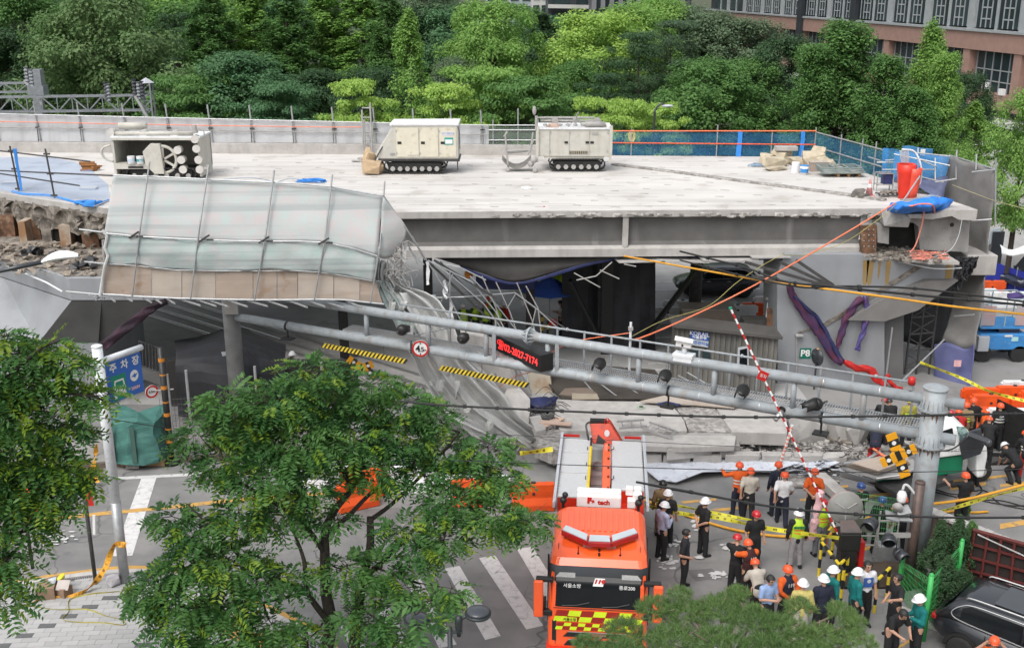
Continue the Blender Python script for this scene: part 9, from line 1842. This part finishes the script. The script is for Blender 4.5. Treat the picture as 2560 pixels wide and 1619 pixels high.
def bg_proto(kind,seed,hw,n,lw,wid):
 key=(kind,seed)
 if key in BT:return BT[key]
 w,h=hw;P_,N_,U_,ti=crown(kind,seed,n);P_=P_*np.array([w,w,h]);me=leaves_mesh('crown_'+kind,P_,N_,U_,nrd.uniform(.7,1.3,n)*lw,wid,.2,ti)
 m=M();rg_=RR(seed);hh=h*(.9 if kind in('cone','slim','ginkgo','pine')else.6);m.tube([(0,0,-6),(0,0,0),(rg_.uniform(-.1,.1),0,hh*.5),(0,0,hh)],[.24,.2,.13,.03],7)
 for i in range(16):
  z=h*rg_.uniform(.02,.6);a=rg_.uniform(0,6.28);L_=w*.42*rg_.uniform(.5,1)*(1-z/h*.6);m.tube([(0,0,z),(cos(a)*L_*.5,sin(a)*L_*.5,z+L_*.35),(cos(a)*L_,sin(a)*L_,z+L_*.55)],[.08,.05,.02],5)
 o=m.put('trunk',bark_f);tm=o.data;bpy.data.objects.remove(o);BT[key]=(me,tm,hw);return BT[key]
LM={'mid':leafmat('leaf_mid',(0.0872,0.201,0.0595),(0.162,0.308,0.0874)),'dark':leafmat('leaf_dark',(0.0548,0.118,0.0546),(0.0822,0.155,0.0658)),'pine':leafmat('leaf_pine',(0.0794,0.142,0.0789),(0.111,0.177,0.0938)),'light':leafmat('leaf_light',(0.18,0.35,0.0855),(0.304,0.491,0.127)),'lime':leafmat('leaf_lime',(0.288,0.478,0.109),(0.453,0.622,0.153)),'olive':leafmat('leaf_olive',(0.109,0.21,0.0748),(0.211,0.303,0.131)),'grey':leafmat('leaf_grey',(0.136,0.213,0.124),(0.181,0.252,0.144)),'cool':leafmat('leaf_cool',(0.083,0.198,0.0936),(0.131,0.256,0.114))}  # background leaf tones lifted in place of distance haze
KN={'round':('broadleaf_tree','tree'),'cone':('metasequoia_tree','tree'),'slim':('slender_tree','tree'),'pine':('pine_tree','tree'),'layer':('zelkova_tree','tree'),'ginkgo':('ginkgo_tree','tree')}
def bgtree(px,ytop,Y,wpx,kind,tint,lab,seed=0,zlo=None,ybot=None,group=None):
 if px!=2580:Y=Y*1.2;wpx=wpx*(1.22 if kind in('round','cone')else 1.12);ytop-=8
 zt_=WD(px,ytop,Y).z;w=wpx*(Y*cos(PITCH)+(CAMH-zt_)*sin(PITCH))/FPX;zb=zlo if zlo is not None else(WD(px,ybot,Y).z if ybot else max(1.5,zt_*.25));zb=max(.8,zb)
 me,tm,(w0,h0)=bg_proto(kind,seed%3,{'round':(9,10),'cone':(6,16),'slim':(4,11),'pine':(8,10),'layer':(9,7),'ginkgo':(8,12)}[kind],{'round':27000,'cone':30000,'slim':15000,'pine':20000,'layer':22000,'ginkgo':27000}[kind],{'round':.25,'cone':.21,'slim':.20,'pine':.23,'layer':.24,'ginkgo':.22}[kind],{'pine':.35,'cone':.5}.get(kind,.65))
 x=WD(px,ytop,Y).x;nm,cat=KN[kind];t=T(nm,lab,cat,(x,Y,0),RR(px*7+Y).uniform(0,6),group);h=zt_-zb
 a=nob('crown',me);lnk(a);a.parent=t;a.location=(0,0,zb);a.scale=(w/w0,w/w0,h/h0);me.materials.clear()if not me.materials else None
 if not me.materials:me.materials.append(LM['mid'])
 a.material_slots[0].link='OBJECT';a.material_slots[0].material=LM[tint]
 b_=nob('trunk',tm);lnk(b_);b_.parent=t;b_.location=(0,0,zb);b_.scale=(max(.7,w/w0),max(.7,w/w0),max(h/h0,zb/6+.05));return t
TL=[(40,-30,92,260,'round','mid','mid green tree at the top left corner'),(-20,90,84,230,'round','dark','dark tree at the left edge above the rail gantry'),(255,-25,76,310,'round','olive','large round olive green tree left of centre, pale leaf tips'),(150,-60,120,300,'round','mid','green tree behind the left corner trees'),(395,-60,112,280,'round','light','light green tree behind the gap right of the large olive tree'),(430,40,88,170,'pine','dark','dark conifer in the gap right of the large olive tree'),(520,-40,82,247,'cone','mid','first tall feathery conifer right of the dark gap'),(612,-60,86,260,'cone','light','second tall feathery conifer from the left'),(712,-50,84,260,'cone','mid','third tall feathery conifer from the left'),(805,-60,88,273,'cone','light','fourth tall feathery conifer from the left'),(900,-40,86,286,'cone','light','fifth tall feathery conifer, bright green'),(965,-50,80,221,'cone','mid','sixth tall feathery conifer left of the pines'),(470,195,68,230,'layer','mid','low spreading tree above the pale fence at left'),(600,150,71,270,'round','cool','dense blue-green tree above the pale fence'),(690,215,67,220,'layer','cool','low layered tree in front of the feathery conifers'),(540,175,74,180,'round','mid','mid green tree behind the low spreading tree'),(800,190,76,190,'round','dark','dark tree under the fourth conifer'),(890,205,66,170,'layer','lime','yellow green low tree behind the cream machine'),(930,180,72,150,'round','dark','small dark tree right of the yellow green low tree'),(1022,45,69,125,'slim','light','slender bright green tree above the cream machine'),(1065,-30,104,200,'pine','grey','tall grey green pine behind the slender tree'),(1120,-20,108,190,'pine','grey','second tall grey green pine with bare trunk'),(1130,160,80,130,'round','grey','grey green tree behind the slender tree'),(1225,14,84,215,'round','light','bright green dome-shaped maple in the middle'),(1215,172,70,260,'layer','light','low layered tree under the dome-shaped maple'),(1320,195,67,260,'layer','mid','wide low layered tree behind the right machine'),(1110,215,66,190,'layer','lime','yellow green layered shrub tree right of the slender tree'),(1390,50,118,260,'round','cool','blue green tree behind the maple, right'),(1370,120,95,200,'round','dark','dark tree between the maple and the lime tree'),(1290,20,128,180,'round','mid','far green tree right of the maple top'),(1500,40,88,240,'round','lime','tall lime green tree left part of the light clump'),(1580,30,92,210,'round','light','tall light green tree right part of the light clump'),(1440,165,78,170,'round','mid','green tree below the lime green tree'),(1600,90,78,200,'pine','dark','dark layered pine in front of the light clump'),(1680,60,84,220,'pine','pine','dark grey pine right of the layered pine'),(1530,190,74,200,'pine','dark','low dark pine behind the yellow green shrubs'),(1690,20,125,200,'round','grey','far grey green tree under the granite building edge'),(1760,45,98,250,'round','grey','feathery grey green tree below the granite building'),(1865,60,96,190,'round','grey','second feathery grey green tree below the building'),(1780,160,70,250,'round','mid','round mid green tree behind the blue net, left'),(1860,165,73,180,'round','mid','round tree right of the mid green one behind the blue net'),(1480,250,64,120,'layer','lime','yellow green shrub tree left of the park lamp'),(1560,255,63.5,130,'layer','lime','yellow green shrub tree at the park lamp'),(1650,262,64,130,'layer','lime','yellow green shrub tree right of the park lamp'),(1960,105,75,190,'round','dark','dark green tree left of the big ginkgo'),(2110,62,68,330,'ginkgo','mid','big ginkgo with pointed tufts before the granite building'),(2040,130,66,220,'ginkgo','mid','ginkgo overlapping the left of the big one'),(2220,150,64,230,'ginkgo','mid','ginkgo at the right of the big one, mid green'),(2335,68,66,130,'slim','light','slender bright ginkgo with a pointed top'),(2370,150,63,160,'ginkgo','light','light green ginkgo beneath the slender one'),(2290,230,62,200,'ginkgo','mid','low ginkgo above the blue nets'),(2420,190,74,120,'round','dark','dark tree by the shop front at right'),(2440,270,64,110,'slim','light','small light green ginkgo at the right of the row'),(2580,235,58,200,'round','light','tree with dark trunk at the right edge'),]
for i,a in enumerate(TL):
 x,yt,Y,w,k,ti,lab=a;zlo=None
 if Y<80 and k!='slim':zlo=2.2
 if x==2580:zlo=3.6
 if 'bare trunk' in lab or 'tall grey green pine' in lab:zlo=8
 bgtree(x,yt,Y,w,k,ti,lab,i,zlo)
rgt=RR(12);kk_=0
for row,(Y,y0)in enumerate(((100,-10),(122,-40),(150,-50))):
 for i in range(15):
  x=-80+i*132+row*50+rgt.uniform(-25,25)
  if x>1700 or(1180<x<1700 and Y>110):continue
  k=rgt.choice(('round','round','cone','layer'));t_=rgt.choice(('mid','cool','dark','light','grey'));yt_=y0+rgt.uniform(-20,40)+(40 if x>1150 else 0)
  bgtree(int(x),yt_,Y+rgt.uniform(-5,5),230,k,t_,'tree in the dense mixed wood behind the named park trees',kk_,1.5,group='trees in the mixed wood behind');kk_+=1
nrd.seed(4);n=26000;X_=nrd.uniform(-50,34,n);Y_=nrd.uniform(86,98,n);H_=1.2+1.6*np.sin(X_*.9)**2+1.2*np.sin(X_*.37+Y_*.8)**2;Z_=nrd.rand(n)**.5*H_
me=leaves_mesh('undergrowth',np.stack([X_,Y_,Z_],1),unit(n)+np.array([0,-.3,1.0]),unit(n),nrd.uniform(.2,.45,n),.6);me.materials.append(LM['cool']);o=nob('undergrowth',me);lnk(o);o['kind']=SF_
rgn=RR(8)
def lbn(segs):
 m=M()
 for pts,r0,r1 in segs:p=smt(pts,5);m.tube(p,[lerp(r0,r1,i/(len(p)-1))for i in range(len(p))],8)
 return m
def spy(cent,rad,n,L_,leaf,wid,seed,droop=.25,pairs=7,flat=.55,hollow=.35,outw=None):
 "compound leaves: twigs with paired leaflets, scattered through clumps"
 rs=nrd.RandomState(seed);cent=np.array(cent,float);rad=np.array(rad,float);k=rs.choice(len(cent),n,p=rad**2/(rad**2).sum());d=rs.normal(size=(n,3));d/=np.linalg.norm(d,axis=1,keepdims=True);rr=(hollow+(1-hollow)*rs.rand(n)**.5)*rad[k]
 off_=d*rr[:,None];off_[:,2]*=flat;base=cent[k]+off_;ax=d.copy();ax[:,2]=ax[:,2]*.4-droop+rs.normal(size=n)*.15;ax/=np.linalg.norm(ax,axis=1,keepdims=True)
 up_=np.tile([0,0,1.0],(n,1))+rs.normal(size=(n,3))*.35;sd=np.cross(ax,up_);sd/=np.linalg.norm(sd,axis=1,keepdims=True);nm=np.cross(sd,ax);P_,N_,U_,S_,T_=[],[],[],[],[];ti=rs.rand(n);Ls=L_*rs.uniform(.6,1.25,n)
 for j in range(pairs):
  f=(j+.6)/pairs
  for s in(-1,1):
   pos=base+ax*(Ls*f)[:,None]-np.array([0,0,1.0])*(Ls*f*f*.28)[:,None];u=sd*s*.85+ax*.55;P_.append(pos+u*leaf*.5+rs.normal(size=(n,3))*.008);U_.append(u);N_.append(nm+rs.normal(size=(n,3))*.25);S_.append(leaf*rs.uniform(.75,1.15,n)*(1.1-.4*abs(f-.45)));T_.append(np.clip(ti*.7+rs.rand(n)*.3,0,1)**1.6)
 return np.concatenate(P_),np.concatenate(N_),np.concatenate(U_),np.concatenate(S_),np.concatenate(T_)
zk=leafmat('leaf_near',(.04,.13,.04),(.14,.28,.07),.4,.45);zk2=leafmat('leaf_near_light',(.12,.23,.02),(.28,.38,.05),.4,.45)
def near_tree(name,lab,base,limbs,clumps,n,seed,light=.13,L_=.46,leaf=.175,flat=.42):
 t=T(name,lab,'tree',base);lp_=[p for l_ in limbs for p in smt(l_[0],5)];lm_=lbn(limbs)
 for c,r in clumps:
  b_=min(lp_,key=lambda p:(p-c).length+max(0,p.z-c.z));md=(b_+c)/2+V((0,0,-.1))
  if(b_-c).length<3:lm_.tube(smt([b_,md,c],3),[.028,.025,.022,.018,.014,.011,.008],5)
  for _ in range(5):e=c+V((rgn.uniform(-1,1)*r,rgn.uniform(-1,1)*r,rgn.uniform(-.3,.4)*r));lm_.tube([c,(c+e)/2+V((0,0,.05)),e],[.01,.008,.004],4)
 lm_.put('trunk',bark,t,wd=1,sm=1)
 c=[q_[0]for q_ in clumps];r_=[q_[1]*.80 for q_ in clumps];P_,N_,U_,S_,T_=spy([list(q_)for q_ in c],r_,n,L_,leaf,.34,seed,flat=flat)
 P_=P_-np.array(base);me=leaves_mesh('foliage',P_,N_,U_,S_,.36,.12,T_);me.materials.append(zk);o=nob('crown',me);lnk(o);o.parent=t
 nl=int(n*light);P_,N_,U_,S_,T_=spy([list(q_)for q_ in c],[x*1.1 for x in r_],nl,L_,leaf*.95,.34,seed+5,hollow=.8,flat=flat);keep=P_[:,2]>np.percentile(P_[:,2],10);P_=P_-np.array(base);me=leaves_mesh('new_leaves',P_,N_,U_,S_,.34,.12,T_);me.materials.append(zk2);o=nob('new_growth',me);lnk(o);o.parent=t;return t
rgn=RR(8)
def cl(px,py,Y,r):return(WD(px,py,Y),r)
q_=lambda x,y,Y:WD(x,y,Y)
limbs=[([q_(800,1760,21.4),q_(812,1650,21.6),q_(826,1560,21.8),q_(815,1480,22)],.17,.13),([q_(880,1700,21.8),q_(890,1560,22),q_(905,1450,22.2),q_(925,1370,22.6),q_(925,1290,23)],.15,.08),([q_(826,1560,21.8),q_(770,1480,21.6),q_(760,1400,21.6),q_(735,1330,21.8)],.08,.03),([q_(815,1480,22),q_(812,1380,22.2),q_(815,1320,22.4),q_(840,1270,22.5),q_(880,1220,22.8),q_(910,1150,23.2),q_(920,1080,23.5)],.13,.03),([q_(820,1330,22.4),q_(870,1290,22.7),q_(930,1230,23),q_(1000,1190,23.4),q_(1060,1130,23.6)],.07,.02),([q_(812,1380,22.2),q_(750,1300,21.8),q_(660,1240,21.6),q_(580,1190,21.6),q_(545,1120,21.8)],.07,.02),([q_(905,1450,22.2),q_(990,1370,22.4),q_(1060,1300,22.8),q_(1150,1240,23),q_(1220,1190,23.2)],.07,.02),([q_(925,1300,23),q_(990,1250,23.5),q_(1080,1160,24),q_(1150,1080,24.3)],.06,.02),([q_(770,1480,21.6),q_(640,1420,21.2),q_(540,1330,21),q_(470,1260,21)],.06,.02),([q_(735,1330,21.8),q_(700,1200,22),q_(680,1090,22.3),q_(660,980,22.6)],.05,.015),([q_(880,1220,22.8),q_(830,1120,23),q_(800,1000,23.2),q_(790,930,23.4)],.05,.015),([q_(1060,1300,22.8),q_(1200,1300,22.4),q_(1330,1330,22)],.04,.012),([q_(770,1480,21.6),q_(680,1500,21),q_(560,1530,20.6)],.05,.015)]
cls=[cl(x,y,Y,r)for x,y,Y,r in((780,930,23.5,.75),(700,1000,23,.95),(830,1000,23.8,.95),(930,960,24,.7),(1010,1010,24.2,.75),(620,1050,22.8,.95),(560,1000,22.4,.6),(500,1090,22,.55),(740,1100,22.6,1.1),(880,1090,23.4,1.0),(1000,1090,24,.85),(1090,1040,24.4,.5),(1110,1130,24.2,.7),(1220,1120,24,.55),(1250,1180,23.6,.6),(650,1180,21.8,.95),(560,1150,21.8,.7),(1180,1200,23.4,.6),(1320,1300,22.4,.5),(1240,1290,22.6,.65),(1130,1260,23,.7),(1060,1190,23.5,.5),(1000,1330,22.2,.5),(1110,1350,22.2,.55),(1050,1370,22,.45),(700,1280,21.6,.6),(600,1290,21.4,.6),(500,1320,20.9,.6),(430,1290,20.9,.42),(480,1400,20.6,.65),(570,1400,20.8,.7),(400,1460,20.4,.6),(470,1490,20.3,.7),(560,1510,20.5,.7),(350,1480,20.2,.35),(440,1560,20,.55),(550,1590,20.1,.65),(640,1450,20.8,.55),(680,1560,20.6,.55),(720,1440,21.2,.45),(870,1420,21.6,.55),(950,1420,21.8,.5),(1000,1470,21.6,.4),(1090,1500,21.3,.45),(1130,1470,21.4,.3),(930,1540,21.2,.55),(1000,1570,21,.45),(960,1610,20.8,.5),(760,1600,20.8,.45),(620,1610,20.2,.5),(840,1300,21.9,.4),(780,1210,22,.6),(940,1180,23,.55),(880,1530,21.4,.35))]
near_tree('zelkova_tree','big dark green compound-leaved tree in the middle foreground',W(800,1760,0),limbs,cls+[cl(1040,1535,14.2,.2),cl(1080,1512,14.3,.16)],3500,3)
limbs=[([q_(-150,1500,19.5),q_(-40,1350,19.6),q_(40,1240,19.8),q_(90,1150,20),q_(160,1060,20)],.09,.03),([q_(-150,1250,19.3),q_(-20,1120,19.5),q_(60,1010,19.8),q_(150,985,20),q_(240,990,20)],.07,.02),([q_(-150,1100,19.3),q_(-20,980,19.6),q_(90,880,19.8),q_(150,850,20)],.06,.02),([q_(-170,1760,19.5),q_(-150,1500,19.5),q_(-150,1100,19.3)],.14,.09),([q_(-40,1350,19.6),q_(80,1320,19.5),q_(150,1270,19.5)],.05,.02)]
cls=[cl(x,y,Y,r)for x,y,Y,r in((10,840,20,.4),(60,880,20,.45),(125,868,20.2,.4),(165,905,20.2,.35),(20,940,19.8,.5),(90,950,20,.5),(160,975,20.2,.4),(225,985,20.2,.3),(270,985,20.2,.16),(30,1040,19.6,.6),(110,1070,20,.5),(175,1080,20,.35),(50,1140,19.8,.6),(130,1160,19.8,.5),(185,1185,19.8,.36),(240,1200,19.8,.2),(40,1220,19.6,.6),(120,1245,19.6,.42),(20,1290,19.4,.45),(75,1320,19.4,.3),(160,1275,19.4,.25),(20,1400,19.0,.35),(50,1440,19,.25),(-60,1000,19.4,.8),(-60,1200,19.3,.8),(-80,1420,19,.8),(10,1500,18.8,.35))]
near_tree('zelkova_tree','leafy tree reaching in from the left edge before the white sign pole',W(-170,1760,0),limbs,[(c,r*.86)for c,r in cls],1050,9,light=.4)
pt=T('pine_tree','soft green pine top spreading along the bottom edge below the crowd','tree',W(1850,2300,0));nrd.seed(6)
pc=[cl(x,y,Y,r)for x,y,Y,r in((1560,1580,13.6,.30),(1640,1530,13.9,.32),(1720,1545,13.8,.36),(1800,1530,13.8,.36),(1880,1555,13.6,.36),(1960,1580,13.4,.36),(2050,1600,13.3,.34),(2140,1610,13.2,.30),(1680,1610,13.2,.4),(1800,1620,13,.42),(1920,1640,12.9,.42),(2040,1655,12.8,.4),(1560,1640,13,.36),(1470,1620,13.4,.25),(2130,1560,13.5,.2),(1840,1490,14,.2),(2000,1520,13.8,.22),(2100,1530,13.7,.2),(1700,1490,14.1,.18))]
n=3600;c_=np.array([list(a[0])for a in pc]);r_=np.array([a[1]for a in pc]);k=nrd.choice(len(pc),n,p=r_**2/(r_**2).sum());d=unit(n);d[:,2]=abs(d[:,2])*.9-.15;tuft=c_[k]+d*(r_[k]*(.35+.65*nrd.rand(n)**.6))[:,None]*np.array([1,1,.7]);nd=16
ax=d*.6+np.array([0,0,.7])+nrd.normal(size=(n,3))*.3;ax/=np.linalg.norm(ax,axis=1,keepdims=True);P_=np.repeat(tuft,nd,0);A_=np.repeat(ax,nd,0)+unit(n*nd)*.75;A_/=np.linalg.norm(A_,axis=1,keepdims=True);base_=np.array(pt.location)
me=leaves_mesh('needles',P_+A_*.05-base_,unit(n*nd),A_,nrd.uniform(.09,.14,n*nd),.05,0);me.materials.append(leafmat('needle',(.07,.15,.045),(.20,.31,.10),.3,.5));o=nob('crown',me);lnk(o);o.parent=pt
m=M();b0_=V((WD(1820,1640,12.6).x,12.6,0));top_=WD(1820,1620,12.9);m.tube([b0_,V((b0_.x,b0_.y,top_.z-.8)),top_],[.14,.1,.04],8)
for c,r in pc:m.tube(smt([top_-V((0,0,.4)),(top_+c)/2-V((0,0,.15)),c],3),[.035-.0035*i for i in range(7)],6);[m.tube([c,c+V((rgn.uniform(-1,1)*r,rgn.uniform(-.6,.6)*r,rgn.uniform(0,.8)*r))],.008,4)for _ in range(4)]
m.put('trunk',pm('pine_bark',(.22,.17,.13),(.14,.105,.085),10,.95,bump=1),pt,wd=1,sm=1)
def shrub(px,py,yt,wpx,tint,lab,seed):
 g_=W(px,py);zt_=WD(px,yt,g_.y).z;w=wpx*(g_.y+.5)/FPX*1.12;t=T('evergreen_shrub',lab,'shrub',(g_.x,g_.y,0));P_,N_,U_,ti=crown('slim',40+seed,9000);P_=P_*np.array([w,w*.8,zt_*1.02]);me=leaves_mesh('foliage',P_,N_,U_+np.array([0,0,.8]),nrd.uniform(.05,.10,9000),.4,.1,ti);me.materials.append(LM[tint]);o=nob('foliage',me);lnk(o);o.parent=t
 m=M();m.tube([(0,0,0),(0,0,zt_*.8)],[.05,.02],6);m.put('stem',bark,t)
shrub(2330,1500,1310,90,'dark','dark upright evergreen just right of the brown pole',1);shrub(2375,1490,1300,100,'dark','dark evergreen before the left end of the brown wall',2);shrub(2410,1470,1310,80,'mid','evergreen shrub left of the red grid gate',3);shrub(2350,1560,1400,110,'dark','low dark shrub behind the green mesh fence',4);shrub(2408,1300,1222,26,'mid','thin green sprig rising in front of the wall top',5);shrub(2395,1530,1430,90,'dark','low dark shrub between the fence and the SUV',6)
FA,FB=V((49.6,92,0)),V((41.2,186,0));fdv=(FB-FA).normalized();fn_=V((-fdv.y,fdv.x,0));fn_=fn_ if fn_.x<0 else-fn_
gb=T('granite_building','long pink granite building with grey framed windows at the top right','building',FA)
FC=FA+fdv*190
def fbox(s0,s1,z0,z1,d0,d1,name,mat,parent=gb,bev=0):
 m=M();a,b=FA+fdv*s0,FA+fdv*s1;m.ext([a+fn_*d0+V((0,0,z0)),b+fn_*d0+V((0,0,z0)),b+fn_*d1+V((0,0,z0)),a+fn_*d1+V((0,0,z0))],(0,0,z1-z0));return m.put(name,mat,parent,wd=1)
fbox(-12,130,0,30,-20,-1.2,'core',granite_d);fbox(-12,130,9.9,11.7,-1.2,.25,'granite_band',granite_p);fbox(-12,130,11.7,11.95,-1.2,.45,'ledge',grey_frame);fbox(-12,130,4.4,5.9,-1.2,.2,'granite_band',granite_p);fbox(-12,130,17.6,19.2,-1.2,.25,'granite_band',granite_p);fbox(-12,130,3.2,3.6,-1.2,1.6,'shop_canopy',pm('canopy_white',G(.6),None,2,.6))
for k,s in enumerate(range(-6,124,10)):
 p_=fbox(s-.7,s+.7,5.9,9.9,-1.2,.1,'granite_pier',granite_p)
 w_=fbox(s+.9,s+9.1,5.9,9.9,-1.5,-.7,'window',glass_b)
 if k<9:
  for q in range(6):fbox(s+.9+q*1.6,s+1.0+q*1.6,5.9,9.9,-.7,-.6,'mullion',grey_frame,w_)
  for z in(6.9,8.0):fbox(s+.9,s+9.1,z,z+.1,-.7,-.61,'transom',grey_frame,w_)
 dark=k in(6,8);fbox(s-.6,s+.6,11.95,17.6,-1.0,.06 if not dark else.4,'dark_pilaster' if dark else 'grey_pilaster',granite_d if dark else grey_frame)
 if dark:fbox(s-.9,s+.9,8.6,19.2,.2,.7,'dark_pilaster',granite_d)
 for h2 in(0,1):
  a0,a1=s+.9+h2*4.3,s+4.9+h2*4.3;w_=fbox(a0,a1,12.1,17.5,-.9,-.15,'window',glass_b)
  if k<11:
   for q in range(5):fbox(a0+q*.98,a0+q*.98+.12,12.1,17.5,-.15,-.08,'mullion',grey_frame,w_)
   for z in(12.9,14.0,15.6):fbox(a0+.98,a1-.9,z,z+.13,-.15,-.09,'transom',grey_frame,w_)
 fbox(s+4.9,s+5.2,11.95,17.6,-.9,.0,'fin',grey_frame)
for s in range(-8,60,7):sf=fbox(s,s+6.6,.3,3.1,-1.4,-1.1,'shopfront',glass_b);fbox(s+3.2,s+3.35,.3,3.1,-1.1,-1.0,'mullion',grey_frame,sf)
fbox(6,11,2.2,3.1,-1.0,-.8,'shop_sign',pm('sign_pale_b',(.5,.6,.62),None,3,.5));fbox(20,20.7,6.1,6.8,-.9,-.6,'air_unit',wht);fbox(15.5,16.2,5.9,6.5,0,.4,'air_unit',wht)
def farb(x0,x1,y0,Y,mat,lab,rows=3,cols=5,zb=0,mt2=None,top=None,dp=15):
 a,b=WD(x0,y0,Y),WD(x1,y0,Y);zt_=max(a.z,WD(x0,top,Y).z if top is not None else a.z+14);t=T('office_building',lab,'building',((a.x+b.x)/2,Y,0));m=M();m.box(((a.x+b.x)/2,Y+dp/2,zt_/2),(b.x-a.x,dp,zt_));m.put('walls',mat,t,wd=1)
 for i in range(rows):
  for j in range(cols):w_=(b.x-a.x)/cols;z=a.z+(i-.2)*3.4;m=M();m.box((a.x+w_*(j+.5),Y-.05,z),(w_*.72,.3,2.3));m.put('window',mt2 or glass_b,t,wd=1)
 return t
farb(1370,1555,35,190,granite_d,'dark glass office block at the top behind the trees',3,3,top=-60);t=farb(1480,1722,46,180,pm('grey_ribbed',(.12,.12,.135),(.09,.09,.10),.5,.6),'grey ribbed office block left of the granite building',0,0,top=-60)
for k in range(11):a=WD(1484+k*22,40,179.7);m=M();m.box((a.x,179.5,a.z+8),(.7,1,14));m.put('rib',pm('rib_grey',(.20,.20,.22),None,1,.6),t,wd=1)
for k in range(10):a=WD(1495+k*22,25,179.7);m=M();m.box((a.x,179.9,a.z+3),(.75,.5,6));m.put('window',glass_b,t,wd=1)
m=M();a,b=WD(1480,44,179),WD(1722,40,179);m.beam(a,b,1.5,1.2);m.put('ledge',pm('rib_grey',(.20,.20,.22)),t,wd=1)
m=M();a,b=WD(1370,16,189),WD(1482,18,189);m.beam(a,b,1,.6);m.put('pale_ledge',pale_b,None,loc=a);tag(bpy.data.objects['pale_ledge'],'pale ledge line across the dark glass office block','ledge')
farb(1215,1330,22,230,pm('pale_blue_facade',(.42,.48,.52),None,.5,.6),'pale blue white building glimpsed above the maple',2,4,top=-60);farb(1330,1372,20,215,pale_b,'small beige building glimpsed beside the dark block',2,2,top=-60);farb(960,1100,-5,240,pale_b,'pale building glimpsed behind the tall pines',3,4,top=-70);farb(1500,1730,-20,260,granite_d,'dark tower behind the ribbed block',1,1,top=-160)
b=WD(1634,330,72);zt_=WD(1655,262,72).z;t=T('park_lamp','black curved park lamp with white head among the yellow green shrubs','street lamp',(b.x,72,0));m=M();m.tube(smt([(0,0,0),(0,0,zt_-1.2),(.1,0,zt_-.3),(.4,0,zt_+.05),(.6,0,zt_)],4),.07,8);m.put('pole',chl,t,sm=1);m=M();m.sph((.85,0,zt_-.08),(.42,.25,.1),12,6);m.put('lamp_head',lgy,t,sm=1)
for i,(x,y)in enumerate(((2450,398),(2490,392),(2200,395),(1905,255))):c=W(x,y);car('white_car',['white car on the side street right of the ginkgos, left one','white car on the side street right of the ginkgos, right one','white car glimpsed under the ginkgos','white car glimpsed between the park trees'][i],'car',(c.x,c.y,0),R(8),wht,4.5,1.85,1.5,detail=False)
rgy=T('railway_gantry','grey steel lattice railway gantry with insulators behind the pale fence at left','gantry',(WD(370,290,66).x,66,0));rm=pm('gantry_steel',(.27,.29,.31),(.20,.215,.23),4,.5,.3)
def truss(a,b,h,n,nm):
 m=M();a,b=V(a),V(b);u=V((0,0,h));w=V((0,.6,0))
 for o_ in(V((0,0,0)),u,w,u+w):m.beam(a+o_,b+o_,.10,.10)
 for k in range(n):p,q2=a.lerp(b,k/n),a.lerp(b,(k+1)/n);m.beam(p+(u if k%2 else V((0,0,0))),q2+(V((0,0,0))if k%2 else u),.07,.07);m.beam(p,p+u,.05,.05);m.beam(p+u,q2+u+w,.05,.05)
 return m.put(nm,rm,rgy,wd=1)
truss(WD(-80,282,66),WD(372,276,66),WD(0,245,66).z-WD(0,282,66).z,12,'main_truss');truss(WD(-80,232,70),WD(105,230,70),WD(0,210,70).z-WD(0,232,70).z,6,'upper_truss')
m=M();a=WD(370,290,66);zt_=WD(370,208,66).z
for dx,dy in((0,0),(.55,0),(0,.55),(.55,.55)):m.beam((a.x-.27+dx,66+dy,0),(a.x-.27+dx,66+dy,zt_),.08,.08)
for k in range(int(zt_/.5)):m.beam((a.x-.27,66,k*.5),(a.x+.28,66,k*.5+.5),.05,.05);m.beam((a.x-.27,66,k*.5),(a.x+.28,66,k*.5),.04,.04)
m.put('mast',rm,rgy,wd=1);m=M();m.lathe((a.x,66.27,zt_),[(.5,0),(.02,.3)],4);m.put('mast_cap',lgy,rgy,wd=1)
for x,y in((66,185),(78,190),(335,215),(346,222),(355,220),(265,222),(270,226)):a=WD(x,y,66);m=M();m.lathe(a-V((0,0,.6)),[(.09 if k%2 else.15,k*.1)for k in range(11)],8);m.put('insulator',chl if x%2 else rm,rgy,wd=1)
m=M();m.box(WD(90,198,69),(.85,.6,1.2));m.box(WD(95,225,69),(1.0,.8,.55));m.put('transformer',rm,rgy,wd=1);m=M();m.beam(WD(338,240,65.8),WD(368,292,65.8),.14,.14);m.put('strut',alu,rgy,wd=1);m=M();m.beam(WD(60,200,69),WD(105,262,69),.1,.1);m.put('strut',alu,rgy,wd=1);m=M();m.beam(WD(95,240,70),WD(102,290,70),.5,.5);m.put('rear_mast',rm,rgy,wd=1)
SM={'recess','door_gaps','door_gap','handles','latch','slots','posts','lens','hanger','print','pole_ends','windscreen_wiper','lid_ribs','grille_bars','vent','bolts','roof_ribs','weld_rings','rust_runs','gusset','mirror_bracket','plug','mirrors','camera_module','uprights','white_band','window_trim','door_handle','frame','hydraulics','dark_truss','rack','ribs','brackets','corrugation','stair','ridge','bars','top_pipe','nozzle_arm','pallet','hem_tube','clamp'}
for o in scn.objects:
 if o.type=='MESH' and o.parent is not None and o.name.split('.')[0]in SM:o['kind']=SF_
for o in scn.objects:
 if o.parent is None and 'category' in o and 'kind' not in o:o['kind']='thing'
